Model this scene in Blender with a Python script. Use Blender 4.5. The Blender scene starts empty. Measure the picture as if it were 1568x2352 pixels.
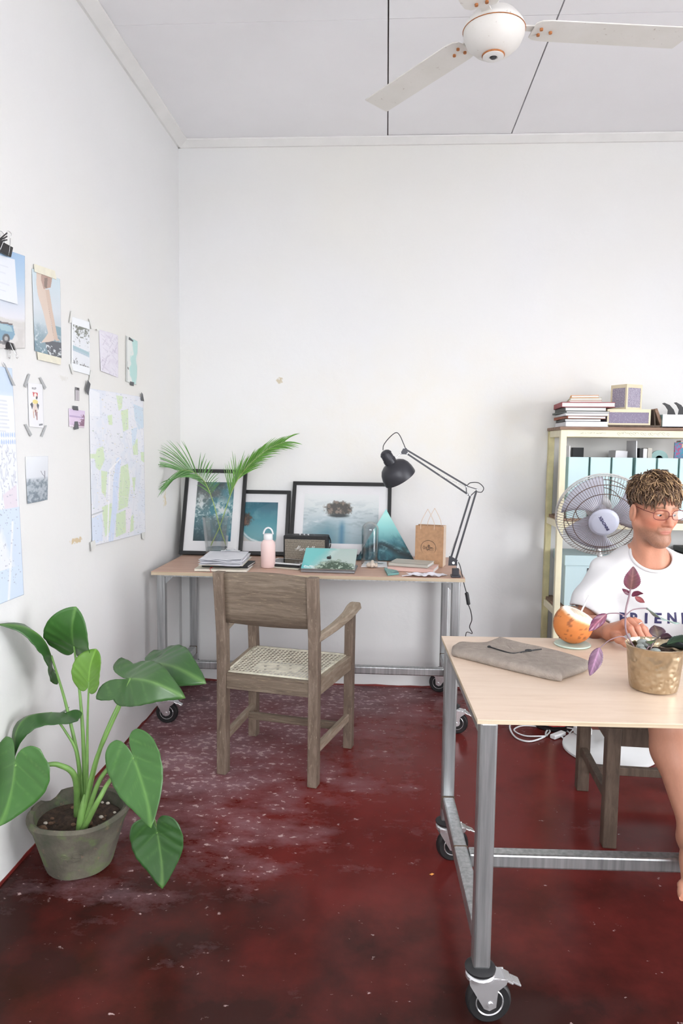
import bpy, bmesh, math, random
import numpy as np
from mathutils import Vector, Matrix, Euler

SC = bpy.context.scene
COL = SC.collection
PI = math.pi

# ------------------------------------------------------------------ camera
CAM_H = 1.40
FPX = 1640.0
_ps, _th, _ro = [math.radians(a) for a in (3.5, 5.03, 0.71)]
_F = Vector((-math.sin(_ps) * math.cos(_th), math.cos(_ps) * math.cos(_th), -math.sin(_th)))
_r0 = Vector((math.cos(_ps), math.sin(_ps), 0))
_u0 = _r0.cross(_F)
_R = _r0 * math.cos(_ro) + _u0 * math.sin(_ro)
_U = -_r0 * math.sin(_ro) + _u0 * math.cos(_ro)
cam_data = bpy.data.cameras.new('camera')
cam_data.sensor_fit = 'HORIZONTAL'
cam_data.sensor_width = 24.0
cam_data.sensor_height = 36.0
cam_data.lens = 24.0 * FPX / 1568.0
cam_data.clip_start = 0.02
cam = bpy.data.objects.new('camera', cam_data)
COL.objects.link(cam)
cam.matrix_world = Matrix(((_R.x, _U.x, -_F.x, 0), (_R.y, _U.y, -_F.y, 0), (_R.z, _U.z, -_F.z, CAM_H), (0, 0, 0, 1)))
SC.camera = cam

# ------------------------------------------------------------------ sky, daylight, exposure
world = bpy.data.worlds.new('overcast_sky')
SC.world = world
world.use_nodes = True
_bg = world.node_tree.nodes['Background']
_bg.inputs[0].default_value = (0.955, 0.975, 1.0, 1)
_bg.inputs[1].default_value = 11.0
SC.view_settings.view_transform = 'Standard'
SC.view_settings.look = 'None'
SC.view_settings.exposure = 0.27
SC.view_settings.gamma = 1.0
SC.view_settings.use_curve_mapping = False

XR, XL, YB, YF, ZC = 3.60, -1.205, 4.145, -1.70, 3.12      # inner faces of the room
WIN_R = (-0.30, 2.20, 0.0, 2.35)                           # right wall window: y0 y1 z0 z1
WIN_F = (-0.95, 2.30, 1.25, 2.50)                           # window behind the camera: x0 x1 z0 z1


def portal(name, loc, rot, sx, sy):
    l = bpy.data.lights.new(name, 'AREA')
    l.shape = 'RECTANGLE'
    l.size, l.size_y = sx, sy
    l.cycles.is_portal = True
    o = bpy.data.objects.new(name, l)
    COL.objects.link(o)
    o.location = loc
    o.rotation_euler = rot
    return o


portal('window_daylight', (XR + 0.10, (WIN_R[0] + WIN_R[1]) / 2, (WIN_R[2] + WIN_R[3]) / 2), (0, PI / 2, 0), WIN_R[3] - WIN_R[2], WIN_R[1] - WIN_R[0])
portal('rear_window_daylight', ((WIN_F[0] + WIN_F[1]) / 2, YF - 0.10, (WIN_F[2] + WIN_F[3]) / 2), (PI / 2, 0, 0), WIN_F[1] - WIN_F[0], WIN_F[3] - WIN_F[2])


# ------------------------------------------------------------------ helpers
def ray(x, y):
    return _F * FPX + _R * (x - 784.0) - _U * (y - 1176.0)


def at(x, y, ax, v):
    """the point of the place seen at picture position x, y on the plane axis = v"""
    d = ray(x, y)
    i = 'xyz'.index(ax)
    c = Vector((0, 0, CAM_H))
    return c + d * ((v - c[i]) / d[i])


XF = {}


def s2l(c):
    c = np.asarray(c, float)
    return np.where(c <= 0.04045, c / 12.92, ((c + 0.055) / 1.055) ** 2.4)


def rgb(r, g, b):
    return tuple(float(v) for v in s2l(np.array((r, g, b)) / 255.0))


def tag(o, label=None, cat=None, group=None, kind=None):
    if label: o['label'] = label
    if cat: o['category'] = cat
    if group: o['group'] = group
    if kind: o['kind'] = kind
    return o


def thing(name, label, cat, loc=(0, 0, 0), rz=0.0, group=None):
    o = bpy.data.objects.new(name, None)
    COL.objects.link(o)
    o.empty_display_size = 0.05
    o.location = loc
    o.rotation_euler = (0, 0, rz)
    XF[o.name] = Matrix.Translation(Vector(loc)) @ Matrix.Rotation(rz, 4, 'Z')
    return tag(o, label, cat, group)


def frame_m(p, zaxis, xhint=(1, 0, 0)):
    z = Vector(zaxis).normalized()
    x = Vector(xhint)
    x = x - z * x.dot(z)
    if x.length < 1e-6:
        x = Vector((0, 1, 0)) - z * z.y
    x.normalize()
    y = z.cross(x)
    return Matrix(((x.x, y.x, z.x, p[0]), (x.y, y.y, z.y, p[1]), (x.z, y.z, z.z, p[2]), (0, 0, 0, 1)))


class MB:
    def __init__(self):
        self.v, self.f, self.mi, self.cur = [], [], [], 0
        self.col = None

    def add(self, vs, fs, M=None):
        b = len(self.v)
        if M is not None:
            vs = [M @ Vector(p) for p in vs]
        self.v += [tuple(p) for p in vs]
        self.f += [tuple(b + i for i in f) for f in fs]
        self.mi += [self.cur] * len(fs)
        return self

    def box(self, c, s, M=None):
        x, y, z = [k / 2 for k in s]
        vs = [(c[0] + a * x, c[1] + b * y, c[2] + d * z) for d in (-1, 1) for b in (-1, 1) for a in (-1, 1)]
        return self.add(vs, [(0, 2, 3, 1), (4, 5, 7, 6), (0, 1, 5, 4), (2, 6, 7, 3), (0, 4, 6, 2), (1, 3, 7, 5)], M)

    def bar(self, a, b, w, h, up=(0, 0, 1)):
        a, b = Vector(a), Vector(b)
        d = (b - a)
        L = d.length
        M = frame_m((a + b) / 2, d, up)
        return self.box((0, 0, 0), (h, w, L), M)

    def cyl(self, a, b, r0, r1=None, n=12, cap=True):
        return self.tube([a, b], [r0, r0 if r1 is None else r1], n, cap)

    def tube(self, pts, r, n=6, cap=True, flat=None):
        pts = [Vector(p) for p in pts]
        if not isinstance(r, (list, tuple)):
            r = [r] * len(pts)
        vs, fs = [], []
        t0 = (pts[1] - pts[0]).normalized()
        ref = Vector((0, 0, 1)) if abs(t0.z) < 0.9 else Vector((1, 0, 0))
        nrm = (ref - t0 * ref.dot(t0)).normalized()
        for i, p in enumerate(pts):
            t = (pts[min(i + 1, len(pts) - 1)] - pts[max(i - 1, 0)])
            t = t.normalized() if t.length > 1e-9 else t0
            nrm = nrm - t * nrm.dot(t)
            nrm = nrm.normalized() if nrm.length > 1e-6 else Vector((1, 0, 0))
            bn = t.cross(nrm)
            for k in range(n):
                a = 2 * PI * k / n
                vs.append(p + (nrm * math.cos(a) + bn * math.sin(a) * (flat or 1)) * r[i])
        for i in range(len(pts) - 1):
            for k in range(n):
                k2 = (k + 1) % n
                fs.append((i * n + k, i * n + k2, (i + 1) * n + k2, (i + 1) * n + k))
        if cap:
            fs.append(tuple(range(n - 1, -1, -1)))
            fs.append(tuple((len(pts) - 1) * n + k for k in range(n)))
        return self.add(vs, fs)

    def lathe(self, prof, n=24, M=None, fn=None):
        vs, fs = [], []
        for i, (r, z) in enumerate(prof):
            for k in range(n):
                a = 2 * PI * k / n
                rr, zz = (r, z) if fn is None else fn(r, z, a, i)
                vs.append((rr * math.cos(a), rr * math.sin(a), zz))
        for i in range(len(prof) - 1):
            for k in range(n):
                k2 = (k + 1) % n
                fs.append((i * n + k, i * n + k2, (i + 1) * n + k2, (i + 1) * n + k))
        if prof[0][0] > 1e-6: fs.append(tuple(range(n - 1, -1, -1)))
        if prof[-1][0] > 1e-6: fs.append(tuple((len(prof) - 1) * n + k for k in range(n)))
        return self.add(vs, fs, M)

    def grid(self, nu, nv, fn, M=None):
        vs = [fn(i / nu, j / nv) for j in range(nv + 1) for i in range(nu + 1)]
        w = nu + 1
        fs = [(j * w + i, j * w + i + 1, (j + 1) * w + i + 1, (j + 1) * w + i) for j in range(nv) for i in range(nu)]
        return self.add(vs, fs, M)

    def prism(self, poly, z0, z1, M=None):
        n = len(poly)
        vs = [(p[0], p[1], z0) for p in poly] + [(p[0], p[1], z1) for p in poly]
        fs = [tuple(range(n - 1, -1, -1)), tuple(range(n, 2 * n))] + [(i, (i + 1) % n, n + (i + 1) % n, n + i) for i in range(n)]
        return self.add(vs, fs, M)

    def sphere(self, c, r, n=16, m=10, M=None):
        if not isinstance(r, (tuple, list)): r = (r, r, r)
        vs, fs = [(c[0], c[1], c[2] - r[2])], []
        for j in range(1, m):
            t = -PI / 2 + PI * j / m
            for k in range(n):
                a = 2 * PI * k / n
                vs.append((c[0] + r[0] * math.cos(t) * math.cos(a), c[1] + r[1] * math.cos(t) * math.sin(a), c[2] + r[2] * math.sin(t)))
        vs.append((c[0], c[1], c[2] + r[2]))
        top = len(vs) - 1
        for k in range(n):
            k2 = (k + 1) % n
            fs.append((0, 1 + k2, 1 + k))
            fs.append((top, 1 + (m - 2) * n + k, 1 + (m - 2) * n + k2))
            for j in range(m - 2):
                fs.append((1 + j * n + k, 1 + j * n + k2, 1 + (j + 1) * n + k2, 1 + (j + 1) * n + k))
        return self.add(vs, fs, M)

    def build(self, name, mat, parent=None, smooth=None, bevel=0.0, seg=2, w=False, solid=0.0):
        vs = self.v
        if w and parent is not None:
            inv = XF[parent.name].inverted()
            vs = [tuple(inv @ Vector(p)) for p in vs]
        me = bpy.data.meshes.new(name)
        me.from_pydata(vs, [], self.f)
        mats = mat if isinstance(mat, (list, tuple)) else [mat]
        for m in mats:
            me.materials.append(MAT[m] if isinstance(m, str) else m)
        if len(mats) > 1:
            me.polygons.foreach_set('material_index', self.mi)
        if self.col is not None:
            put_col(me, self.col)
        me.update()
        if smooth:
            me.polygons.foreach_set('use_smooth', [True] * len(me.polygons))
            if smooth is not True:
                me.set_sharp_from_angle(angle=math.radians(smooth))
        o = bpy.data.objects.new(name, me)
        COL.objects.link(o)
        if parent is not None:
            o.parent = parent
            XF[o.name] = XF[parent.name].copy()
        else:
            XF[o.name] = Matrix.Identity(4)
        if solid:
            s = o.modifiers.new('solid', 'SOLIDIFY')
            s.thickness = solid
            s.offset = 0
        if bevel:
            b = o.modifiers.new('bevel', 'BEVEL')
            b.width, b.segments, b.limit_method, b.angle_limit = bevel, seg, 'ANGLE', math.radians(40)
            b.harden_normals = False
        return o


def put_col(me, arr):
    a = me.color_attributes.new('Col', 'FLOAT_COLOR', 'POINT')
    buf = np.ones((len(me.vertices), 4), np.float32)
    buf[:, :3] = arr
    a.data.foreach_set('color', buf.ravel())


def shift(o, loc, rz=0.0):
    o.location = loc
    o.rotation_euler = (0, 0, rz)
    return o


def dup(root, loc, rz=0.0, label=None):
    r = root.copy()
    COL.objects.link(r)
    r.location = loc
    r.rotation_euler = (0, 0, rz)
    XF[r.name] = Matrix.Translation(Vector(loc)) @ Matrix.Rotation(rz, 4, 'Z')
    if label: r['label'] = label
    for ch in list(root.children):
        c = ch.copy(); COL.objects.link(c); c.parent = r
        for g in ch.children:
            d = g.copy(); COL.objects.link(d); d.parent = c
    return r


def copy_part(o, parent, loc, rz=0.0):
    c = o.copy(); COL.objects.link(c); c.parent = parent; c.location = loc; c.rotation_euler = (0, 0, rz)
    for g in o.children:
        d = g.copy(); COL.objects.link(d); d.parent = c
    return c


def bez(ps, n):
    """Catmull-Rom curve through the points"""
    ps = [Vector(p) for p in ps]
    q = [ps[0] * 2 - ps[1]] + ps + [ps[-1] * 2 - ps[-2]]
    out = []
    for i in range(len(ps) - 1):
        a, b, c, d = q[i:i + 4]
        for k in range(n):
            t = k / n
            out.append(0.5 * ((2 * b) + (c - a) * t + (2 * a - 5 * b + 4 * c - d) * t * t + (3 * b - a - 3 * c + d) * t ** 3))
    out.append(ps[-1])
    return out


def text_mb(txt, size, M, depth=0.0004, spacing=1.0, shear=0.0, align='CENTER', bold=0.0):
    cu = bpy.data.curves.new('txt', 'FONT')
    cu.body, cu.size, cu.extrude, cu.space_character, cu.shear = txt, size, depth, spacing, shear
    cu.align_x, cu.align_y, cu.resolution_u, cu.offset = align, 'CENTER', 3, bold
    o = bpy.data.objects.new('txt', cu)
    COL.objects.link(o)
    dg = bpy.context.evaluated_depsgraph_get()
    me = bpy.data.meshes.new_from_object(o.evaluated_get(dg))
    mb = MB()
    mb.add([v.co for v in me.vertices], [tuple(p.vertices) for p in me.polygons], M)
    bpy.data.objects.remove(o)
    bpy.data.curves.remove(cu)
    bpy.data.meshes.remove(me)
    return mb


# ------------------------------------------------------------------ materials (all node based)
MAT = {}


def new_mat(name, color, rough=0.5, metal=0.0, spec=0.5):
    m = bpy.data.materials.new(name)
    m.use_nodes = True
    nt = m.node_tree
    b = nt.nodes['Principled BSDF']
    b.inputs['Base Color'].default_value = (*color, 1)
    b.inputs['Roughness'].default_value = rough
    b.inputs['Metallic'].default_value = metal
    b.inputs['Specular IOR Level'].default_value = spec
    MAT[name] = m
    return m, nt, b


def N(nt, t, **kw):
    n = nt.nodes.new(t)
    for k, v in kw.items():
        if k.startswith('i_'):
            n.inputs[int(k[2:])].default_value = v
        else:
            setattr(n, k, v)
    return n


def coords(nt, scale=(1, 1, 1), src='Object'):
    tc = N(nt, 'ShaderNodeTexCoord')
    mp = N(nt, 'ShaderNodeMapping')
    mp.inputs['Scale'].default_value = scale
    nt.links.new(tc.outputs[src], mp.inputs['Vector'])
    return mp.outputs['Vector']


def noise_f(nt, vec, scale, detail=4, rough=0.55, dist=0.0):
    n = N(nt, 'ShaderNodeTexNoise')
    n.inputs['Scale'].default_value = scale
    n.inputs['Detail'].default_value = detail
    n.inputs['Roughness'].default_value = rough
    n.inputs['Distortion'].default_value = dist
    nt.links.new(vec, n.inputs['Vector'])
    return n.outputs['Fac']


def ramp(nt, fac, stops):
    r = N(nt, 'ShaderNodeValToRGB')
    e = r.color_ramp.elements
    while len(e) < len(stops): e.new(0.5)
    for k, (p, c) in enumerate(stops):
        e[k].position = p
        e[k].color = (*c, 1) if len(c) == 3 else c
    nt.links.new(fac, r.inputs['Fac'])
    return r.outputs['Color']


def mixc(nt, fac, a, b, mode='MIX'):
    m = N(nt, 'ShaderNodeMix', data_type='RGBA', blend_type=mode)
    for s, v in ((0, fac), (6, a), (7, b)):
        if hasattr(v, 'is_linked') or hasattr(v, 'node'):
            nt.links.new(v, m.inputs[s])
        elif s == 0:
            m.inputs[0].default_value = v
        else:
            m.inputs[s].default_value = (*v, 1)
    return m.outputs[2]


def bump(nt, b, h, strength=0.2, dist=0.01):
    n = N(nt, 'ShaderNodeBump')
    n.inputs['Strength'].default_value = strength
    n.inputs['Distance'].default_value = dist
    nt.links.new(h, n.inputs['Height'])
    nt.links.new(n.outputs['Normal'], b.inputs['Normal'])


def simple(name, c, rough=0.5, metal=0.0, var=0.12, scale=8, stretch=(1, 1, 1), bmp=0.0, spec=0.5, bscale=None):
    """a colour with procedural mottling"""
    m, nt, b = new_mat(name, c, rough, metal, spec)
    v = coords(nt, stretch)
    f = noise_f(nt, v, scale)
    lo = tuple(max(0, k * (1 - var)) for k in c)
    hi = tuple(min(1, k * (1 + var)) for k in c)
    nt.links.new(ramp(nt, f, [(0.3, lo), (0.7, hi)]), b.inputs['Base Color'])
    if bmp:
        bump(nt, b, noise_f(nt, v, bscale or scale * 4), bmp)
    return m


def wood(name, base, dark, light, stretch, scale=6, rough=0.6, bmp=0.25, wear=None, dist=0.6):
    m, nt, b = new_mat(name, base, rough)
    v = coords(nt, stretch)
    f = noise_f(nt, v, scale, 8, 0.62, dist)
    c = ramp(nt, f, [(0.25, dark), (0.5, base), (0.78, light)])
    if wear:
        w = noise_f(nt, coords(nt, tuple(k * 1.6 for k in stretch)), scale * 2.3, 6, 0.6)
        c = mixc(nt, ramp(nt, w, [(0.60, (0, 0, 0)), (0.72, (1, 1, 1))]), c, wear)
    nt.links.new(c, b.inputs['Base Color'])
    bump(nt, b, f, bmp, 0.004)
    return m


def make_print_mat(name, rough, spec=0.35, coat=0.0):
    m, nt, b = new_mat(name, (1, 1, 1), rough, 0, spec)
    a = N(nt, 'ShaderNodeAttribute', attribute_name='Col')
    nt.links.new(a.outputs['Color'], b.inputs['Base Color'])
    b.inputs['Coat Weight'].default_value = coat
    return m


make_print_mat('print', 0.55)
make_print_mat('print_gloss', 0.25)
make_print_mat('leaf_paint', 0.32, 0.5)
make_print_mat('skin_paint', 0.5, 0.4)
make_print_mat('hair_paint', 0.45, 0.4)

# plaster walls with faint stains
def plaster(name, base, stains):
    m, nt, b = new_mat(name, base, 0.85, 0, 0.2)
    v = coords(nt)
    f = noise_f(nt, v, 1.3, 5)
    c = ramp(nt, f, [(0.3, tuple(k * 0.975 for k in base)), (0.7, base)])
    yel = ramp(nt, noise_f(nt, v, 0.55, 4), [(0.48, (0, 0, 0)), (0.72, (1, 1, 1))])
    c = mixc(nt, yel, c, (base[0], base[1] * 0.985, base[2] * 0.93))
    for (p, s, thr, colr) in stains:
        mp = N(nt, 'ShaderNodeMapping')
        mp.inputs['Location'].default_value = [-a / k for a, k in zip(p, s)]
        mp.inputs['Scale'].default_value = [1 / k for k in s]
        tc = N(nt, 'ShaderNodeTexCoord')
        nt.links.new(tc.outputs['Object'], mp.inputs['Vector'])
        g = N(nt, 'ShaderNodeTexGradient', gradient_type='SPHERICAL')
        nt.links.new(mp.outputs['Vector'], g.inputs['Vector'])
        nz = noise_f(nt, v, 55 if max(s) < 0.3 else 6, 5)
        mul = N(nt, 'ShaderNodeMath', operation='MULTIPLY')
        nt.links.new(g.outputs['Fac'], mul.inputs[0])
        nt.links.new(nz, mul.inputs[1])
        c = mixc(nt, ramp(nt, mul.outputs[0], [(thr, (0, 0, 0)), (thr + (0.08 if max(s) < 0.3 else 0.4), (1, 1, 1))]), c, colr)
    nt.links.new(c, b.inputs['Base Color'])
    bump(nt, b, noise_f(nt, v, 5, 6), 0.25, 0.02)


WALL = (0.80, 0.80, 0.80)
plaster('plaster_left', WALL, [((-1.205, 2.71, 1.03), (0.05, 0.14, 0.03), 0.30, (0.66, 0.54, 0.36)),
                               ((-1.205, 3.84, 1.12), (0.05, 0.10, 0.16), 0.36, (0.70, 0.62, 0.45)),
                               ((-1.205, 2.63, 1.65), (0.05, 0.10, 0.03), 0.30, (0.74, 0.73, 0.70))])
plaster('plaster_back', WALL, [((0.35, 4.145, 1.55), (1.7, 0.2, 0.7), 0.10, (0.80, 0.775, 0.72)),
                               ((-0.62, 4.145, 1.79), (0.05, 0.05, 0.05), 0.30, (0.62, 0.55, 0.42))])
simple('plaster_plain', WALL, 0.85, var=0.02, scale=1.5)
simple('ceiling_paint', (0.90, 0.895, 0.915), 0.8, var=0.03, scale=1.2, spec=0.2)
simple('ceiling_gap', (0.16, 0.14, 0.13), 0.9, var=0.3)
simple('trim_paint', (0.83, 0.825, 0.81), 0.7, var=0.03)

# polished red cement, dusty and scuffed
def red_floor():
    m, nt, b = new_mat('red_cement', (0.2, 0.03, 0.03), 0.3, 0, 0.12)
    v = coords(nt)
    big = noise_f(nt, v, 1.5, 8, 0.62)
    c = ramp(nt, big, [(0.25, rgb(43, 21, 19)), (0.5, rgb(51, 25, 22)), (0.75, rgb(60, 30, 27))])

    def patch(p, r):
        tc = N(nt, 'ShaderNodeTexCoord')
        mp = N(nt, 'ShaderNodeMapping')
        mp.inputs['Location'].default_value = (-p[0] / r[0], -p[1] / r[1], 0)
        mp.inputs['Scale'].default_value = (1 / r[0], 1 / r[1], 1)
        nt.links.new(tc.outputs['Object'], mp.inputs['Vector'])
        g = N(nt, 'ShaderNodeTexGradient', gradient_type='SPHERICAL')
        nt.links.new(mp.outputs['Vector'], g.inputs['Vector'])
        return g.outputs['Fac']

    def mad(a, k, b_):
        n = N(nt, 'ShaderNodeMath', operation='MULTIPLY_ADD')
        nt.links.new(a, n.inputs[0])
        n.inputs[1].default_value = k
        if isinstance(b_, float): n.inputs[2].default_value = b_
        else: nt.links.new(b_, n.inputs[2])
        return n.outputs[0]

    # a wide soft-edged patch around the desk blends to a brighter red
    red_mix = mad(patch((0.1, 3.1), (1.9, 1.5)), 0.75, noise_f(nt, v, 2.2, 8, 0.62))
    c = mixc(nt, ramp(nt, red_mix, [(0.50, (0, 0, 0)), (1.0, (1, 1, 1))]), c, rgb(122, 47, 44))
    # chalky dust towards the left wall and under the desk
    pale = noise_f(nt, coords(nt, (1.0, 1.7, 1)), 3.2, 11, 0.72)
    dz = mad(patch((-0.85, 3.1), (1.25, 1.45)), 0.42, pale)
    dz = mad(patch((-0.2, 4.0), (1.6, 0.75)), 0.30, dz)
    dust = ramp(nt, dz, [(0.64, (0, 0, 0)), (1.04, (0.75, 0.75, 0.75))])
    c = mixc(nt, dust, c, rgb(172, 140, 148))
    # flecks of old paint
    fleck = noise_f(nt, coords(nt, (1, 1.35, 1)), 30, 6, 0.62)
    fl2 = mad(dz, 0.36, fleck)
    c = mixc(nt, ramp(nt, fl2, [(0.865, (0, 0, 0)), (0.91, (0.8, 0.8, 0.8))]), c, rgb(208, 180, 178))
    sm = noise_f(nt, coords(nt, (1, 1, 1)), 90, 3, 0.5)
    c = mixc(nt, ramp(nt, sm, [(0.785, (0, 0, 0)), (0.82, (0.7, 0.7, 0.7))]), c, rgb(188, 150, 144))
    nt.links.new(c, b.inputs['Base Color'])
    rr = ramp(nt, dz, [(0.55, (0.20, 0.20, 0.20)), (0.95, (0.55, 0.55, 0.55))])
    nt.links.new(rr, b.inputs['Roughness'])
    bump(nt, b, noise_f(nt, v, 9, 5), 0.05, 0.01)


red_floor()
simple('red_edge', rgb(120, 40, 36), 0.5, var=0.3, scale=12)
wood('ply_desk', rgb(199, 163, 143), rgb(180, 140, 122), rgb(214, 182, 162), (1, 14, 14), 3.2, 0.5, 0.08)
wood('ply_table', rgb(224, 201, 180), rgb(215, 190, 168), rgb(230, 209, 190), (1.6, 14, 14), 3.0, 0.38, 0.06)
wood('ply_edge', rgb(196, 178, 152), rgb(160, 138, 112), rgb(208, 194, 170), (1, 3, 60), 2.0, 0.7, 0.1)


def steel():
    m, nt, b = new_mat('galvanised', (0.5, 0.51, 0.52), 0.34, 0.8)
    v = coords(nt, (26, 26, 1.2))
    f = noise_f(nt, v, 3.0, 6)
    c = ramp(nt, f, [(0.3, (0.30, 0.31, 0.315)), (0.7, (0.54, 0.55, 0.56))])
    r = ramp(nt, noise_f(nt, coords(nt), 5, 6), [(0.66, (0, 0, 0)), (0.78, (0.6, 0.6, 0.6))])
    c = mixc(nt, r, c, (0.20, 0.16, 0.13))
    nt.links.new(c, b.inputs['Base Color'])


steel()
simple('weld_rust', (0.13, 0.09, 0.06), 0.8, 0.3, 0.4, 40)
simple('chrome', (0.74, 0.74, 0.76), 0.24, 0.75, 0.08, 20)
simple('rubber', (0.012, 0.012, 0.013), 0.55, 0, 0.3, 30)
simple('black_plastic', (0.02, 0.02, 0.022), 0.45, 0, 0.2, 20)
wood('old_wood', rgb(124, 107, 93), rgb(95, 80, 68), rgb(150, 134, 120), (5, 5, 1.0), 9, 0.7, 0.35, wear=rgb(172, 158, 138))
wood('old_wood_h', rgb(124, 109, 94), rgb(94, 80, 68), rgb(148, 134, 118), (1.0, 6, 12), 7, 0.7, 0.35, wear=rgb(178, 160, 132))
wood('dark_wood', rgb(92, 76, 64), rgb(66, 54, 46), rgb(112, 95, 82), (6, 6, 1), 9, 0.65, 0.3)
wood('armrest_wood', rgb(158, 142, 124), rgb(126, 108, 92), rgb(186, 172, 156), (6, 1, 6), 9, 0.7, 0.3)
simple('cane', rgb(230, 225, 206), 0.6, 0, 0.18, 30)
simple('black_frame', (0.014, 0.014, 0.015), 0.4, 0, 0.2, 20)
simple('mat_board', rgb(228, 227, 229), 0.7, 0, 0.02)


def glass(name, rough=0.0, tint=(1, 1, 1), ior=1.45):
    m, nt, b = new_mat(name, tint, rough)
    b.inputs['Transmission Weight'].default_value = 1.0
    b.inputs['IOR'].default_value = ior
    return m


simple('coaster_glass', rgb(196, 218, 206), 0.15, 0, 0.04, 20)


def thin_glass(name, ior=1.45, tint=(1, 1, 1), power=3.5):
    m = bpy.data.materials.new(name)
    m.use_nodes = True
    nt = m.node_tree
    nt.nodes.clear()
    o = N(nt, 'ShaderNodeOutputMaterial')
    t = N(nt, 'ShaderNodeBsdfTransparent')
    g = N(nt, 'ShaderNodeBsdfGlossy')
    g.inputs['Roughness'].default_value = 0.02
    lw = N(nt, 'ShaderNodeLayerWeight')
    lw.inputs['Blend'].default_value = 0.5
    pw = N(nt, 'ShaderNodeMath', operation='POWER')
    pw.inputs[1].default_value = power
    nt.links.new(lw.outputs['Facing'], pw.inputs[0])
    fr = N(nt, 'ShaderNodeMath', operation='MULTIPLY_ADD')
    nt.links.new(pw.outputs[0], fr.inputs[0])
    fr.inputs[1].default_value = 0.75
    fr.inputs[2].default_value = ((ior - 1) / (ior + 1)) ** 2
    t.inputs['Color'].default_value = (*tint, 1)
    mx = N(nt, 'ShaderNodeMixShader')
    nt.links.new(fr.outputs[0], mx.inputs[0])
    nt.links.new(t.outputs[0], mx.inputs[1])
    nt.links.new(g.outputs[0], mx.inputs[2])
    nt.links.new(mx.outputs[0], o.inputs[0])
    MAT[name] = m


thin_glass('pane')
thin_glass('clear_glass', 1.6, (0.94, 0.96, 0.965), 1.8)
thin_glass('water', 1.2, (0.90, 0.95, 0.96))
simple('white_paper', (0.80, 0.80, 0.81), 0.7, 0, 0.03, 20)
simple('paper_edge', (0.74, 0.735, 0.72), 0.8, 0, 0.1, 300, (0.05, 0.05, 1))
simple('kraft', rgb(182, 142, 108), 0.75, 0, 0.12, 60)
simple('kraft_light', rgb(226, 204, 184), 0.8, 0, 0.05, 40)
simple('ink_dark', (0.03, 0.03, 0.035), 0.6, 0, 0.1)
simple('ink_navy', rgb(40, 36, 84), 0.6, 0, 0.15)
simple('ink_white', (0.85, 0.85, 0.84), 0.5, 0, 0.02)
simple('pink_silicone', rgb(240, 212, 208), 0.5, 0, 0.02)
simple('white_plastic', (0.82, 0.82, 0.83), 0.35, 0, 0.02)
simple('cream_paint', rgb(228, 219, 178), 0.55, 0, 0.1, 10)
simple('lamp_black', rgb(54, 54, 60), 0.42, 0.2, 0.08, 30)
simple('wire_white', (0.8, 0.8, 0.82), 0.4, 0, 0.03)
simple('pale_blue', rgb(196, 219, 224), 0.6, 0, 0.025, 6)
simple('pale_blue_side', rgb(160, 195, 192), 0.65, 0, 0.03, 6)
simple('soil', rgb(74, 58, 48), 0.95, 0, 0.5, 60, bmp=0.8)
simple('soil_chunk', rgb(120, 92, 74), 0.95, 0, 0.4, 60)
simple('perlite', rgb(206, 196, 184), 0.9, 0, 0.15, 30)

# ================================================================== THE ROOM
T = 0.16
tag(MB().box(((XL + XR) / 2, (YF + YB) / 2, -0.05), (XR - XL + 2 * T, YB - YF + 2 * T, 0.10)).build('floor', 'red_cement'), kind='structure')
tag(MB().box((XL - T / 2, (YF + YB) / 2, ZC / 2), (T, YB - YF + 2 * T, ZC)).build('wall_left', 'plaster_left'), kind='structure')
tag(MB().box(((XL + XR) / 2, YB + T / 2, ZC / 2), (XR - XL, T, ZC)).build('wall_back', 'plaster_back'), kind='structure')
mb = MB()
a, b_, c, d = WIN_R
xr = XR + T / 2
mb.box((xr, (YF + a) / 2 - T / 2, ZC / 2), (T, a - YF + T, ZC)).box((xr, (b_ + YB) / 2 + T / 2, ZC / 2), (T, YB - b_ + T, ZC))
mb.box((xr, (a + b_) / 2, (d + ZC) / 2), (T, b_ - a, ZC - d))
tag(mb.build('wall_right', 'plaster_plain'), kind='structure')
mb = MB()
a, b_, c, d = WIN_F
yf = YF - T / 2
mb.box(((a + b_) / 2, yf, c / 2), (b_ - a, T, c))
mb.box(((XL + a) / 2, yf, ZC / 2), (a - XL, T, ZC)).box(((b_ + XR) / 2, yf, ZC / 2), (XR - b_, T, ZC)).box(((a + b_) / 2, yf, (d + ZC) / 2), (b_ - a, T, ZC - d))
tag(mb.build('wall_front', 'plaster_plain'), kind='structure')
simple('garden_ground', (0.58, 0.57, 0.57), 0.9, var=0.3, scale=2)
tag(MB().lathe([(40, -0.35), (40, -0.30)], 48).build('ground', 'garden_ground'), kind='structure')


def window_frame(name, u0, u1, z0, z1, fn, nu):
    mb = MB()
    w = 0.06
    for (p, q) in (((u0, z0), (u1, z0 + w)), ((u0, z1 - w), (u1, z1)), ((u0, z0), (u0 + w, z1)), ((u1 - w, z0), (u1, z1))):
        mb.box(*fn(p, q))
    for k in range(1, nu):
        u = u0 + (u1 - u0) * k / nu
        mb.box(*fn((u - 0.02, z0), (u + 0.02, z1)))
    return tag(mb.build(name, 'trim_paint', bevel=0.004), kind='structure')


window_frame('door_1', *WIN_R, lambda p, q: ((XR + 0.05, (p[0] + q[0]) / 2, (p[1] + q[1]) / 2), (0.06, q[0] - p[0], q[1] - p[1])), 4)
window_frame('window_1', *WIN_F, lambda p, q: (((p[0] + q[0]) / 2, YF - 0.05, (p[1] + q[1]) / 2), (q[0] - p[0], 0.06, q[1] - p[1])), 3)

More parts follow.
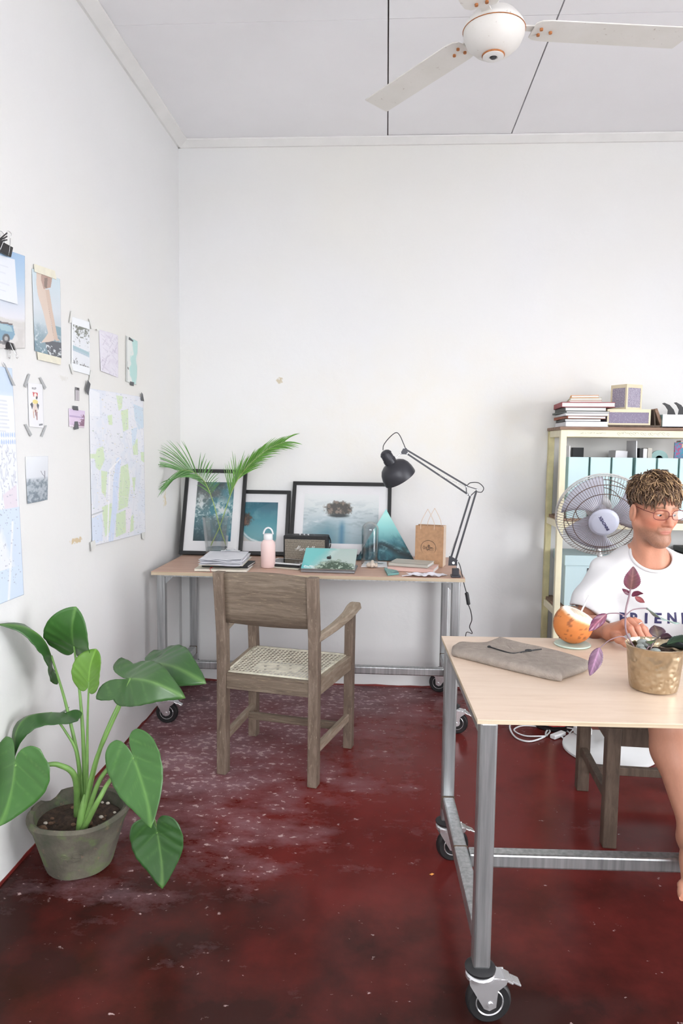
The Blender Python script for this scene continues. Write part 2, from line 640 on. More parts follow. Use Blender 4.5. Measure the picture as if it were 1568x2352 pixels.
# ceiling boards with dark joints between them
ceil = tag(MB().box(((XL + XR) / 2, (YF + YB) / 2, ZC + 0.07), (XR - XL + 2 * T, YB - YF + 2 * T, 0.10)).build('ceiling', 'ceiling_gap'), kind='structure')
jx = [XL - 0.02, at(891, 160, 'z', ZC).x, at(1235, 155, 'z', ZC).x, 1.75, XR + 0.02]
yj = at(1190, 37, 'z', ZC).y
jy = [YF - 0.02, yj - 2.44, yj, YB + 0.02]
for i in range(4):
    for j in range(3):
        g = 0.003
        x0, x1 = jx[i] + (g if i else 0), jx[i + 1] - (g if i < 3 else 0)
        gy = 0.0008 if i == 0 else 0.0022
        y0, y1 = jy[j] + gy, jy[j + 1] - gy
        dz = (0.0, 0.0012, 0.0004, 0.0)[(i + 2 * j) % 4]
        MB().box(((x0 + x1) / 2, (y0 + y1) / 2, ZC + 0.010 + dz), (x1 - x0, y1 - y0, 0.018)).build('ceiling_panel', 'ceiling_paint', ceil)
for n, (p, q) in enumerate([((XL, YF, ZC), (XL, YB, ZC)), ((XL, YB, ZC), (XR, YB, ZC))]):
    mb = MB()
    if n == 0:
        pr = [(0, 0), (0.062, 0), (0.062, -0.008), (0.012, -0.034), (0, -0.034)]
        vs = [(XL + a, y, ZC + b) for y in (YF, YB) for a, b in pr]
    else:
        pr = [(0, 0), (0.050, 0), (0.050, -0.008), (0.012, -0.034), (0, -0.034)]
        vs = [(x, YB - a, ZC + b) for x in (XL, XR) for a, b in pr]
    fs = [tuple(range(5)), tuple(range(9, 4, -1))] + [(k, 5 + k, 5 + (k + 1) % 5, (k + 1) % 5) for k in range(5)]
    tag(mb.add(vs, fs).build('trim_%d' % (n + 1), 'trim_paint'), kind='structure')
rnd = random.Random(4)
for name, n, f in (('baseboard_left', 90, lambda t, h, e: (XL + e, YF + (YB - YF) * t, h)), ('baseboard_back', 70, lambda t, h, e: (XL + (XR - XL) * t, YB - e, h))):
    vs, fs = [], []
    for k in range(n + 1):
        hh = 0.007 + 0.007 * rnd.random()
        vs += [f(k / n, 0, 0.004), f(k / n, hh, 0.003), f(k / n, hh, -0.002)]
    for k in range(n):
        for j in range(2):
            fs.append((3 * k + j, 3 * k + 3 + j, 3 * k + 4 + j, 3 * k + 1 + j))
    tag(MB().add(vs, fs).build(name, 'red_edge'), kind='structure')

# ================================================================== TABLES ON CASTERS
def make_caster(parent, loc, rz):
    """swivel caster: stem ring, forked bracket, wheel, brake pedal; wheel trails towards local +x"""
    mb = MB()
    wx, wz, R = 0.022, 0.056, 0.056
    mb.lathe([(0.030, 0.112), (0.036, 0.116), (0.036, 0.124), (0.030, 0.132), (0.018, 0.136)], 20)
    for s in (-1, 1):
        y = s * 0.021
        poly = [(-0.032, 0.122), (-0.030, 0.108), (0.006, 0.046), (0.020, 0.040), (0.036, 0.048), (0.040, 0.090), (0.060, 0.106), (0.064, 0.118)]
        M = Matrix(((1, 0, 0, 0), (0, 0, 1, y), (0, 1, 0, 0), (0, 0, 0, 1)))
        mb.prism(poly, -0.0016, 0.0016, M)
    mb.box((0.008, 0, 0.119), (0.078, 0.045, 0.004))
    mb.cyl((wx, -0.026, wz), (wx, 0.026, wz), 0.007, n=8)
    ca = mb.build('caster', 'chrome', parent, smooth=35)
    XF[ca.name] = Matrix.Identity(4)
    M = Matrix(((1, 0, 0, wx), (0, 0, 1, 0), (0, 1, 0, wz), (0, 0, 0, 1)))
    ty = [(0.033, -0.014), (0.050, -0.015), (0.0545, -0.011), (0.056, -0.005), (0.056, 0.005), (0.0545, 0.011), (0.050, 0.015), (0.033, 0.014)]
    MB().lathe(ty, 36, M).build('wheel', 'rubber', ca, smooth=40)
    hb = [(0.006, -0.0165), (0.016, -0.0165), (0.020, -0.012), (0.030, -0.012), (0.0335, -0.0165), (0.0350, -0.0150), (0.0350, 0.015), (0.0335, 0.0165), (0.030, 0.012), (0.020, 0.012), (0.016, 0.0165), (0.006, 0.0165)]
    MB().lathe(hb, 30, M).build('wheel_rim', 'chrome', ca, smooth=40)
    MB().lathe([(0.020, 0.132), (0.037, 0.134), (0.038, 0.140), (0.026, 0.149), (0.020, 0.149)], 20).build('swivel_ring', 'black_plastic', ca, smooth=40)
    mb = MB()
    pts = [(0.030, 0.124), (0.058, 0.119), (0.078, 0.108), (0.100, 0.097)]
    for (x0, z0), (x1, z1) in zip(pts[:-1], pts[1:]):
        hw = 0.021 if x1 < 0.09 else 0.014
        mb.add([(x0, -hw, z0), (x0, hw, z0), (x1, hw, z1), (x1, -hw, z1), (x0, -hw, z0 - 0.006), (x0, hw, z0 - 0.006), (x1, hw, z1 - 0.006), (x1, -hw, z1 - 0.006)],
               [(0, 1, 2, 3), (7, 6, 5, 4), (0, 3, 7, 4), (1, 5, 6, 2), (0, 4, 5, 1), (3, 2, 6, 7)])
    mb.build('brake_pedal', 'chrome', ca, bevel=0.0015)
    ca.location = loc
    ca.rotation_euler = (0, 0, rz)
    return ca


def make_table(name, label, x0, x1, y0, y1, zt, top_mat, ins=0.02, spin=(0.0, 0.3, 0.0, 0.2), strip=False, yst=None, th=0.018):
    t = thing(name, label, 'table', ((x0 + x1) / 2, (y0 + y1) / 2, 0))
    hx, hy = (x1 - x0) / 2, (y1 - y0) / 2
    mb = MB()
    mb.box((0, 0, zt - 0.001), (2 * hx, 2 * hy, 0.002))
    mb.build('veneer', top_mat, t)
    MB().box((0, 0, zt - 0.002 - (th - 0.002) / 2), (2 * hx, 2 * hy, th - 0.002)).build('tabletop', 'ply_edge', t)
    w = 0.042
    lx, ly = hx - ins - w / 2, hy - ins - w / 2
    zb = 0.147
    k = 0
    for sx in (-1, 1):
        for sy in (-1, 1):
            leg = MB().box((sx * lx, sy * ly, (zb + zt - th) / 2), (w, w, zt - th - zb)).build('leg', 'galvanised', t, bevel=0.006)
            make_caster(t, (sx * lx, sy * ly, 0), spin[k])
            k += 1
        MB().box((sx * lx, 0, zt - th - w / 2), (w, 2 * ly - w, w)).build('top_rail', 'galvanised', t, bevel=0.006)
        MB().box((sx * lx, 0, 0.215), (w * 0.95, 2 * ly - w, w)).build('side_rail', 'galvanised', t, bevel=0.006)
        for sy in (-1, 1) if strip else ():
            M = Matrix(((1, 0, 0, sx * (lx - w / 2 - 0.0)), (0, 0, 1, sy * (ly - 0.003)), (0, 1, 0, zt - th), (0, 0, 0, 1)))
            MB().prism([(0, -0.001), (-sx * 0.05, -0.001), (0, -0.05)] if sx > 0 else [(0, -0.001), (0, -0.05), (0.05, -0.001)], -0.002, 0.002, M).build('gusset', 'galvanised', t)
    ys = 0.0 if yst is None else yst - (y0 + y1) / 2
    MB().box((0, ys, 0.215), (2 * lx - w, w, w)).build('stretcher', 'galvanised', t, bevel=0.006)
    MB().box((0, 0.02, zt - th - w / 2), (2 * lx - w, w, w)).build('cross_rail', 'galvanised', t, bevel=0.006)
    for sx in (-1, 1):
        MB().box((sx * lx, ly - w * 0.52, 0.215), (w * 1.03, 0.012, w * 1.06)).build('weld', 'weld_rust', t, bevel=0.003)
        MB().box((sx * lx, ys + w / 2, 0.215), (w * 0.98, 0.008, w * 1.04)).build('weld', 'weld_rust', t, bevel=0.003)
    if strip:
        MB().box((0, -hy + 0.018, zt - th - 0.003), (2 * hx - 0.06, 0.03, 0.006)).build('edge_strip', 'galvanised', t)
    return t


DZ = 0.785
TZ = 0.775
desk = make_table('work_desk', 'long plywood work desk on steel legs and casters against the back wall', -1.152, 0.392, 3.435, 4.115, DZ, 'ply_desk', spin=(0.0, 2.6, -0.15, 2.9), strip=True)
table = make_table('work_table', 'plywood work table on steel casters in the foreground, the man sits behind it', 0.216, 1.86, 1.632, 2.382, TZ, 'ply_table', spin=(0.10, 0.25, 0.0, 0.2), yst=2.01, th=0.011, ins=0.009)
# the table stands turned by two degrees; its near left corner stays at 0.224, 1.636
_c, _r = Vector((0.224, 1.636, 0)), Matrix.Rotation(math.radians(2.0), 3, 'Z')
table.location = _c + _r @ Vector(((1.86 - 0.216) / 2, (2.382 - 1.632) / 2, 0))
table.rotation_euler = (0, 0, math.radians(2.0))

# ================================================================== CHAIRS
def cane_seat(nx, ny, fn, r=0.30):
    """woven sheet with a hole in every cell"""
    mb = MB()
    vid = {}
    def vert(u, v):
        k = (round(u, 5), round(v, 5))
        if k not in vid:
            vid[k] = len(mb.v)
            mb.v.append(fn(u / nx, v / ny))
        return vid[k]
    for j in range(ny):
        for i in range(nx):
            o = [vert(i + a, j + b) for a, b in ((0, 0), (.5, 0), (1, 0), (1, .5), (1, 1), (.5, 1), (0, 1), (0, .5))]
            solid = (i * 7 + j * 3) % 97 == 0 or (6 <= i <= nx - 8 and 3 <= j <= ny // 2 - 1 and (i * 3 + j * 5) % 7 != 0)
            if solid:
                mb.f.append(tuple(o)); mb.mi.append(0)
                continue
            rx, ry = 0.36, 0.34
            inn = []
            for a in range(8):
                t = PI * 1.25 + a * PI / 4
                inn.append(len(mb.v))
                mb.v.append(fn((i + .5 + rx * 1.2 * math.cos(t)) / nx, (j + .5 + ry * 1.2 * math.sin(t)) / ny))
            for a in range(8):
                mb.f.append((o[a], o[(a + 1) % 8], inn[(a + 1) % 8], inn[a])); mb.mi.append(0)
    return mb


def taper_post(p, zs, w, d):
    mb = MB()
    vs, fs = [], []
    for z, dx, dy in zs:
        vs += [(p[0] + dx + a * w / 2, p[1] + dy + b * d / 2, z) for a, b in ((-1, -1), (1, -1), (1, 1), (-1, 1))]
    n = len(zs)
    for k in range(n - 1):
        for j in range(4):
            fs.append((4 * k + j, 4 * k + (j + 1) % 4, 4 * k + 4 + (j + 1) % 4, 4 * k + 4 + j))
    fs += [(3, 2, 1, 0), tuple(range(4 * n - 4, 4 * n))]
    return mb.add(vs, fs)


ch = thing('armchair', 'weathered grey-brown wooden armchair with a cane seat, pulled up to the desk', 'chair', (-0.433, 3.105, 0), math.radians(-12.4))
# local: +y towards the desk; rear posts at y = -0.205, front legs at +0.205
RW, FW, DY = 0.205, 0.240, 0.210
ZT = 0.885
pw, pd = 0.042, 0.050
for s in (-1, 1):
    taper_post((s * RW, -DY), [(0.0, 0, 0), (0.45, 0, 0.004), (0.62, 0, -0.002), (ZT, 0, -0.035)], pw, pd).build('leg', 'old_wood', ch, bevel=0.004)
    taper_post((s * FW, DY), [(0.0, 0, 0), (0.445, 0, 0), (0.648, s * 0.004, -0.01)], pw, 0.046).build('leg', 'old_wood', ch, bevel=0.004)
    # seat side rail and lower side stretcher
    MB().bar((s * RW, -DY, 0.412), (s * FW, DY, 0.412), 0.030, 0.066).build('seat_rail', 'armrest_wood', ch, bevel=0.003)
    MB().bar((s * (RW + 0.002), -DY, 0.150), (s * (FW - 0.002), DY, 0.150), 0.022, 0.036).build('stretcher', 'armrest_wood', ch, bevel=0.003)
    # shaped arm: narrow at the back, swelling and turning out at the front
    cl = bez([(s * (RW + 0.004), -DY - 0.012, 0.622), (s * (RW + 0.030), -0.06, 0.636), (s * (FW + 0.012), 0.09, 0.654), (s * (FW + 0.016), 0.185, 0.672), (s * (FW + 0.018), 0.245, 0.676)], 5)
    wd = [0.032 + 0.030 * min(1, k / 14) ** 1.5 for k in range(len(cl))]
    vs, fs = [], []
    for k, p in enumerate(cl):
        rr = wd[k] / 2 * (1 if k < len(cl) - 1 else 0.72)
        for a, b in ((-1, -.5), (-0.8, .5), (0.8, .5), (1, -.5)):
            vs.append((p.x + a * rr, p.y, p.z + b * 0.028))
    for k in range(len(cl) - 1):
        for j in range(4):
            fs.append((4 * k + j, 4 * k + (j + 1) % 4, 4 * k + 4 + (j + 1) % 4, 4 * k + 4 + j))
    n = len(cl)
    fs += [(3, 2, 1, 0), (4 * n - 4, 4 * n - 3, 4 * n - 2, 4 * n - 1)]
    MB().add(vs, fs).build('armrest', 'armrest_wood', ch, smooth=40, bevel=0.004)
for (y, w2) in ((-DY, RW), (DY, FW)):
    MB().box((0, y, 0.412), (2 * w2 - pw, 0.030, 0.066)).build('seat_rail', 'old_wood_h', ch, bevel=0.003)
MB().box((0, 0.105, 0.140), (2 * FW - 0.04, 0.022, 0.034)).build('stretcher', 'old_wood_h', ch, bevel=0.003)
# curved back board between the posts
def backb(u, v):
    x = -RW + pw / 2 - 0.004 + u * (2 * RW - pw + 0.008)
    z = 0.668 + v * (ZT - 0.668 - 0.006 + 0.008 * math.sin(PI * u))
    y = -DY - 0.002 - 0.030 * (z - 0.62) / (ZT - 0.62) + 0.016 * math.sin(PI * u)
    z -= 0.010 * math.sin(PI * u) * (1 - v)
    return (x, y, z)
mbk = MB().grid(14, 4, backb)
mbk.build('backrest', 'old_wood_h', ch, smooth=40, solid=0.018)
def seatp(u, v):
    y = -DY + 0.006 + v * (2 * DY - 0.012)
    w = (RW + (FW - RW) * v) - 0.008
    return ((2 * u - 1) * w, y, 0.4475 - 0.006 * math.sin(PI * u) * math.sin(PI * v))
cane_seat(25, 17, seatp).build('cane_seat', 'cane', ch, solid=0.0025)
mb = MB()
for s in (-1, 1):
    mb.tube([seatp(0.5 + s * 0.485, 0.02), seatp(0.5 + s * 0.485, 0.98)], 0.004, 6)
    mb.tube([seatp(0.02, 0.5 + s * 0.48), seatp(0.98, 0.5 + s * 0.48)], 0.004, 6)
mb.build('cane_binding', 'cane', ch, smooth=True)

st = thing('stool', 'dark weathered wooden stool that the seated man uses', 'stool', (1.045, 2.70, 0), math.radians(-3))
for sx in (-1, 1):
    for sy in (-1, 1):
        taper_post((sx * 0.218, sy * 0.215), [(0, 0, 0), (0.44, 0, 0)], 0.048, 0.048).build('leg', 'dark_wood', st, bevel=0.004)
    MB().box((sx * 0.218, 0, 0.17), (0.026, 0.40, 0.036)).build('stretcher', 'dark_wood', st, bevel=0.003)
    MB().box((sx * 0.218, 0, 0.405), (0.028, 0.39, 0.066)).build('seat_rail', 'dark_wood', st, bevel=0.003)
for sy in (-1, 1):
    MB().box((0, sy * 0.215, 0.405), (0.39, 0.028, 0.066)).build('seat_rail', 'dark_wood', st, bevel=0.003)
MB().box((0, 0.19, 0.10), (0.39, 0.026, 0.034)).build('stretcher', 'dark_wood', st, bevel=0.003)
MB().box((0, 0, 0.447), (0.49, 0.48, 0.018)).build('seat', 'dark_wood', st, bevel=0.005)

# ================================================================== PAINTED PRINTS (numpy canvases carried as vertex colours)
def vn(h, w, sy, sx, seed, oct=4, per=0.5):
    """value noise 0..1"""
    rs = np.random.RandomState(seed)
    out = np.zeros((h, w)); amp = 1.0; tot = 0
    for o in range(oct):
        gy, gx = max(2, int(sy * 2 ** o) + 2), max(2, int(sx * 2 ** o) + 2)
        g = rs.rand(gy, gx)
        yy = np.linspace(0, gy - 1.001, h); xx = np.linspace(0, gx - 1.001, w)
        y0 = yy.astype(int); x0 = xx.astype(int)
        fy = (yy - y0)[:, None]; fx = (xx - x0)[None]
        fy = fy * fy * (3 - 2 * fy); fx = fx * fx * (3 - 2 * fx)
        a = g[y0][:, x0]; b = g[y0][:, x0 + 1]; c = g[y0 + 1][:, x0]; d = g[y0 + 1][:, x0 + 1]
        out += amp * ((a * (1 - fx) + b * fx) * (1 - fy) + (c * (1 - fx) + d * fx) * fy)
        tot += amp; amp *= per
    return out / tot


class CV:
    """canvas in unit coordinates, y down, colours 0-255 sRGB"""
    def __init__(s, w, h, bg=(240, 240, 242)):
        s.w, s.h = w, h
        s.a = np.ones((h, w, 3)) * np.array(bg, float)
        s.Y, s.X = np.mgrid[0:h, 0:w]
        s.X = s.X / (w - 1.0); s.Y = s.Y / (h - 1.0)
        s.asp = h / w

    def mix(s, m, col):
        m = np.clip(m, 0, 1)[..., None]
        s.a = s.a * (1 - m) + np.array(col, float) * m
        return s

    def vgrad(s, stops):
        ys = [p for p, _ in stops]
        for k in range(3):
            s.a[..., k] = np.interp(s.Y, ys, [c[k] for _, c in stops])
        return s

    def poly(s, pts, col, al=1.0):
        ins = np.zeros(s.X.shape, bool)
        n = len(pts)
        for i in range(n):
            (x0, y0), (x1, y1) = pts[i], pts[(i + 1) % n]
            if y0 == y1: continue
            c = (s.Y < y0) != (s.Y < y1)
            ins ^= c & (s.X < x0 + (s.Y - y0) * (x1 - x0) / (y1 - y0))
        return s.mix(ins * al, col)

    def ell(s, x, y, rx, ry, col, al=1.0, soft=0.15):
        d = np.sqrt(((s.X - x) / rx) ** 2 + ((s.Y - y) / ry) ** 2)
        return s.mix(np.clip((1 + soft - d) / soft, 0, 1) * al, col)

    def line(s, pts, wd, col, al=1.0):
        m = np.zeros(s.X.shape)
        for (x0, y0), (x1, y1) in zip(pts[:-1], pts[1:]):
            px, py = s.X - x0, (s.Y - y0) * s.asp
            dx, dy = x1 - x0, (y1 - y0) * s.asp
            t = np.clip((px * dx + py * dy) / (dx * dx + dy * dy + 1e-12), 0, 1)
            d = np.hypot(px - t * dx, py - t * dy)
            m = np.maximum(m, np.clip((wd - d) * s.w + 0.5, 0, 1))
        return s.mix(m * al, col)

    def speck(s, n, col, r, seed, box=(0, 0, 1, 1), al=1.0):
        rs = random.Random(seed)
        m = np.zeros(s.X.shape)
        for _ in range(n):
            x, y = int((box[0] + (box[2] - box[0]) * rs.random()) * (s.w - 1)), int((box[1] + (box[3] - box[1]) * rs.random()) * (s.h - 1))
            ln = rs.choice((1, 1, 2, 3)) * r
            m[y:y + max(1, int(r)), x:x + max(1, int(ln))] = 1
        return s.mix(m * al, col)

    def lin(s):
        return s2l(np.clip(s.a, 0, 255) / 255.0).reshape(-1, 3)


def sheet(name, cv, fn, parent=None, mat='print', w=True, mask=None):
    """grid mesh coloured by the canvas; fn(u, v) with v down gives the point"""
    vs = [fn(i / (cv.w - 1), j / (cv.h - 1)) for j in range(cv.h) for i in range(cv.w)]
    W = cv.w
    fs = [(j * W + i, (j + 1) * W + i, (j + 1) * W + i + 1, j * W + i + 1) for j in range(cv.h - 1) for i in range(W - 1)
          if mask is None or mask((i + .5) / (W - 1), (j + .5) / (cv.h - 1))]
    mb = MB()
    mb.v = [tuple(p) for p in vs]; mb.f = fs; mb.mi = [0] * len(fs)
    mb.col = cv.lin()
    return mb.build(name, mat, parent, smooth=True, w=w)


# ------------------------------------------------------------------ framed photographs leaning on the wall
def framed(label, cx, ybot, w, h, lean, rz, cv, mw, bar=0.021):
    t = thing('framed_photo', label, 'picture frame', (cx, ybot, DZ + 0.0085), rz)
    L = Matrix.Rotation(-lean, 4, 'X')
    d = 0.020
    for c, s in (((0, 0, bar / 2), (w, d, bar)), ((0, 0, h - bar / 2), (w, d, bar)), ((-w / 2 + bar / 2, 0, h / 2), (bar, d, h - 2 * bar)), ((w / 2 - bar / 2, 0, h / 2), (bar, d, h - 2 * bar))):
        MB().box((c[0], c[1] + 0.01, c[2]), s, L).build('frame_bar', 'black_frame', t, bevel=0.0015)
    MB().box((0, 0.012, h / 2), (w - 2 * bar, 0.004, h - 2 * bar), L).build('mat_board', 'mat_board', t)
    MB().box((0, 0.018, h / 2), (w - 2 * bar, 0.003, h - 2 * bar), L).build('backing', 'black_frame', t)
    l, r, b, tp = mw
    x0, x1, z0, z1 = -w / 2 + bar + l, w / 2 - bar - r, bar + b, h - bar - tp
    sheet('print', cv, lambda u, v: L @ Vector((x0 + (x1 - x0) * u, 0.0092, z1 + (z0 - z1) * v)), t, w=False)
    MB().add([(-w / 2 + bar, 0.004, bar), (w / 2 - bar, 0.004, bar), (w / 2 - bar, 0.004, h - bar), (-w / 2 + bar, 0.004, h - bar)], [(0, 1, 2, 3)], L).build('glass', 'pane', t)
    return t


def cv_sea1():
    c = CV(100, 150)
    c.vgrad([(0, (84, 92, 94)), (0.25, (104, 112, 112)), (0.5, (98, 128, 134)), (1, (44, 80, 92))])
    n = vn(150, 100, 9, 6, 3, 5, 0.62); n2 = vn(150, 100, 5, 3, 8, 4)
    c.mix(np.clip((n2 + 0.6 * c.X - 0.75) * 3, 0, 0.8), (70, 128, 140))
    band = np.exp(-((c.Y - 0.42 - 0.16 * (c.X - .4)) / 0.17) ** 2)
    c.mix(np.clip((n - 0.46) * 7, 0, 1) * band * 0.95, (212, 216, 216))
    n3 = vn(150, 100, 24, 16, 21, 3, 0.7)
    c.mix(np.clip((n3 - 0.58) * 9, 0, 1) * np.clip(1.1 - np.abs(c.Y - 0.5) * 2.0, 0, 1) * 0.8, (196, 210, 212))
    c.mix(np.clip(1 - c.Y / 0.3, 0, 1) * np.clip((vn(150, 100, 6, 4, 5) - .35) * 2, 0, .8), (70, 72, 74))
    c.mix(np.clip((c.Y - .72) * 4, 0, 1) * np.clip(1 - c.X * 1.5, 0, 1) * 0.7, (44, 58, 62))
    c.mix(np.clip((c.Y - .78) * 5, 0, 1) * np.clip(c.X * 2 - .9, 0, 1) * 0.6, (26, 88, 124))
    return c


def cv_sea2():
    c = CV(80, 105)
    c.vgrad([(0, (58, 104, 122)), (0.5, (74, 140, 152)), (1, (120, 172, 178))])
    n = vn(105, 80, 7, 6, 31, 5, 0.6)
    c.mix(np.clip((n - .45) * 2, 0, .6), (96, 150, 160))
    c.mix(np.clip(1 - c.Y * 3, 0, 1) * np.clip(c.X, 0, 1) * .6, (44, 86, 102))
    d = np.hypot(c.X - 0.62, (c.Y - 0.52) * 1.3)
    c.mix(np.clip(1 - np.abs(d - 0.62 - 0.05 * n) * 22, 0, 1) * (c.Y > .55) * (c.X < .8), (230, 236, 236))
    c.mix(np.clip((d - 0.66) * 20, 0, 1) * (c.Y > .5), (196, 194, 190))
    n2 = vn(105, 80, 12, 10, 37, 4, 0.7)
    c.mix(np.clip((0.30 - np.hypot((c.X - .02) * 1.0, (c.Y - .45) * 1.5) + (n2 - .5) * .25) * 14, 0, 1), (78, 70, 66))
    c.mix(np.clip((0.30 - np.hypot((c.X - .02), (c.Y - .45) * 1.5)) * 14, 0, 1) * np.clip((n2 - .55) * 8, 0, 1), (124, 98, 84))
    return c


def cv_sea3():
    c = CV(190, 105)
    c.vgrad([(0, (226, 228, 228)), (0.25, (214, 220, 220)), (0.5, (190, 202, 206)), (1, (150, 172, 180))])
    n = vn(105, 190, 22, 9, 41, 4, 0.6)
    c.mix(np.clip((n - .5) * 3, 0, .5) * np.clip(c.Y * 3 - .2, 0, 1), (150, 166, 172))
    c.mix(np.clip((c.Y - .45) * 3, 0, 1) * np.clip(1 - np.abs(c.X - .33) * 3.0, 0, 1) * .85, (96, 140, 152))
    c.mix(np.clip((c.Y - .50) * 6, 0, 1) * np.clip(1 - np.abs(c.X - .52) * 18, 0, 1) * .8, (70, 122, 152))
    s = np.abs(c.Y - (0.42 + 0.75 * (0.34 - c.X))) * (c.X < .42)
    c.mix(np.clip(1 - s * 9, 0, 1) * (c.X < .40) * np.clip((n - .35) * 4, 0, 1) * .8, (232, 234, 234))
    n2 = vn(105, 190, 16, 26, 47, 4, 0.7)
    isl = 0.17 - np.hypot((c.X - .47) * .85, (c.Y - .30) * 1.05) + (n2 - .5) * .10
    c.mix(np.clip(isl * 26, 0, 1), (84, 82, 78))
    c.mix(np.clip(isl * 26, 0, 1) * np.clip((n2 - .52) * 8, 0, 1), (140, 126, 116))
    c.mix(np.clip(1 - np.hypot((c.X - .47) / .17, (c.Y - .44) / .045), 0, 1) * 2, (70, 76, 78))
    return c


f1 = at(408, 1275, 'z', DZ); f1r = at(556, 1274, 'z', DZ)
framed('tall black-framed photograph of foaming dark sea, leftmost on the desk behind the vase', at(482, 1272, 'y', 3.965).x, 3.965, 0.362, 0.508, 0.33, 0.0, cv_sea1(), (0.052, 0.050, 0.060, 0.055))
framed('smaller black-framed photograph of a teal bay, between two larger frames', at(661, 1272, 'y', 4.02).x - 0.178, 4.000, 0.355, 0.385, 0.34, 0.0, cv_sea2(), (0.056, 0.050, 0.060, 0.050))
framed('wide black-framed photograph of a wooded islet in pale water', at(779, 1280, 'y', 3.99).x, 3.960, 0.572, 0.448, 0.37, math.radians(-1.0), cv_sea3(), (0.050, 0.050, 0.062, 0.050))

# ------------------------------------------------------------------ triangular print
tp = [at(818, 1279, 'y', 3.90), at(951, 1279, 'y', 3.90)]
tw = 0.325; th_ = 0.290
tri = thing('triangle_canvas', 'triangular canvas printed with a turquoise breaking wave, leaning behind the books', 'canvas print', ((tp[0].x + tp[1].x) / 2, 3.90, DZ + 0.0075), 0)
LT = Matrix.Rotation(-0.30, 4, 'X')
c = CV(110, 100)
c.vgrad([(0, (140, 212, 210)), (0.12, (178, 228, 222)), (0.35, (150, 214, 212)), (0.5, (130, 190, 192)), (0.68, (70, 122, 134)), (0.82, (52, 96, 106)), (1, (36, 70, 80))])
n = vn(100, 110, 8, 10, 51, 5, 0.6); n2 = vn(100, 110, 20, 8, 52, 4, .6)
c.mix(np.clip((c.Y - .45) * 4, 0, 1) * np.clip((n - .45) * 4, 0, .8), (60, 112, 124))
w_ = c.Y - (0.74 - 0.10 * np.sin(c.X * 5.2 - .5))
c.mix(np.clip(1 - np.abs(w_ - .06) * 9, 0, 1) * .9, (38, 48, 52))
c.mix(np.clip(1 - np.abs(w_ + .03) * 22, 0, 1) * np.clip(n2 * 2 - .6, 0, 1), (140, 186, 190))
c.mix(np.clip((c.X - .62) * 5, 0, 1) * np.clip((c.Y - .62) * 6, 0, 1) * np.clip((n - .4) * 3, 0, .8), (44, 62, 58))
c.mix(np.clip((n2 - .6) * 6, 0, .5) * (c.Y > .55), (120, 160, 166))
sheet('print', c, lambda u, v: LT @ Vector(((u - .5) * tw * max(v, 0.004), 0, th_ * (1 - v))), tri, w=False)
M = LT @ Matrix(((1, 0, 0, 0), (0, 0, 1, 0), (0, 1, 0, 0), (0, 0, 0, 1)))
MB().prism([(-tw / 2, 0), (tw / 2, 0), (0, th_)], 0.001, 0.018, M).build('stretcher_panel', 'black_frame', tri)

# ------------------------------------------------------------------ glass vase with water, and two palm fronds
vb = at(497, 1264, 'y', 3.83)
vz = thing('glass_vase', 'clear glass vase with a little water, holding two palm fronds', 'vase', (vb.x, 3.83, DZ + 0.001))
hv = 0.238
MB().lathe([(0.001, 0.0), (0.050, 0.0), (0.054, 0.004), (0.078, hv), (0.0735, hv), (0.0505, 0.020), (0.001, 0.018)], 14).build('vessel', 'clear_glass', vz, smooth=20)
MB().lathe([(0.001, 0.0185), (0.0500, 0.0205), (0.0562, 0.070), (0.001, 0.070)], 14).build('water', 'water', vz, smooth=20)


def leaflet(mb, p, d, nrm, L, wd, droop, cols, col, seg=5):
    """narrow palm leaflet as a folded blade"""
    b0 = len(mb.v)
    d = Vector(d).normalized(); nrm = Vector(nrm)
    side = d.cross(nrm).normalized()
    q = Vector(p)
    for k in range(seg + 1):
        t = k / seg
        wk = wd * (0.5 + 2.2 * t) * (1 - t) ** 0.8 if k < seg else 0.0003
        up = side.cross(d).normalized()
        mb.v += [tuple(q - side * wk + up * wk * 0.5), tuple(q), tuple(q + side * wk + up * wk * 0.5)]
        cc = np.array(col) * (0.9 + 0.3 * t)
        cols += [cc * 1.05, cc * 0.82, cc]
        q = q + d * (L / seg)
        d = (d + Vector((0, 0, -1)) * droop / seg).normalized()
    for k in range(seg):
        for j in range(2):
            mb.f.append((b0 + 3 * k + j, b0 + 3 * k + j + 1, b0 + 3 * k + 4 + j, b0 + 3 * k + 3 + j)); mb.mi.append(0)


def frond(label, ctrl, depth, start, count, Lf, seed, colr, sidefn):
    t = thing('palm_frond', label, 'plant', (vb.x, 3.83, DZ + 0.012))
    pts = bez([at(x, y, 'y', depth + dy) for x, y, dy in ctrl], 10)
    n = len(pts)
    MB().tube(pts, [0.0034 * (1 - 0.75 * k / n) for k in range(n)], 6).build('stem', 'palm_stem', t, smooth=True, w=True)
    rs = random.Random(seed)
    mb = MB(); cols = []
    i0 = int(start * n)
    for k in range(count):
        f = k / (count - 1)
        i = min(n - 2, i0 + int((n - 2 - i0) * f))
        tan = (pts[i + 1] - pts[i]).normalized()
        for s in (-1, 1):
            d, nr, ln = sidefn(tan, s, f, rs)
            leaflet(mb, pts[i], d, nr, Lf * ln * (0.9 + 0.2 * rs.random()), 0.0027, 0.35 + 0.3 * rs.random(), cols, np.array(colr) * (0.75 + 0.5 * rs.random()))
    mb.col = np.array(cols)
    o = mb.build('leaflets', 'leaf_paint', t, smooth=True, w=True)
    o['kind'] = 'stuff'
    return t


simple('palm_stem', rgb(150, 172, 96), 0.45, 0, 0.15, 20)


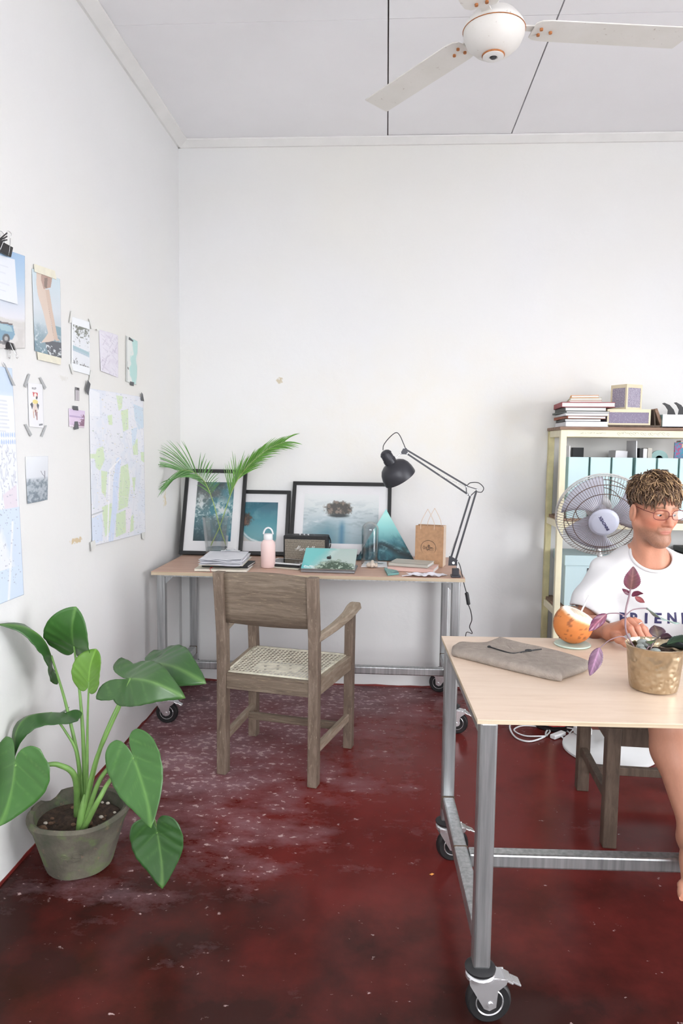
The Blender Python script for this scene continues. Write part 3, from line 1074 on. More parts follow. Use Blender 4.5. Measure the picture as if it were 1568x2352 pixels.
def side_a(tan, s, f, rs):
    # bent frond: leaflets fan out left of the tip, and right along the lower stalk
    view = Vector((0, -1, 0))
    perp = tan.cross(view).normalized()
    if f < 0.45:
        d = tan * 0.8 + perp * s * 0.75 + Vector((0.35, 0.1, 0.15)) + view * (rs.random() - .5) * 0.9
        return d, view + Vector((0, 0, .3)), 0.45 + 0.5 * f
    d = tan * 1.0 + perp * s * (0.85 - 0.5 * (f - .45)) + view * (rs.random() - .5) * 0.55
    return d, view + Vector((0, 0, .4)), 1.1 - 0.25 * (f - .45)


def side_b(tan, s, f, rs):
    view = Vector((0, -1, 0))
    perp = tan.cross(view).normalized()
    if f < 0.22:
        d = tan * 0.7 + Vector((-0.25 * (1 + s), 0, 0.9)) + view * (rs.random() - .5) * 0.7
        return d, view + Vector((.3, 0, .2)), 0.95
    d = tan * 1.25 + perp * s * 0.40 + view * (rs.random() - .5) * 0.5
    return d, view + Vector((0, 0, .3)), 0.82 - 0.2 * f


frond('palm frond in the glass vase bending left over the frame corner', [(519, 1252, .02), (503, 1205, 0), (490, 1155, 0), (472, 1110, -.02), (450, 1088, -.04), (428, 1080, -.05), (408, 1082, -.06)], 3.83, 0.40, 34, 0.185, 5, rgb(92, 140, 74), side_a)
frond('palm frond in the glass vase arching up to the right', [(484, 1253, .02), (506, 1205, 0), (528, 1140, 0), (548, 1098, 0), (578, 1062, -.02), (615, 1032, -.03), (655, 1014, -.04)], 3.83, 0.34, 42, 0.17, 9, rgb(98, 150, 60), side_b)

# ------------------------------------------------------------------ books, papers and notebooks
def book(name, label, cat, c, l, w, h, rz, cover, group=None, spine=True, pages='paper_edge', ct=0.0025):
    """l along local x (spine on the -y side), w along y"""
    t = thing(name, label, cat, c, rz, group)
    MB().box((0, 0, ct / 2), (l, w, ct)).build('cover', cover, t, bevel=0.0008)
    MB().box((0, 0, h - ct / 2), (l, w, ct)).build('cover', cover, t, bevel=0.0008)
    if spine:
        MB().box((0, -w / 2 + ct / 2, h / 2), (l, ct, h)).build('spine', cover, t, bevel=0.0008)
    MB().box((0, 0.001, h / 2), (l - 0.006, w - 0.007, h - 2 * ct)).build('pages', pages, t)
    return t


simple('cover_cream', rgb(226, 220, 206), 0.7, 0, 0.05, 20)
simple('cover_black', rgb(40, 40, 42), 0.6, 0, 0.1, 20)
simple('cover_grey', rgb(190, 186, 176), 0.6, 0, 0.06, 12)
simple('cover_pink', rgb(222, 184, 174), 0.6, 0, 0.08, 12)
simple('ribbon_red', rgb(200, 30, 34), 0.6, 0, 0.1, 12)
simple('teal_case', rgb(110, 160, 156), 0.5, 0, 0.12, 12)
simple('screen_dark', (0.012, 0.012, 0.014), 0.08, 0, 0.2, 4)

nb = at(516, 1300, 'y', 3.58)
k1 = book('notebook', 'cream-covered notebook with a red ribbon, bottom of the pile beside the pink bottle', 'notebook', (nb.x + 0.005, 3.555, DZ + 0.001), 0.262, 0.19, 0.014, 0.0, 'cover_cream')
MB().tube(bez([(-0.048, -0.02, 0.0145), (-0.052, -0.094, 0.0150), (-0.047, -0.098, 0.004), (-0.046, -0.108, 0.0012)], 5), 0.0024, 4, flat=0.3).build('ribbon', 'ribbon_red', k1)
k2 = book('notebook', 'black-backed notebook lying under the clipboard papers', 'notebook', (nb.x + 0.022, 3.585, DZ + 0.016), 0.236, 0.17, 0.012, math.radians(-3), 'cover_black')
cb = thing('clipboard', 'clipboard with a thick wad of handwritten white sheets on top of the notebooks', 'clipboard', (nb.x - 0.001, 3.612, DZ + 0.0305), math.radians(2))
MB().box((0, 0, 0.0015), (0.222, 0.295, 0.003)).build('board', 'cover_cream', cb, bevel=0.001)
rs = random.Random(12)
for k in range(9):
    z = 0.004 + k * 0.0034
    ox, oy, an = (rs.random() - .5) * .012, (rs.random() - .5) * .016, (rs.random() - .5) * .05
    cu_ = rs.random() * 0.006 if k > 4 else 0.001
    c = CV(44, 60, (232, 232, 238))
    if k == 8:
        for ln in range(17):
            y = 0.1 + ln * 0.05
            c.line([(0.12, y), (0.12 + rs.uniform(.3, .7), y + .004)], 0.006, (150, 150, 162), 0.55)
    Mz = Matrix.Translation((ox, oy - 0.008, z)) @ Matrix.Rotation(an, 4, 'Z')
    sheet('sheet', c, lambda u, v, Mz=Mz, cu_=cu_: Mz @ Vector(((u - .5) * .21, (.5 - v) * .285, cu_ * math.sin(u * 5 + k) * (v ** 2) + 0.004 * max(0, v - .85) * math.sin(k * 2.1 + u * 3) * 8)), cb, w=False).modifiers.new('s', 'SOLIDIFY').thickness = 0.0012
mb = MB()
mb.box((0, 0.134, 0.036), (0.10, 0.022, 0.004)).tube([(-0.03, 0.127, 0.038), (-0.02, 0.120, 0.048), (0.02, 0.120, 0.048), (0.03, 0.127, 0.038)], 0.0022, 6)
mb.build('clip', 'chrome', cb, smooth=40)

# pink bottle
bp = at(614, 1305, 'z', DZ)
bo = thing('water_bottle', 'pale pink silicone water bottle with white loop cap', 'bottle', (bp.x, bp.y + 0.02, DZ + 0.001))
MB().lathe([(0.001, 0), (0.033, 0), (0.0375, 0.004), (0.0375, 0.118), (0.035, 0.130), (0.027, 0.141), (0.022, 0.145), (0.001, 0.145)], 28).build('body', 'pink_silicone', bo, smooth=50)
MB().lathe([(0.001, 0.144), (0.0225, 0.145), (0.024, 0.148), (0.0235, 0.172), (0.020, 0.176), (0.001, 0.176)], 24).build('cap', 'white_plastic', bo, smooth=40)
MB().tube([(0.024 * math.cos(a), 0, 0.172 + 0.034 * math.sin(a)) for a in [PI * k / 14 for k in range(15)]], 0.0045, 8).build('loop', 'white_plastic', bo, smooth=True)

# loudspeaker with cloth grille
sp = at(702, 1275, 'y', 3.87)
sk = thing('speaker', 'black portable speaker with grey woven grille and white script lettering', 'speaker', (sp.x, 3.905, DZ + 0.001), math.radians(-3))
sw, sd, sh = 0.243, 0.095, 0.140
simple('tolex', (0.018, 0.018, 0.02), 0.5, 0, 0.3, 120, bmp=0.4)
m, nt, b = new_mat('grille_cloth', rgb(150, 142, 130), 0.8)
v = coords(nt)
wv = N(nt, 'ShaderNodeTexWave', wave_type='BANDS', bands_direction='Z')
wv.inputs['Scale'].default_value = 55
wv.inputs['Distortion'].default_value = 0.6
nt.links.new(v, wv.inputs['Vector'])
nz = noise_f(nt, coords(nt, (1, 1, 0.4)), 260, 2)
cc = mixc(nt, ramp(nt, wv.outputs['Fac'], [(0.3, (0, 0, 0)), (0.6, (1, 1, 1))]), rgb(96, 88, 78), rgb(178, 168, 152))
nt.links.new(mixc(nt, ramp(nt, nz, [(0.4, (0, 0, 0)), (0.6, (0.7, 0.7, 0.7))]), cc, rgb(104, 98, 90)), b.inputs['Base Color'])
MB().box((0, 0, sh / 2), (sw, sd, sh)).build('cabinet', 'tolex', sk, bevel=0.007, seg=3)
MB().box((-0.002, -sd / 2 - 0.0005, sh / 2 - 0.006), (sw - 0.022, 0.004, sh - 0.030)).build('grille', 'grille_cloth', sk, bevel=0.001)
for k, x in enumerate((-0.035, -0.012, 0.011)):
    MB().cyl((x, -0.012, sh), (x, -0.012, sh + 0.006), 0.0065, n=12).build('knob', 'chrome', sk, smooth=40)
MB().cyl((0.045, -0.012, sh), (0.045, -0.012, sh + 0.004), 0.003, n=8).build('switch', 'chrome', sk)
mb = MB()
mb.tube(bez([(sw / 2 + 0.001, 0.02, sh - 0.012), (sw / 2 + 0.012, 0.0, sh - 0.03), (sw / 2 + 0.012, -0.01, sh - 0.062), (sw / 2 + 0.001, -0.02, sh - 0.085)], 5), 0.006, 6, flat=0.4)
mb.build('strap', 'tolex', sk, smooth=True)
for z in (sh - 0.045, sh - 0.075):
    MB().sphere((sw / 2 + 0.014, -0.012, z), 0.0035, 8, 6).build('rivet', 'chrome', sk, smooth=True)
# script lettering as one flowing pen stroke per letter
G = {'M': [[(0, 0), (.3, .5), (.55, 1.35), (.5, .2), (.95, 1.3), (1.0, .0), (1.3, .25)], [(-.35, .35), (.1, .5), (.5, 1.1), (.55, 1.35)]],
     'a': [[(.5, .55), (.2, .6), (.05, .2), (.25, 0), (.5, .5), (.5, .05), (.75, .2)]],
     'r': [[(0, .2), (.2, .6), (.25, .5), (.45, .5), (.45, .1), (.7, .2)]],
     's': [[(0, .1), (.3, .65), (.42, .2), (.15, 0)], [(.4, .15), (.6, .2)]],
     'h': [[(0, .1), (.3, .9), (.35, 1.25), (.15, .9), (.1, 0), (.3, .5), (.42, .4), (.42, .02), (.65, .2)]],
     'l': [[(0, .1), (.3, .9), (.35, 1.25), (.2, 1.0), (.15, .1), (.4, .12)]]}


def script(word, size, M, r, widths):
    mb = MB(); x = 0
    for ch_, wd in zip(word, widths):
        for st_ in G[ch_]:
            mb.tube(bez([M @ Vector(((x + px + 0.22 * py) * size, py * size, 0)) for px, py in st_], 4), r, 4)
        x += wd
    return mb


MS = Matrix.Translation((-0.052, -sd / 2 - 0.0034, sh / 2 - 0.012)) @ Matrix(((1, 0, 0, 0), (0, 0, 1, 0), (0, 1, 0, 0), (0, 0, 0, 1)))
script('Marshall', 0.0205, MS, 0.0009, (1.15, .62, .62, .5, .55, .62, .42, .4)).build('lettering', 'ink_white', sk)

# tablet on two notebooks
tb = at(666, 1293, 'y', 3.68)
book('notebook', 'thin white notebook at the bottom, under the tablet', 'notebook', (tb.x - 0.005, 3.665, DZ + 0.001), 0.19, 0.15, 0.007, math.radians(-20), 'cover_cream')
book('notebook', 'thin black notebook directly under the white-rimmed tablet', 'notebook', (tb.x - 0.012, 3.675, DZ + 0.009), 0.19, 0.15, 0.010, math.radians(-16), 'cover_black')
tt = thing('tablet', 'tablet with white rim and dark screen lying on notebooks', 'tablet', (tb.x - 0.008, 3.685, DZ + 0.020), math.radians(-18))
MB().box((0, 0, 0.0035), (0.200, 0.150, 0.007)).build('case', 'white_plastic', tt, bevel=0.003)
MB().box((0, 0, 0.0073), (0.168, 0.124, 0.0008)).build('screen', 'screen_dark', tt)

# laptop with printed skin, lid raised
lp = at(752, 1314, 'y', 3.50)
la = thing('laptop', 'laptop with turquoise beach-print lid half raised, on the desk front', 'laptop', (lp.x, 3.495, DZ + 0.001), math.radians(-2.0))
simple('laptop_metal', rgb(150, 152, 156), 0.35, 0.8, 0.05, 20)
MB().box((0, 0.105, 0.006), (0.270, 0.200, 0.011)).build('base', 'laptop_metal', la, bevel=0.002)
LL = Matrix.Translation((0, 0.001, 0.013)) @ Matrix.Rotation(0.42, 4, 'X')
MB().box((0, 0.100, 0.002), (0.270, 0.200, 0.005), LL).build('lid', 'laptop_metal', la, bevel=0.002)
c = CV(130, 92)
c.vgrad([(0, (176, 196, 190)), (1, (190, 200, 194))])
n = vn(92, 130, 6, 8, 61, 5, .6)
dg = c.X + 0.35 * (c.Y) - 0.55 + 0.12 * (n - .5)
c.mix(np.clip(.5 - dg * 3.0, 0, 1), (122, 198, 196))
c.mix(np.clip(.35 - (c.X + .5 * (1 - c.Y)) * 1.4, 0, 1) * 1.5, (84, 172, 186))
c.mix(np.clip(1 - np.abs(dg - .06) * 9, 0, 1) * np.clip(n * 2 - .6, 0, .8), (214, 218, 212))
n2 = vn(92, 130, 14, 20, 66, 4, .7)
veg = 0.30 - np.hypot((c.X - .64) * .78, (c.Y - .98) * .72) + (n2 - .5) * .22
c.mix(np.clip(veg * 18, 0, 1), (74, 92, 78))
c.mix(np.clip(veg * 18, 0, 1) * np.clip((n2 - .55) * 9, 0, 1), (176, 192, 176))
c.mix(np.clip((c.Y - .97) * 40, 0, 1), (150, 120, 112))
c.speck(26, (232, 240, 240), 2, 5, (0.05, .84, .2, .93))
sheet('lid_skin', c, lambda u, v: LL @ Vector(((u - .5) * .268, 0.199 - v * .198, 0.0049)), la, w=False)
mb = MB()
Ma = LL @ Matrix.Translation((-0.004, 0.108, 0.0053))
ap = [(0.0, .72), (.25, .85), (.55, .8), (.72, .55), (.60, .3), (.66, .05), (.82, -.1), (.62, -.62), (.35, -.85), (.05, -.75), (-.3, -.85), (-.6, -.55), (-.8, 0), (-.74, .5), (-.45, .82), (-.15, .8)]
mb.prism([(x * .0155, y * .0165) for x, y in ap], 0, 0.0004, Ma)
mb.prism([(x * .0155, y * .0165) for x, y in [(0.02, .95), (.25, .98), (.42, 1.25), (.45, 1.5), (.2, 1.42), (.04, 1.18)]], 0, 0.0004, Ma)
mb.build('emblem', 'cover_black', la)

# shell, cards, books, phone, crumpled sheet
co = at(856, 1283, 'y', 3.70)
mb = MB(); rs = random.Random(3)
for k in range(16):
    a = rs.random() * 2 * PI; r = 0.022 * math.sqrt(rs.random())
    mb.sphere((r * 1.25 * math.cos(a), r * math.sin(a), 0.012 + (0.024 - r) * rs.random() * 1.0), 0.007 + 0.006 * rs.random(), 8, 6)
o = mb.build('coral', 'coral_white', None, smooth=True) if 'coral_white' in MAT else None
if o is None:
    simple('coral_white', rgb(228, 214, 200), 0.85, 0, 0.2, 60, bmp=0.6)
    o = mb.build('coral', 'coral_white', None, smooth=True)
rm = o.modifiers.new('r', 'REMESH'); rm.mode = 'VOXEL'; rm.voxel_size = 0.0025; rm.use_smooth_shade = True
o.location = (co.x, 3.70, DZ + 0.0005)
tag(o, 'small lump of knobbly white coral beside the laptop', 'coral')

cg = at(849, 1283, 'y', 3.815)
cl = thing('glass_cloche', 'tall clear glass dome standing in front of the triangular canvas', 'glass dome', (cg.x, 3.815, DZ + 0.001))
prof = [(0.044, 0.0), (0.046, 0.0), (0.046, 0.185)] + [(0.046 * math.cos(a), 0.185 + 0.044 * math.sin(a)) for a in [PI / 2 * k / 7 for k in range(1, 8)]]
prof[-1] = (0.0005, 0.229)
inner = [(max(0.0005, r - 0.0022), z - (0.0022 if z > .2 else 0)) for r, z in reversed(prof)]
MB().lathe(prof[1:] + inner[:-1] + [(0.0438, 0.0)], 28).build('dome', 'clear_glass', cl, smooth=60)


def flat_card(name, label, cat, quad, z, th, cv, mat='print', under='white_paper'):
    """a thin card lying on the desk; quad = picture positions of its far-left, far-right, near-right, near-left corners"""
    q = [at(x, y, 'z', z + th) for x, y in quad]
    ctr = sum(q, Vector()) / 4
    t = thing(name, label, cat, (ctr.x, ctr.y, z))
    top = [(p.x - ctr.x, p.y - ctr.y) for p in q]
    MB().prism(top[::-1], 0, th - 0.0004, None).build('body', under, t, bevel=min(0.001, th / 4))
    f = lambda u, v: (*((Vector(top[0]) * (1 - u) + Vector(top[1]) * u) * (1 - v) + (Vector(top[3]) * (1 - u) + Vector(top[2]) * u) * v), th)
    sheet('face', cv, f, t, mat, w=False)
    return t


c = CV(60, 40, (238, 238, 240)); c.poly([(.2, .35), (.85, .3), (.8, .6), (.25, .62)], (196, 200, 202)); c.ell(.5, .48, .28, .07, (110, 120, 122), .8, .6)
flat_card('postcard', 'white postcard with small grey print, nearest the coral', 'card', [(838, 1288), (888, 1290), (889, 1301), (829, 1300)], DZ + 0.001, 0.006, c)
c = CV(60, 30, (240, 238, 240)); c.poly([(.25, .2), (.8, .25), (.75, .75), (.2, .7)], (176, 190, 200))
flat_card('photo_card', 'small photo card half under the pink book', 'card', [(903, 1296), (941, 1298), (924, 1307), (884, 1303)], DZ + 0.001, 0.004, c)
c = CV(40, 30, (118, 166, 164)); c.mix(np.clip((vn(30, 40, 3, 4, 71) - .45) * 4, 0, .8), (150, 186, 178)); c.mix(np.clip((c.X + c.Y - 1.3) * 4, 0, .8), (84, 116, 122))
flat_card('phone', 'mobile phone in a teal marbled case lying face down near the desk edge', 'phone', [(882, 1304), (912, 1310), (916, 1315), (890, 1318)], DZ + 0.001, 0.010, c, under='teal_case')
bk = at(948, 1290, 'y', 3.66)
book('book', 'pink-spined thick book, lower of the two in front of the paper bag', 'book', (bk.x + 0.004, 3.66, DZ + 0.001), 0.235, 0.165, 0.021, math.radians(-14), 'cover_pink')
book('book', 'grey-covered thinner book, upper of the two in front of the paper bag', 'book', (bk.x - 0.006, 3.678, DZ + 0.023), 0.205, 0.150, 0.016, math.radians(-17), 'cover_grey')
cr = at(975, 1309, 'y', 3.485)
rs_n = vn(24, 34, 5, 6, 77, 3)
c = CV(34, 24, (236, 234, 242))
sheet('crumpled_paper', c, lambda u, v: (cr.x + (u - .5) * .185 + .02 * math.sin(v * 5), 3.485 + (.5 - v) * .085 + .008 * math.sin(u * 7), DZ + 0.002 + 0.020 * abs(rs_n[int(v * 23), int(u * 33)] - .25) * (1.4 - abs(u - .6) * 1.6)), None)
tag(bpy.data.objects['crumpled_paper'], 'crumpled white sheet of paper in front of the books', 'paper')

# kraft bag with circle logo
bg = at(988, 1290, 'y', 3.80)
pb = thing('paper_bag', 'brown kraft paper gift bag with string handles and round logo', 'bag', (bg.x, 3.815, DZ + 0.001), math.radians(-14))
bw, bd, bh = 0.150, 0.085, 0.215
tilt = 0.0
for nm, vs, mt in (('front', [(-bw / 2, -bd / 2, 0), (bw / 2, -bd / 2, 0), (bw / 2, -bd / 2 + .006, bh), (-bw / 2, -bd / 2 + .006, bh)], 'kraft'),
                   ('back', [(bw / 2, bd / 2, 0), (-bw / 2, bd / 2, 0), (-bw / 2, bd / 2 - .006, bh), (bw / 2, bd / 2 - .006, bh)], 'kraft')):
    MB().add(vs, [(0, 1, 2, 3)]).build(nm, mt, pb, solid=0.0012)
for s in (-1, 1):
    MB().add([(s * bw / 2, -bd / 2, 0), (s * bw / 2, bd / 2, 0), (s * bw / 2, bd / 2 - .006, bh), (s * (bw / 2 - .014), 0, bh), (s * bw / 2, -bd / 2 + .006, bh), (s * (bw / 2 - .004), 0, 0.09)],
             [(0, 5, 3, 4), (5, 1, 2, 3), (0, 1, 5)]).build('side', 'kraft_light' if s > 0 else 'kraft', pb, solid=0.0012)
MB().box((0, 0, 0.001), (bw, bd, 0.002)).build('bottom', 'kraft', pb)
for s in (-1, 1):
    y = s * (bd / 2 - 0.006)
    x0 = 0.012 * s
    MB().tube(bez([(x0 - .036, y, bh - .02), (x0 - .034, y * 1.02, bh + .02), (x0 - .004, y, bh + .082), (x0 + .004, y, bh + .082), (x0 + .034, y, bh + .02), (x0 + .036, y, bh - .02)], 5), 0.0016, 5).build('handle', 'kraft_light', pb, smooth=True)
Mb = Matrix.Translation((-0.004, -bd / 2 + 0.0015, 0.098)) @ Matrix.Rotation(0.028, 4, 'X') @ Matrix(((1, 0, 0, 0), (0, 0, 1, 0), (0, 1, 0, 0), (0, 0, 0, 1)))
mb = MB().tube([Mb @ Vector((.040 * math.cos(a), .040 * math.sin(a), 0)) for a in [2 * PI * k / 32 for k in range(33)]], 0.0009, 4)
for st_ in ([(-.030, -.002), (-.024, .010), (-.019, .004), (-.026, -.006), (-.018, -.004), (-.012, .006), (-.010, -.004), (-.004, .010), (.002, .016), (-.004, -.014), (-.009, -.008)],
            [(.000, .000), (.006, .016), (.003, -.012), (.008, .004), (.013, .004), (.010, -.004), (.017, .002), (.021, .004), (.018, -.003), (.028, .000)],
            [(-.016, -.006), (.006, -.010), (.028, -.009)]):
    mb.tube(bez([Mb @ Vector((x, y, 0)) for x, y in st_], 4), 0.0008, 4)
mb.build('logo', 'ink_dark', pb)

# ------------------------------------------------------------------ architect lamp clamped on the desk corner
lb = at(1046, 1315, 'y', 3.475)
lm = thing('desk_lamp', 'black jointed architect lamp clamped on the right desk corner', 'lamp', (lb.x, 3.475, DZ))
LY = 3.475
def lpt(x, y, dy=0.0): return at(x, y, 'y', LY + dy)
mb = MB()
mb.box((lb.x, LY, DZ + 0.006), (0.046, 0.05, 0.010)).box((lb.x - .001, LY, DZ + 0.026), (0.032, 0.034, 0.032)).box((lb.x + .02, LY - 0.0, DZ - 0.02), (0.008, 0.03, 0.05))
mb.build('clamp', 'lamp_black', lm, bevel=0.002, w=True)
MB().cyl((lb.x + 0.008, LY - .004, DZ - 0.060), (lb.x + 0.008, LY - .004, DZ - 0.024), 0.005, n=8).build('clamp_screw', 'chrome', lm, w=True)
MB().cyl(lpt(1050, 1304), lpt(1049, 1288), 0.006, n=10).build('pivot', 'chrome', lm, smooth=40, w=True)
# hinge plates
for pl in ([(1029, 1299), (1050, 1299), (1050, 1286), (1036, 1278), (1031, 1277)],):
    for dy in (-0.012, 0.012):
        p = [lpt(x, y, dy) for x, y in pl]
        MB().add([q + Vector((0, -.0015, 0)) for q in p] + [q + Vector((0, .0015, 0)) for q in p], [(0, 1, 2, 3, 4), (9, 8, 7, 6, 5)] + [(k, (k + 5), (k + 1) % 5 + 5, (k + 1) % 5) for k in range(5)]).build('hinge_plate', 'lamp_black', lm, w=True)
MB().cyl(lpt(1041, 1293, -.016), lpt(1041, 1293, .016), 0.006, n=14).build('hinge_bolt', 'chrome', lm, smooth=40, w=True)
for (a, b2) in (((1035, 1282), (1079, 1140)), ((1046, 1287), (1094, 1127))):
    MB().bar(lpt(*a), lpt(*b2), 0.0085, 0.0085, (0, 1, 0)).build('lower_arm', 'lamp_black', lm, w=True)
for (a, b2) in (((1072, 1116), (931, 1032)), ((1075, 1136), (936, 1043))):
    MB().bar(lpt(*a), lpt(*b2), 0.0085, 0.0085, (0, 1, 0)).build('upper_arm', 'lamp_black', lm, w=True)
el = [(1070, 1116), (1096, 1124), (1079, 1140), (1071, 1134)]
for i in range(4):
    MB().bar(lpt(*el[i], -.008), lpt(*el[(i + 1) % 4], -.008), 0.004, 0.008, (0, 1, 0)).build('elbow_link', 'lamp_black', lm, w=True)
for (x, y) in ((1071, 1118), (1095, 1125), (1079, 1138), (1073, 1135), (935, 1042), (928, 1029), (920, 1041)):
    MB().cyl(lpt(x, y, -.013), lpt(x, y, .010), 0.0024, n=8).build('bolt', 'chrome', lm, w=True)
for (a, b2) in (((1008, 1092), (1070, 1118)), ((1056, 1214), (1032, 1274))):
    pa, pb_ = lpt(*a, -.006), lpt(*b2, -.006)
    n = 60
    side = (pb_ - pa).cross(Vector((0, 1, 0))).normalized()
    MB().tube([pa.lerp(pb_, k / n) + side * .0016 * math.cos(k * 2.1) + Vector((0, .0016 * math.sin(k * 2.1), 0)) for k in range(n + 1)], 0.0008, 4).build('spring', 'chrome', lm, w=True)
hd = [(918, 1043), (928, 1026), (934, 1030), (937, 1044)]
for dy in (-.009, .009):
    p = [lpt(x, y, dy) for x, y in hd]
    MB().add([q + Vector((0, -.0012, 0)) for q in p] + [q + Vector((0, .0012, 0)) for q in p], [(0, 1, 2, 3), (7, 6, 5, 4)] + [(k, k + 4, (k + 1) % 4 + 4, (k + 1) % 4) for k in range(4)]).build('head_plate', 'lamp_black', lm, w=True)
MB().cyl(lpt(920, 1042), lpt(907, 1052, -.01), 0.003, n=6).build('head_link', 'chrome', lm, w=True)
# shade: axis tips down to the right
sa, sb = lpt(884, 1040, -.03), lpt(921, 1103, -.035)
axis = (sb - sa).normalized()
axis = (axis + Vector((0, 0.30, 0))).normalized()
MSH = frame_m(sa, axis)
L1 = 0.060
MB().lathe([(0.001, -0.010), (0.012, -0.010), (0.022, -0.004), (0.027, 0.008), (0.029, 0.05), (0.029, L1)], 24, MSH).build('socket_cap', 'lamp_black', lm, smooth=50, w=True)
pr = [(0.022, 0.052), (0.030, 0.060), (0.047, 0.066), (0.063, 0.078), (0.074, 0.096), (0.080, 0.118), (0.0825, 0.142), (0.082, 0.150)]
MB().lathe(pr + [(r - 0.0018, z) for r, z in reversed(pr)], 40, MSH).build('shade', 'lamp_black', lm, smooth=50, w=True)
MB().sphere((0, 0, 0.105), (0.028, 0.028, 0.034), 16, 10, MSH).build('bulb', 'white_plastic', lm, smooth=True, w=True)
for k in range(9):
    a = k * 2 * PI / 9
    for z0, z1 in ((0.036, 0.052), (0.001, 0.010)):
        r_ = 0.0292 if z0 > .03 else 0.0252
        MB().bar(MSH @ Vector((r_ * math.cos(a), r_ * math.sin(a), z0)), MSH @ Vector(((r_ + (.0 if z0 > .03 else .003)) * math.cos(a), (r_ + (.0 if z0 > .03 else .003)) * math.sin(a), z1)), 0.004, 0.0025, MSH.to_3x3() @ Vector((math.cos(a), math.sin(a), 0))).build('vent_slot', 'ink_dark', lm, w=True)
MB().tube(bez([lpt(879, 1034, -.03), lpt(881, 1022, -.03), lpt(893, 1006, -.02), lpt(908, 994, -.01), lpt(917, 999), lpt(926, 1018), lpt(931, 1030)], 6), 0.0022, 5).build('cord', 'black_plastic', lm, smooth=True, w=True)
MB().tube(bez([lpt(1071, 1117), lpt(1080, 1109), lpt(1098, 1109), lpt(1110, 1120), lpt(1106, 1130), lpt(1096, 1130)], 6), 0.0022, 5).build('cord', 'black_plastic', lm, smooth=True, w=True)
cp = [lpt(1049, 1286), lpt(1056, 1300), lpt(1061, 1322, -.0), lpt(1066, 1345, .01), lpt(1071, 1362, .02)]
MB().tube(bez(cp, 6), 0.0024, 5).build('cord', 'black_plastic', lm, smooth=True, w=True)
MB().tube(bez([lpt(1070, 1361, .02), lpt(1072, 1366, .02), lpt(1075, 1384, .02), lpt(1076, 1389, .02)], 4), [0.006] + [0.009] * 11 + [0.006], 8).build('cord_switch', 'black_plastic', lm, smooth=True, w=True)
MB().tube(bez([lpt(1075, 1388, .02), lpt(1081, 1405, .04), lpt(1083, 1424, .08), lpt(1078, 1440, .14), lpt(1084, 1455, .22), (0.45, 3.85, 0.40), (0.5, 4.02, 0.15), (0.62, 4.06, 0.02), (0.8, 3.95, 0.004)], 6), 0.0024, 5).build('cord', 'black_plastic', lm, smooth=True, w=True)

# ================================================================== PAPERS ON THE LEFT WALL
simple('tape_dark', rgb(92, 94, 98), 0.6, 0, 0.15, 40)
simple('tape_stripe', rgb(176, 178, 180), 0.6, 0, 0.3, 200, (1, 1, 8))
simple('tape_clear', rgb(226, 226, 222), 0.4, 0, 0.05, 30)
simple('tape_cream', rgb(232, 228, 210), 0.6, 0, 0.05, 30)
simple('clip_black', (0.015, 0.013, 0.014), 0.4, 0, 0.2, 20)
XW = XL + 0.0005


def wq(quad, off):
    return [at(x, y, 'x', XW + off) for x, y in quad]


def wall_sheet(name, label, cat, quad, cv, off=0.003, curl=0.0, tapes=(), mat='print', group=None):
    cv.a = cv.a * 0.80 + 244 * 0.20
    q = wq(quad, off)
    ctr = sum(q, Vector()) / 4
    t = thing(name, label, cat, (XW, ctr.y, min(p.z for p in q)), 0, group)
    f = lambda u, v: (q[0].lerp(q[1], u)).lerp(q[3].lerp(q[2], u), v) + Vector((curl * (math.cos((u - .5) * 5) * .4 + .6 * v * v * math.sin(2 + 3 * u)) + 0.0005, 0, 0))
    sheet('sheet', cv, f, t, mat).modifiers.new('s', 'SOLIDIFY').thickness = 0.0006
    for tq, tm in tapes:
        p = wq(tq, off + curl + 0.0016)
        mb = MB()
        mb.add([tuple(a) for a in p] + [tuple(a - Vector((0.0012, 0, 0))) for a in p], [(0, 3, 2, 1), (4, 5, 6, 7)] + [(k, (k + 1) % 4, (k + 1) % 4 + 4, k + 4) for k in range(4)])
        mb.build('tape', tm, t, w=True)
    return t


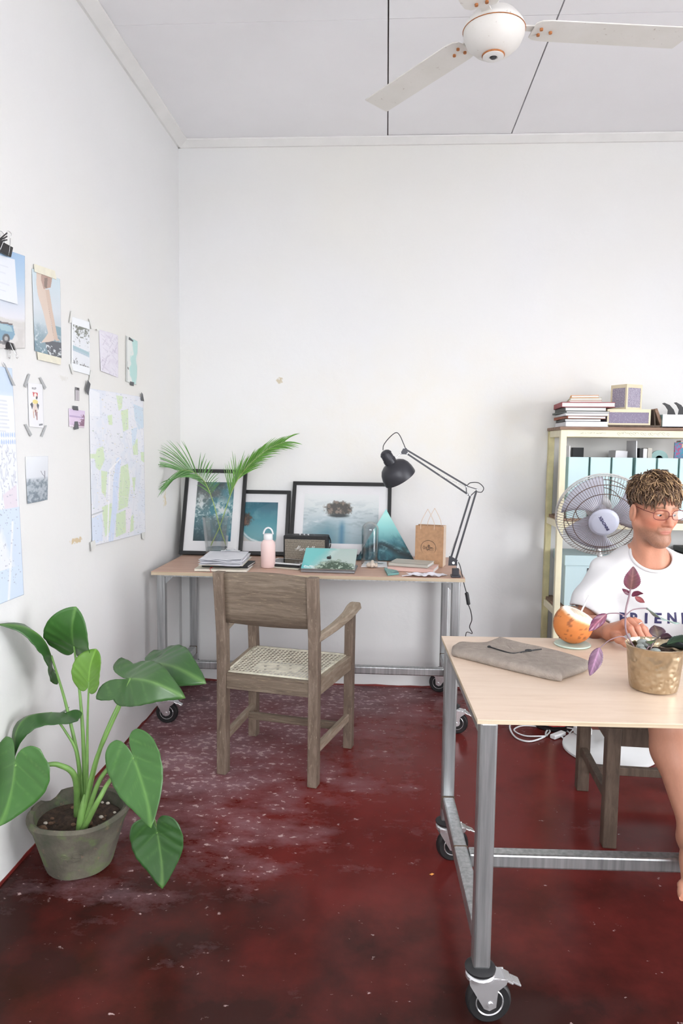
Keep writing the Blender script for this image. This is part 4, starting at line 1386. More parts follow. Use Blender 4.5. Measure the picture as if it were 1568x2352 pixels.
def binder_clip(parent, px, py, pw_, ph_, d, flip=1, handles=True):
    """black wedge with two wire handles, body centre at the picture position"""
    c = at(px, py, 'x', XW + d)
    mb = MB()
    w, h = pw_, ph_
    mb.add([(c.x - .012, c.y - w / 2, c.z + flip * h / 2), (c.x + .012, c.y - w / 2, c.z + flip * h / 2), (c.x + .012, c.y + w / 2, c.z + flip * h / 2), (c.x - .012, c.y + w / 2, c.z + flip * h / 2),
            (c.x - .001, c.y - w / 2, c.z - flip * h / 2), (c.x + .004, c.y - w / 2, c.z - flip * h / 2), (c.x + .004, c.y + w / 2, c.z - flip * h / 2), (c.x - .001, c.y + w / 2, c.z - flip * h / 2)],
           [(0, 1, 2, 3), (7, 6, 5, 4), (0, 4, 5, 1), (1, 5, 6, 2), (2, 6, 7, 3), (3, 7, 4, 0)])
    o = mb.build('binder_clip', 'clip_black', parent, w=True, bevel=0.0012)
    if handles:
        s = flip
        for k, dx in ((0, .020), (1, -.002)):
            pts = [(c.x + .005, c.y - w * .30, c.z - s * h * .45), (c.x + dx * .7, c.y - w * .22, c.z + s * h * .6), (c.x + dx, c.y - w * .12, c.z + s * h * 1.2), (c.x + dx * 1.1, c.y - w * .16, c.z + s * h * 1.55), (c.x + dx * 1.1, c.y, c.z + s * h * 1.72),
                   (c.x + dx * 1.1, c.y + w * .16, c.z + s * h * 1.55), (c.x + dx, c.y + w * .12, c.z + s * h * 1.2), (c.x + dx * .7, c.y + w * .22, c.z + s * h * .6), (c.x + .005, c.y + w * .30, c.z - s * h * .45)]
            MB().tube(bez(pts, 4), 0.0011, 5).build('clip_handle', 'chrome', o, w=True, smooth=True)
    return o


# 1 beach poster with van
c = CV(90, 120)
c.vgrad([(0, (148, 184, 222)), (0.25, (166, 198, 228)), (0.55, (208, 216, 230)), (0.68, (222, 222, 230)), (0.72, (214, 212, 210)), (1, (216, 212, 210))])
n = vn(120, 90, 10, 8, 101, 4)
c.mix((c.Y > .72) * np.clip((n - .4) * 2, 0, .5), (190, 186, 182))
c.poly([(0, .70), (.35, .66), (.6, .70), (1, .74), (1, .78), (0, .74)], (204, 202, 198), .8)
c.poly([(-.1, .80), (.42, .72), (.74, .76), (.78, .86), (.72, .91), (.40, .93), (-.1, .92)], (110, 150, 176))
c.poly([(.44, .745), (.70, .775), (.74, .83), (.50, .82)], (150, 186, 196))
c.poly([(.30, .72), (.74, .745), (.72, .76), (.34, .74)], (90, 76, 74))
c.poly([(.0, .79), (.28, .76), (.34, .86), (0, .88)], (92, 118, 170))
c.poly([(.32, .77), (.40, .775), (.44, .90), (.36, .90)], (208, 200, 196))
c.ell(.60, .90, .07, .045, (70, 70, 74)); c.ell(.60, .90, .035, .022, (170, 168, 166))
c.poly([(-.1, .91), (.3, .90), (.62, .94), (.62, .96), (-.1, .945)], (84, 82, 84), .8)
t = wall_sheet('poster', 'blue beach poster showing a small van, hung from binder clips at the left edge', 'poster', [(-62, 548), (57, 588), (58, 800), (-62, 800)], c, 0.004, 0.001)
cn = CV(50, 60, (230, 234, 242)); rs = random.Random(8)
for k in range(9):
    cn.line([(.1, .12 + k * .08), (.5 + .3 * rs.random(), .14 + k * .08)], .008, (190, 194, 206), .5)
q = wq([(-55, 570), (34, 596), (38, 699), (-55, 672)], 0.0075)
sheet('note', cn, lambda u, v: q[0].lerp(q[1], u).lerp(q[3].lerp(q[2], u), v) + Vector((0.004 * v * u, 0, 0)), t)
binder_clip(t, 6, 571, 0.085, 0.030, 0.014)
binder_clip(t, 23, 795, 0.034, 0.022, 0.010, -1)
for k in range(3):
    MB().tube([at(-30, 575 - k * 6, 'x', XW + .030), at(16, 535 + k * 8, 'x', XW + .036)], 0.0022, 5).build('clip_wire', 'clip_black', t, w=True)

# 2 legs on a surfboard
c = CV(80, 220)
c.vgrad([(0, (196, 216, 226)), (0.45, (206, 214, 222)), (0.62, (188, 202, 210)), (0.8, (128, 152, 164)), (1, (104, 134, 148))])
n = vn(220, 80, 40, 14, 111, 3, .6); n2 = vn(220, 80, 12, 6, 112, 4, .6)
c.mix(np.clip((c.Y - .60) * 3.5, 0, 1) * np.clip((n2 - .48) * 7, 0, .85), (84, 116, 132))
c.mix(np.clip((c.Y - .55) * 3.5, 0, 1) * np.clip((n - .62) * 8, 0, .8), (226, 232, 234))
c.mix((c.Y > .61) * (c.Y < .72) * np.clip((c.X - .68) * 8, 0, .8), (100, 140, 156))
c.poly([(.36, .85), (.66, .815), (1.05, .80), (1.05, 1.05), (.5, 1.05)], (70, 74, 82))
c.mix((n > .6) * (c.Y > .88) * (c.X > .4), (206, 212, 216))
c.poly([(.14, .0), (.40, .0), (.40, .16), (.46, .26), (.64, .66), (.72, .80), (.50, .84), (.22, .875), (.40, .78), (.48, .73), (.32, .48), (.16, .30), (.12, .17)], (214, 192, 176))
c.poly([(.30, .0), (.70, .0), (.62, .15), (.48, .18), (.36, .20), (.28, .10)], (172, 138, 124))
c.poly([(.40, .06), (.52, .04), (.48, .18), (.38, .17)], (110, 92, 84), .8)
c.poly([(.42, .20), (.56, .18), (.66, .42), (.80, .66), (.86, .76), (.94, .78), (.80, .80), (.70, .78), (.62, .60), (.48, .35)], (206, 180, 162))
c.poly([(.50, .36), (.62, .60), (.70, .78), (.66, .66), (.56, .50)], (120, 104, 98), .7)
wall_sheet('photo_print', 'tall photo of bare legs on a surfboard, held by two cream tape strips', 'photo', [(74, 617), (138, 641), (142, 823), (80, 806)], c, 0.003, 0.002,
           [([(79, 606), (126, 622), (130, 642), (80, 624)], 'tape_cream'), ([(86, 808), (140, 822), (140, 838), (88, 826)], 'tape_cream')])

# 3 instant photo of a bay
c = CV(60, 150, (236, 240, 244))
n = vn(150, 60, 26, 14, 121, 4, .65)
I = (c.X > .06) & (c.X < .95) & (c.Y > .14) & (c.Y < .86)
c.mix(I * 1.0, (226, 230, 236))
c.mix(I * np.clip((n - .38 - (c.Y - .14) * .9) * 12, 0, 1), (104, 108, 98))
c.mix(I * (np.abs(c.Y - .56 - .05 * c.X) < .035), (152, 186, 196)); c.mix(I * (np.abs(c.Y - .60 - .05 * c.X) < .02), (168, 190, 204))
c.mix(I * np.clip((n - .2 + (c.Y - .93) * 2.2 - c.X * .30) * 12, 0, 1) * (c.Y > .64), (88, 90, 90))
c.mix(I * np.clip((n - .42 + (c.Y - .86) * 4) * 9, 0, 1) * (c.Y > .80), (96, 96, 96))
wall_sheet('photo_print', 'instant photo of a bay under overhanging trees, third in the top row', 'photo', [(165, 727), (206, 740), (207, 862), (164, 850)], c, 0.004, 0.001,
           [([(164, 714), (168, 715), (164, 742), (160, 741)], 'tape_clear'), ([(205, 732), (209, 733), (214, 756), (210, 755)], 'tape_clear'), ([(160, 836), (164, 836), (171, 860), (167, 860)], 'tape_clear'), ([(209, 850), (214, 850), (209, 874), (205, 874)], 'tape_clear')])

# 4 pale street map
c = CV(60, 140, (226, 222, 234)); rs = random.Random(14)
c.mix(np.clip((vn(140, 60, 8, 5, 131) - .5) * 3, 0, .5), (212, 204, 222))
for k in range(46):
    x, y = rs.random(), rs.random(); a = rs.choice((.5, .6, 2.1, 2.0)); l = .1 + .3 * rs.random()
    c.line([(x, y), (x + l * math.cos(a), y + .5 * l * math.sin(a))], .008, (148, 138, 164), .6)
wall_sheet('map_sheet', 'small lilac street map on the top row between two prints', 'map', [(228, 757), (271, 770), (273, 868), (231, 852)], c, 0.003, 0.004,
           [([(223, 755), (228, 756), (228, 760), (223, 760)], 'tape_clear')])

# 5 coast chart strip
c = CV(40, 150, (222, 226, 222))
n = vn(150, 40, 8, 4, 141, 4)
c.mix(np.clip((c.X - .42 - .55 * (n - .5) - .15 * np.sin(c.Y * 7)) * 14, 0, 1) * np.clip((1.02 - c.X + .1 * np.sin(c.Y * 11)) * 12, 0, 1), (170, 212, 206))
c.line([(.06, .0), (.06, 1)], .02, (120, 124, 124)); c.line([(.13, .55), (.13, 1)], .01, (150, 154, 154))
c.poly([(.12, .66), (.24, .68), (.24, .73), (.12, .71)], (110, 114, 112))
wall_sheet('map_sheet', 'narrow green coastal chart with dark tape, last in the top row', 'map', [(289, 771), (316, 784), (314, 884), (289, 876)], c, 0.003, 0.001,
           [([(297, 774), (306, 782), (306, 785), (296, 780)], 'tape_dark'), ([(299, 876), (308, 878), (307, 887), (300, 884)], 'tape_dark')])

# 6 large blue map at the left edge
c = CV(100, 240, (232, 236, 246)); rs = random.Random(16)
n = vn(240, 100, 8, 4, 151, 5, .6)
c.mix(np.clip(1 - c.Y / .15, 0, 1) * 3, (196, 216, 240))
c.mix((c.Y > .12) * (c.Y < .31) * (c.X < .97) * (c.X > .2) * 1.0, (238, 242, 248))
for k in range(9):
    c.line([(.55, .14 + k * .016), (.75 + .15 * rs.random(), .142 + k * .016)], .006, (170, 176, 190), .6)
c.line([(.46, .13), (.60, .17), (.52, .20)], .006, (120, 126, 140), .7)
for r_ in range(2):
    for k in range(11):
        c.ell(.42 + k * .055, .285 + r_ * .03, .018, .010, (176, 196, 232))
for k in range(130):
    x, y = .1 + .85 * rs.random(), .32 + .36 * rs.random(); a = rs.random() * 6.3
    c.line([(x, y), (x + .05 * math.cos(a), y + .03 * math.sin(a))], .006, (150, 156, 172), .55)
land = c.X - (.42 + .25 * (n - .5) + .25 * np.sin(c.Y * 5 + 1.2))
c.mix((c.Y > .60) * np.clip((c.X - .5 - .22 * np.sin(c.Y * 9) + .3 * (n - .5)) * 9, 0, 1), (206, 222, 246))
c.mix((c.Y > .86) * 1.0, (206, 224, 248))
c.mix((c.Y > .66) * np.clip(1 - np.abs(c.X - (1.12 - .45 * c.Y)) * 26, 0, 1), (240, 242, 248))
c.poly([(.62, .54), (.95, .50), (.96, .60), (.66, .60)], (226, 216, 228))
c.speck(160, (140, 146, 166), 1, 77, (.3, .35, .95, .95), .7)
wall_sheet('map_sheet', 'large pale blue wall map at the left edge below the beach poster', 'map', [(-66, 832), (28, 846), (57, 1366), (-66, 1412)], c, 0.003, 0.004,
           [([(8, 832), (12, 836), (36, 886), (30, 886)], 'tape_stripe')])

# 7 card with a painted figure
c = CV(60, 130, (232, 232, 236)); c.mix(((c.X < .04) | (c.X > .96)) * .5, (206, 208, 214))
c.poly([(.24, .10), (.52, .09), (.52, .13), (.24, .14)], (80, 82, 88)); c.poly([(.28, .11), (.48, .105), (.48, .12), (.28, .125)], (220, 220, 224))
c.poly([(.66, .92), (.92, .90), (.92, .94), (.66, .96)], (110, 112, 118))
c.poly([(.28, .20), (.62, .21), (.60, .31), (.32, .30)], (190, 52, 56)); c.ell(.46, .27, .09, .05, (240, 224, 216))
c.poly([(.50, .28), (.62, .30), (.56, .36), (.48, .35)], (60, 56, 60))
c.ell(.44, .42, .17, .05, (226, 206, 120))
c.poly([(.10, .48), (.24, .43), (.30, .50), (.22, .60)], (64, 66, 76)); c.poly([(.56, .44), (.70, .48), (.62, .60), (.52, .50)], (64, 66, 76))
c.poly([(.30, .46), (.52, .46), (.60, .66), (.24, .66)], (222, 206, 196)); c.poly([(.40, .60), (.48, .60), (.46, .76), (.42, .72)], (110, 44, 52))
c.line([(.30, .66), (.32, .78)], .03, (200, 160, 140)); c.line([(.52, .66), (.52, .82)], .03, (120, 60, 60))
wall_sheet('illustrated_card', 'grey card with a small painted figure in a red cap, striped tape on four corners', 'card', [(64, 879), (98, 883), (101, 983), (67, 980)], c, 0.003, 0.001,
           [([(66, 858), (70, 860), (60, 890), (56, 886)], 'tape_stripe'), ([(91, 868), (94, 866), (107, 890), (103, 895)], 'tape_stripe'), ([(57, 975), (61, 974), (74, 998), (70, 1003)], 'tape_stripe'), ([(105, 977), (108, 977), (98, 1004), (94, 1002)], 'tape_stripe')])

# 8 narrow tag, 9 violet photo
c = CV(16, 40, (176, 170, 176)); c.mix((c.Y < .22) * .8, (70, 68, 72)); c.ell(.6, .1, .2, .06, (20, 20, 22)); c.line([(.5, .3), (.5, .95)], .06, (140, 132, 140), .6)
wall_sheet('bookmark_tag', 'narrow grey tag pinned above the violet photo', 'tag', [(173, 889), (182, 891), (182, 921), (173, 920)], c, 0.003, 0.0)
c = CV(60, 64, (212, 190, 222)); n = vn(64, 60, 10, 10, 161, 4)
c.mix((c.Y > .36) * (c.Y < .46) * .8, (168, 142, 188)); c.mix((c.Y > .46) * .6, (222, 196, 222))
c.mix(np.clip((n + .9 * c.X + .8 * c.Y - 1.55) * 9, 0, 1), (120, 78, 104)); c.mix(((c.Y > .9) | (c.X < .03)) * .7, (240, 230, 240))
wall_sheet('photo_print', 'small violet-tinted seaside photo held with dark tape', 'photo', [(158, 938), (195, 944), (194, 983), (159, 980)], c, 0.003, 0.002,
           [([(168, 932), (179, 933), (180, 943), (169, 942)], 'tape_dark'), ([(172, 968), (179, 968), (181, 985), (171, 987)], 'tape_dark')])

# 10 big city map
c = CV(130, 250, (228, 230, 238)); rs = random.Random(18)
n = vn(250, 130, 9, 6, 171, 5, .6)
c.mix(np.clip((n - .52) * 5, 0, .6), (214, 222, 236))
for pts in ([(.10, .38), (.20, .36), (.22, .45), (.14, .52), (.08, .50), (.06, .44), (0, .44), (0, .41), (.08, .41)], [(.44, .02), (.56, .02), (.54, .10), (.48, .12)], [(.28, .16), (.36, .15), (.36, .22), (.30, .22)],
            [(.50, .50), (.64, .48), (.68, .62), (.62, .78), (.44, .80), (.46, .66)], [(.16, .52), (.26, .53), (.22, .70), (.16, .66)], [(.74, .34), (.86, .30), (.86, .42), (.76, .42)], [(.92, .40), (1, .40), (1, .48), (.93, .46)],
            [(.16, .76), (.32, .74), (.32, .92), (.20, .96)], [(.40, .82), (.60, .80), (.60, .96), (.38, .98)], [(.72, .58), (.80, .58), (.76, .70)], [(.52, .12), (.66, .10), (.66, .24), (.56, .26)], [(.64, .88), (.74, .84), (.74, .96), (.66, .97)]):
    c.poly(pts, (200, 224, 172), .8)
c.poly([(.78, .06), (1, .08), (1, .22), (.88, .24), (.80, .16)], (196, 216, 232)); c.poly([(.72, .24), (.86, .22), (.80, .34), (.74, .36)], (200, 220, 238), .8)
c.line([(.46, .46), (.40, .60), (.38, .75), (.30, .98)], .045, (206, 220, 244)); c.line([(.50, .44), (.30, .52), (.24, .98)], .010, (244, 244, 248))
c.poly([(.0, .82), (.16, .80), (.16, .98), (.0, .99)], (212, 224, 244)); c.poly([(.58, .80), (.70, .80), (.66, .97), (.58, .97)], (236, 230, 238))
c.line([(0, .80), (.18, .785)], .006, (150, 156, 160))
for k in range(90):
    x, y = rs.random(), rs.random(); a = rs.choice((.2, 1.7, 1.2, .5)); l = .05 + .2 * rs.random()
    c.line([(x, y), (x + l * math.cos(a), y + .5 * l * math.sin(a))], .0028, (200, 202, 216) if k % 3 else (246, 240, 240), .7)
c.speck(420, (150, 154, 172), 1, 78, (0, 0, 1, 1), .6); c.speck(60, (226, 206, 150), 1, 79, (0, 0, 1, 1), .8); c.speck(40, (120, 150, 110), 1, 80, (0, 0, 1, 1), .8)
c.poly([(0, 0), (.16, .02), (.16, .17), (0, .17)], (236, 238, 244), .8)
wall_sheet('map_sheet', 'large pale green city map taped beside the palm frond', 'map', [(205, 892), (329, 912), (335, 1224), (212, 1254)], c, 0.004, 0.004,
           [([(202, 873), (208, 882), (203, 908), (197, 897)], 'tape_dark'), ([(325, 901), (328, 905), (331, 922), (325, 920)], 'tape_dark'), ([(326, 1224), (333, 1222), (331, 1241), (327, 1236)], 'tape_clear'), ([(208, 1246), (218, 1240), (221, 1256), (211, 1268)], 'tape_clear')])

# 11 misty tree photo
c = CV(70, 130); c.vgrad([(0, (226, 230, 236)), (.45, (216, 220, 228)), (.52, (176, 184, 194)), (.6, (140, 152, 162)), (1, (106, 120, 132))])
n = vn(130, 70, 14, 8, 181, 5, .6)
c.mix((c.Y > .48) * np.clip((n - .45) * 4, 0, .7), (182, 190, 198)); c.mix((c.Y > .48) * np.clip((.5 - n) * 4, 0, .7), (88, 102, 114))
c.line([(.83, .50), (.82, .34)], .018, (104, 106, 118)); c.line([(.82, .46), (.70, .40), (.63, .33)], .012, (110, 112, 124))
wall_sheet('photo_print', 'grey misty photo of a bare tree below the illustrated card', 'photo', [(59, 1049), (111, 1047), (111, 1148), (63, 1157)], c, 0.003, 0.004)

# ================================================================== POTTED ALOCASIA
PX, PY = -1.006, 2.235
simple('moss_clay', rgb(112, 108, 92), 0.9, 0, 0.3, 5, bmp=0.5)
m = MAT['moss_clay']; nt = m.node_tree; b = nt.nodes['Principled BSDF']
v = coords(nt)
c1 = ramp(nt, noise_f(nt, v, 7, 8, .65), [(0.32, rgb(72, 78, 63)), (0.5, rgb(98, 93, 82)), (0.66, rgb(116, 114, 98))])
c2 = mixc(nt, ramp(nt, noise_f(nt, v, 16, 6), [(0.55, (0, 0, 0)), (0.7, (.8, .8, .8))]), c1, rgb(104, 120, 78))
c3 = mixc(nt, ramp(nt, noise_f(nt, v, 38, 4), [(0.64, (0, 0, 0)), (0.74, (.6, .6, .6))]), c2, rgb(150, 118, 100))
nt.links.new(c3, b.inputs['Base Color'])
pot = thing('plant_pot', 'mossy old clay flowerpot with chipped rim, standing on the red floor', 'pot', (PX, PY, 0))
rsn = np.random.RandomState(5)
chip = {11: 0.016, 12: 0.020, 13: 0.012, 17: 0.010}


def potfn(r, z, a, i):
    k = int(a / (2 * PI) * 48) % 48
    wob = 1 + 0.012 * math.sin(3 * a + 1) + 0.008 * math.sin(7 * a + z * 30)
    if i in (4, 5, 6, 7):
        z = z - chip.get(k - 8, 0) * (1 if i in (5, 6) else .5) - 0.003 * math.sin(5 * a)
    return r * wob, z


MB().lathe([(0.092, 0.0), (0.104, 0.004), (0.110, 0.02), (0.148, 0.150), (0.158, 0.172), (0.163, 0.186), (0.153, 0.196), (0.141, 0.190), (0.136, 0.165), (0.128, 0.12), (0.001, 0.12)], 48, None, potfn).build('pot', 'moss_clay', pot, smooth=45)


def soilfn(u, v):
    a = u * 2 * PI; r = 0.134 * v
    return (r * math.cos(a), r * math.sin(a), 0.146 + 0.012 * math.sin(r * 60 + a * 2) * v + 0.014 * (1 - v) + 0.01 * math.cos(a - 1))


MB().grid(40, 10, soilfn).build('soil', 'soil', pot, smooth=True)
rs = random.Random(22)
for k in range(34):
    a, r = rs.random() * 2 * PI, 0.118 * math.sqrt(rs.random())
    s = 0.004 + 0.006 * rs.random()
    if k < 4: s *= 2.2
    x, y, z = soilfn(a / 2 / PI, r / 0.134)
    MB().sphere((x, y, z + s * .3), (s, s * .8, s * .6), 6, 4, ).build('soil_clod', ('perlite' if rs.random() < .3 else 'soil_chunk'), pot, smooth=60)
# scratched ring ornament on the pot's side
mb = MB()
def ps(a, z, e=0.0015):
    r = np.interp(z, [0.02, 0.15, 0.172], [0.110, 0.148, 0.158]) + e
    return Vector((r * math.cos(a), r * math.sin(a), z))
for (ac, zc, ra, rz_) in ((-1.20, 0.100, 0.12, 0.014), (-1.50, 0.100, 0.08, 0.009), (-1.28, 0.082, 0.15, 0.006)):
    mb.tube([ps(ac + ra * math.cos(t), zc + rz_ * math.sin(t)) for t in [2 * PI * k / 16 for k in range(15)]], 0.0016, 4)
mb.build('incised_mark', 'moss_clay', pot, smooth=True)['kind'] = 'stuff'

plant = thing('alocasia', 'green elephant-ear plant with large heart-shaped leaves in the clay pot', 'plant', (PX, PY, 0.155))
simple('petiole', rgb(118, 158, 84), 0.45, 0, 0.18, 14)


def big_leaf(base, tip, right, wmax, bow, fold, colr, lobe=0.36, cup=0.0, wave=0.012, seed=0, tiptw=0.0, rnd_=False):
    """heart-shaped blade: base = petiole joint, tip, right = direction of its right edge; bow lifts the midrib towards the normal"""
    base, tip, right = Vector(base), Vector(tip), Vector(right)
    ax = tip - base
    L = ax.length
    ax.normalize()
    right = (right - ax * right.dot(ax)).normalized()
    nr = right.cross(ax).normalized()
    ths = [0, 6, 14, 25, 40, 60, 80, 100, 120, 138, 153, 165, 174, 180]
    rr = [1.0, 0.915, 0.80, 0.70, 0.625, 0.575, 0.54, 0.515, 0.48, lobe * 1.22, lobe * 1.05, lobe * 0.78, lobe * 0.42, 0.07]
    if rnd_: rr = [1.0, 0.985, 0.965, 0.93, 0.86, 0.76, 0.66, 0.57, 0.49, 0.42, 0.36, 0.27, 0.16, 0.07]
    ws = wmax / ((0.68 if rnd_ else 0.555) * L)
    NR, NT = 14, 84
    mb = MB(); cols = []
    base_c = np.array(colr)
    for i in range(NR + 1):
        rho = (i / NR)
        for j in range(NT + 1):
            th = -180 + 360 * j / NT
            R_ = float(np.interp(abs(th), ths, rr))
            a_ = math.radians(th)
            y = rho * R_ * math.cos(a_)
            x = rho * R_ * math.sin(a_) * ws
            e = rho
            q = abs(x) / ws / 0.55
            z = bow * math.sin(PI * min(1, max(-.2, y)) * 0.9) * L - fold * abs(x) * L + cup * x * x * L
            z += wave * L * math.sin(9 * y + 4 * x + seed) * e * e
            z += 0.010 * L * math.cos(2 * PI * (y * 4.5 - q * 1.6)) * q * (1 - max(0, y)) * 1.2
            z -= tiptw * (max(0, y) ** 3) * L + (0.18 * max(0, -y) * L if fold > 0 else 0)
            mb.v.append(tuple(base + ax * (y * L) + right * (x * L) + nr * z))
            vein = math.exp(-(x / 0.022) ** 2) * (1 if y > 0 else .3)
            lat = max(0, math.cos(2 * PI * (y * 3.6 - q * 1.5 + .15))) ** 14 * (1 - q * .5) * (1 - max(0, y))
            k_ = 1 + 0.35 * vein + 0.22 * lat - 0.12 * e * (math.sin(7 * y + 3 * x + seed) * .5 + .5)
            cols.append(base_c * k_ + np.array((0.10, 0.13, 0.04)) * (0.55 * vein + 0.22 * lat))
    W = NT + 1
    for i in range(NR):
        for j in range(NT):
            mb.f.append((i * W + j, i * W + j + 1, (i + 1) * W + j + 1, (i + 1) * W + j)); mb.mi.append(0)
    mb.col = np.array(cols)
    return mb.build('leaf', 'leaf_paint', plant, smooth=True, w=True, solid=0.0012)


def petiole(pts, r0=0.011, r1=0.0035):
    pp = bez(pts, 8)
    n = len(pp)
    MB().tube(pp, [r0 + (r1 - r0) * (k / (n - 1)) ** 0.6 for k in range(n)], 8).build('petiole', 'petiole', plant, smooth=True, w=True)


DG, MG, LG, BG = rgb(54, 92, 46), rgb(68, 114, 54), rgb(102, 146, 56), rgb(62, 98, 52)
A = lambda x, y, d: at(x, y, 'y', d)
cr0 = Vector((PX + 0.030, PY - 0.055, 0.150)); cr1 = Vector((PX + 0.002, PY + 0.03, 0.150))
V = Vector
# each leaf: joint, tip, right-edge direction
p = A(118, 1506, 2.28); petiole([cr1, A(180, 1750, 2.27), A(152, 1620, 2.29), p])
big_leaf(p, A(2, 1428, 2.10), V((-0.35, 0.75, 0.22)), 0.058, 0.16, 0.45, DG, 0.42, seed=1, tiptw=0.10)
p = A(170, 1484, 2.32); petiole([cr1 + V((.01, 0, 0)), A(192, 1720, 2.28), A(184, 1600, 2.30), p])
big_leaf(p, A(176, 1392, 2.25), V((1, -0.25, 0.06)), 0.088, 0.10, -0.25, MG, 0.25, cup=0.3, seed=2, rnd_=True)
p = A(204, 1566, 2.24); petiole([cr1 + V((.015, -.01, 0)), A(200, 1760, 2.24), A(201, 1660, 2.24), p], 0.008, 0.003)
big_leaf(p, A(222, 1490, 2.26), V((0.95, -0.3, -0.15)), 0.058, 0.10, -0.2, LG, 0.25, cup=0.3, seed=3, rnd_=True)
p = A(352, 1524, 2.38); petiole([cr0, A(222, 1745, 2.24), A(262, 1640, 2.30), A(300, 1575, 2.34), p], 0.011, 0.004)
big_leaf(p, A(470, 1565, 2.26), V((0.25, -0.80, -0.50)), 0.108, 0.14, 0.25, DG, 0.46, seed=4, tiptw=0.10)
p = A(300, 1558, 2.16); petiole([cr0, A(216, 1760, 2.18), A(244, 1690, 2.17), A(276, 1620, 2.16), p], 0.009, 0.004)
big_leaf(p, A(424, 1600, 2.12), V((0.10, -0.62, -0.68)), 0.086, 0.20, 0.42, BG, 0.62, seed=5, tiptw=0.14)
p = A(116, 1636, 2.24); petiole([cr1 + V((-.01, 0, 0)), A(178, 1740, 2.24), A(150, 1680, 2.24), p], 0.008, 0.003)
big_leaf(p, A(20, 1728, 2.12), V((-0.36, 0.80, 0.25)), 0.078, 0.34, 0.40, DG, 0.42, seed=6, tiptw=0.30)
p = A(34, 1757, 2.06); petiole([cr1 + V((-.015, -.01, 0)), A(172, 1785, 2.18), A(135, 1757, 2.15), A(100, 1757, 2.12), A(60, 1756, 2.09), p], 0.013, 0.005)
big_leaf(p, A(-6, 1900, 2.02), V((0.93, -.25, -0.1)), 0.114, 0.10, -0.30, MG, 0.40, seed=7)
p = A(308, 1742, 2.12); petiole([cr0 + V((.01, 0, 0)), A(225, 1800, 2.17), A(262, 1752, 2.18), A(292, 1736, 2.16), p], 0.010, 0.004)
big_leaf(p, A(346, 1902, 2.00), V((0.95, -0.28, 0.12)), 0.098, 0.07, 0.12, MG, 0.36, seed=8)
p = A(362, 1914, 2.04); petiole([cr0 + V((.012, -.012, 0)), A(228, 1835, 2.12), A(262, 1785, 2.17), A(315, 1785, 2.20), A(346, 1860, 2.13), p], 0.011, 0.0035)
big_leaf(p, A(372, 2042, 1.985), V((0.96, -0.2, 0.10)), 0.093, 0.06, 0.14, DG, 0.34, seed=9)
# sheaths at the crown
MB().tube(bez([cr1 + V((-.016, 0, -.01)), cr1 + V((-.018, 0, .05)), cr1 + V((-.008, 0, .11))], 5), [0.014, .014, .013, .013, .012, .012, .011, .010, .008, .006, .003], 8).build('sheath', 'petiole', plant, smooth=True, w=True)
MB().tube(bez([cr0 + V((0, 0, -.015)), cr0 + V((.006, 0, .05)), cr0 + V((.016, 0, .12))], 5), [0.017, .017, .016, .016, .015, .014, .013, .011, .009, .006, .003], 8).build('sheath', 'petiole', plant, smooth=True, w=True)

# ================================================================== STEEL SHELF UNIT BEHIND THE MAN
SX0, SX1, SY0, SY1 = 0.905, 2.15, 3.80, 4.10
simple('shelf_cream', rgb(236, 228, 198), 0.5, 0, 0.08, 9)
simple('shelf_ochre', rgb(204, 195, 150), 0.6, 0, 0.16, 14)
wood('shelf_board', rgb(138, 110, 92), rgb(106, 82, 68), rgb(168, 140, 118), (1, 8, 8), 5, 0.7, 0.3)
ZS = [0.10, 0.565, 1.035, 1.505]
sh_ = thing('shelf_unit', 'cream painted steel shelf unit with wooden boards against the back wall', 'shelf', ((SX0 + SX1) / 2, (SY0 + SY1) / 2, 0))
pw2 = 0.032
for x in (SX0 + pw2 / 2, SX1 - pw2 / 2):
    for y in (SY0 + pw2 / 2, SY1 - pw2 / 2):
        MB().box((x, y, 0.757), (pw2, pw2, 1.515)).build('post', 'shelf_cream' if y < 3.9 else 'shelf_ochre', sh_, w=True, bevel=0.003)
for k, z in enumerate(ZS):
    hh = 0.036
    zr = z - hh / 2 if k < 3 else z - hh / 2 + 0.010
    for y in (SY0 + 0.010, SY1 - 0.010):
        MB().box(((SX0 + SX1) / 2, y, zr), (SX1 - SX0 - 2 * pw2, 0.012, hh)).build('rail', 'shelf_cream', sh_, w=True, bevel=0.002)
    for x in (SX0 + 0.010, SX1 - 0.010):
        MB().box((x, (SY0 + SY1) / 2, zr), (0.012, SY1 - SY0 - 2 * pw2, hh)).build('rail', 'shelf_cream', sh_, w=True, bevel=0.002)
    zb = z + 0.008 if k < 3 else z + 0.018
    e = 0.0 if k == 3 else 0.004
    nb_ = 2
    for j in range(nb_):
        y0 = SY0 - (0.006 if k == 3 else -0.014) + j * (SY1 - SY0) / nb_
        MB().box(((SX0 + SX1) / 2, y0 + (SY1 - SY0) / nb_ / 2, zb), (SX1 - SX0 + (0.012 if k == 3 else -0.03), (SY1 - SY0) / nb_ - 0.003 - (0 if k == 3 else .01), 0.016)).build('board', 'shelf_board', sh_, w=True, bevel=0.002)
ZTOP = ZS[3] + 0.026
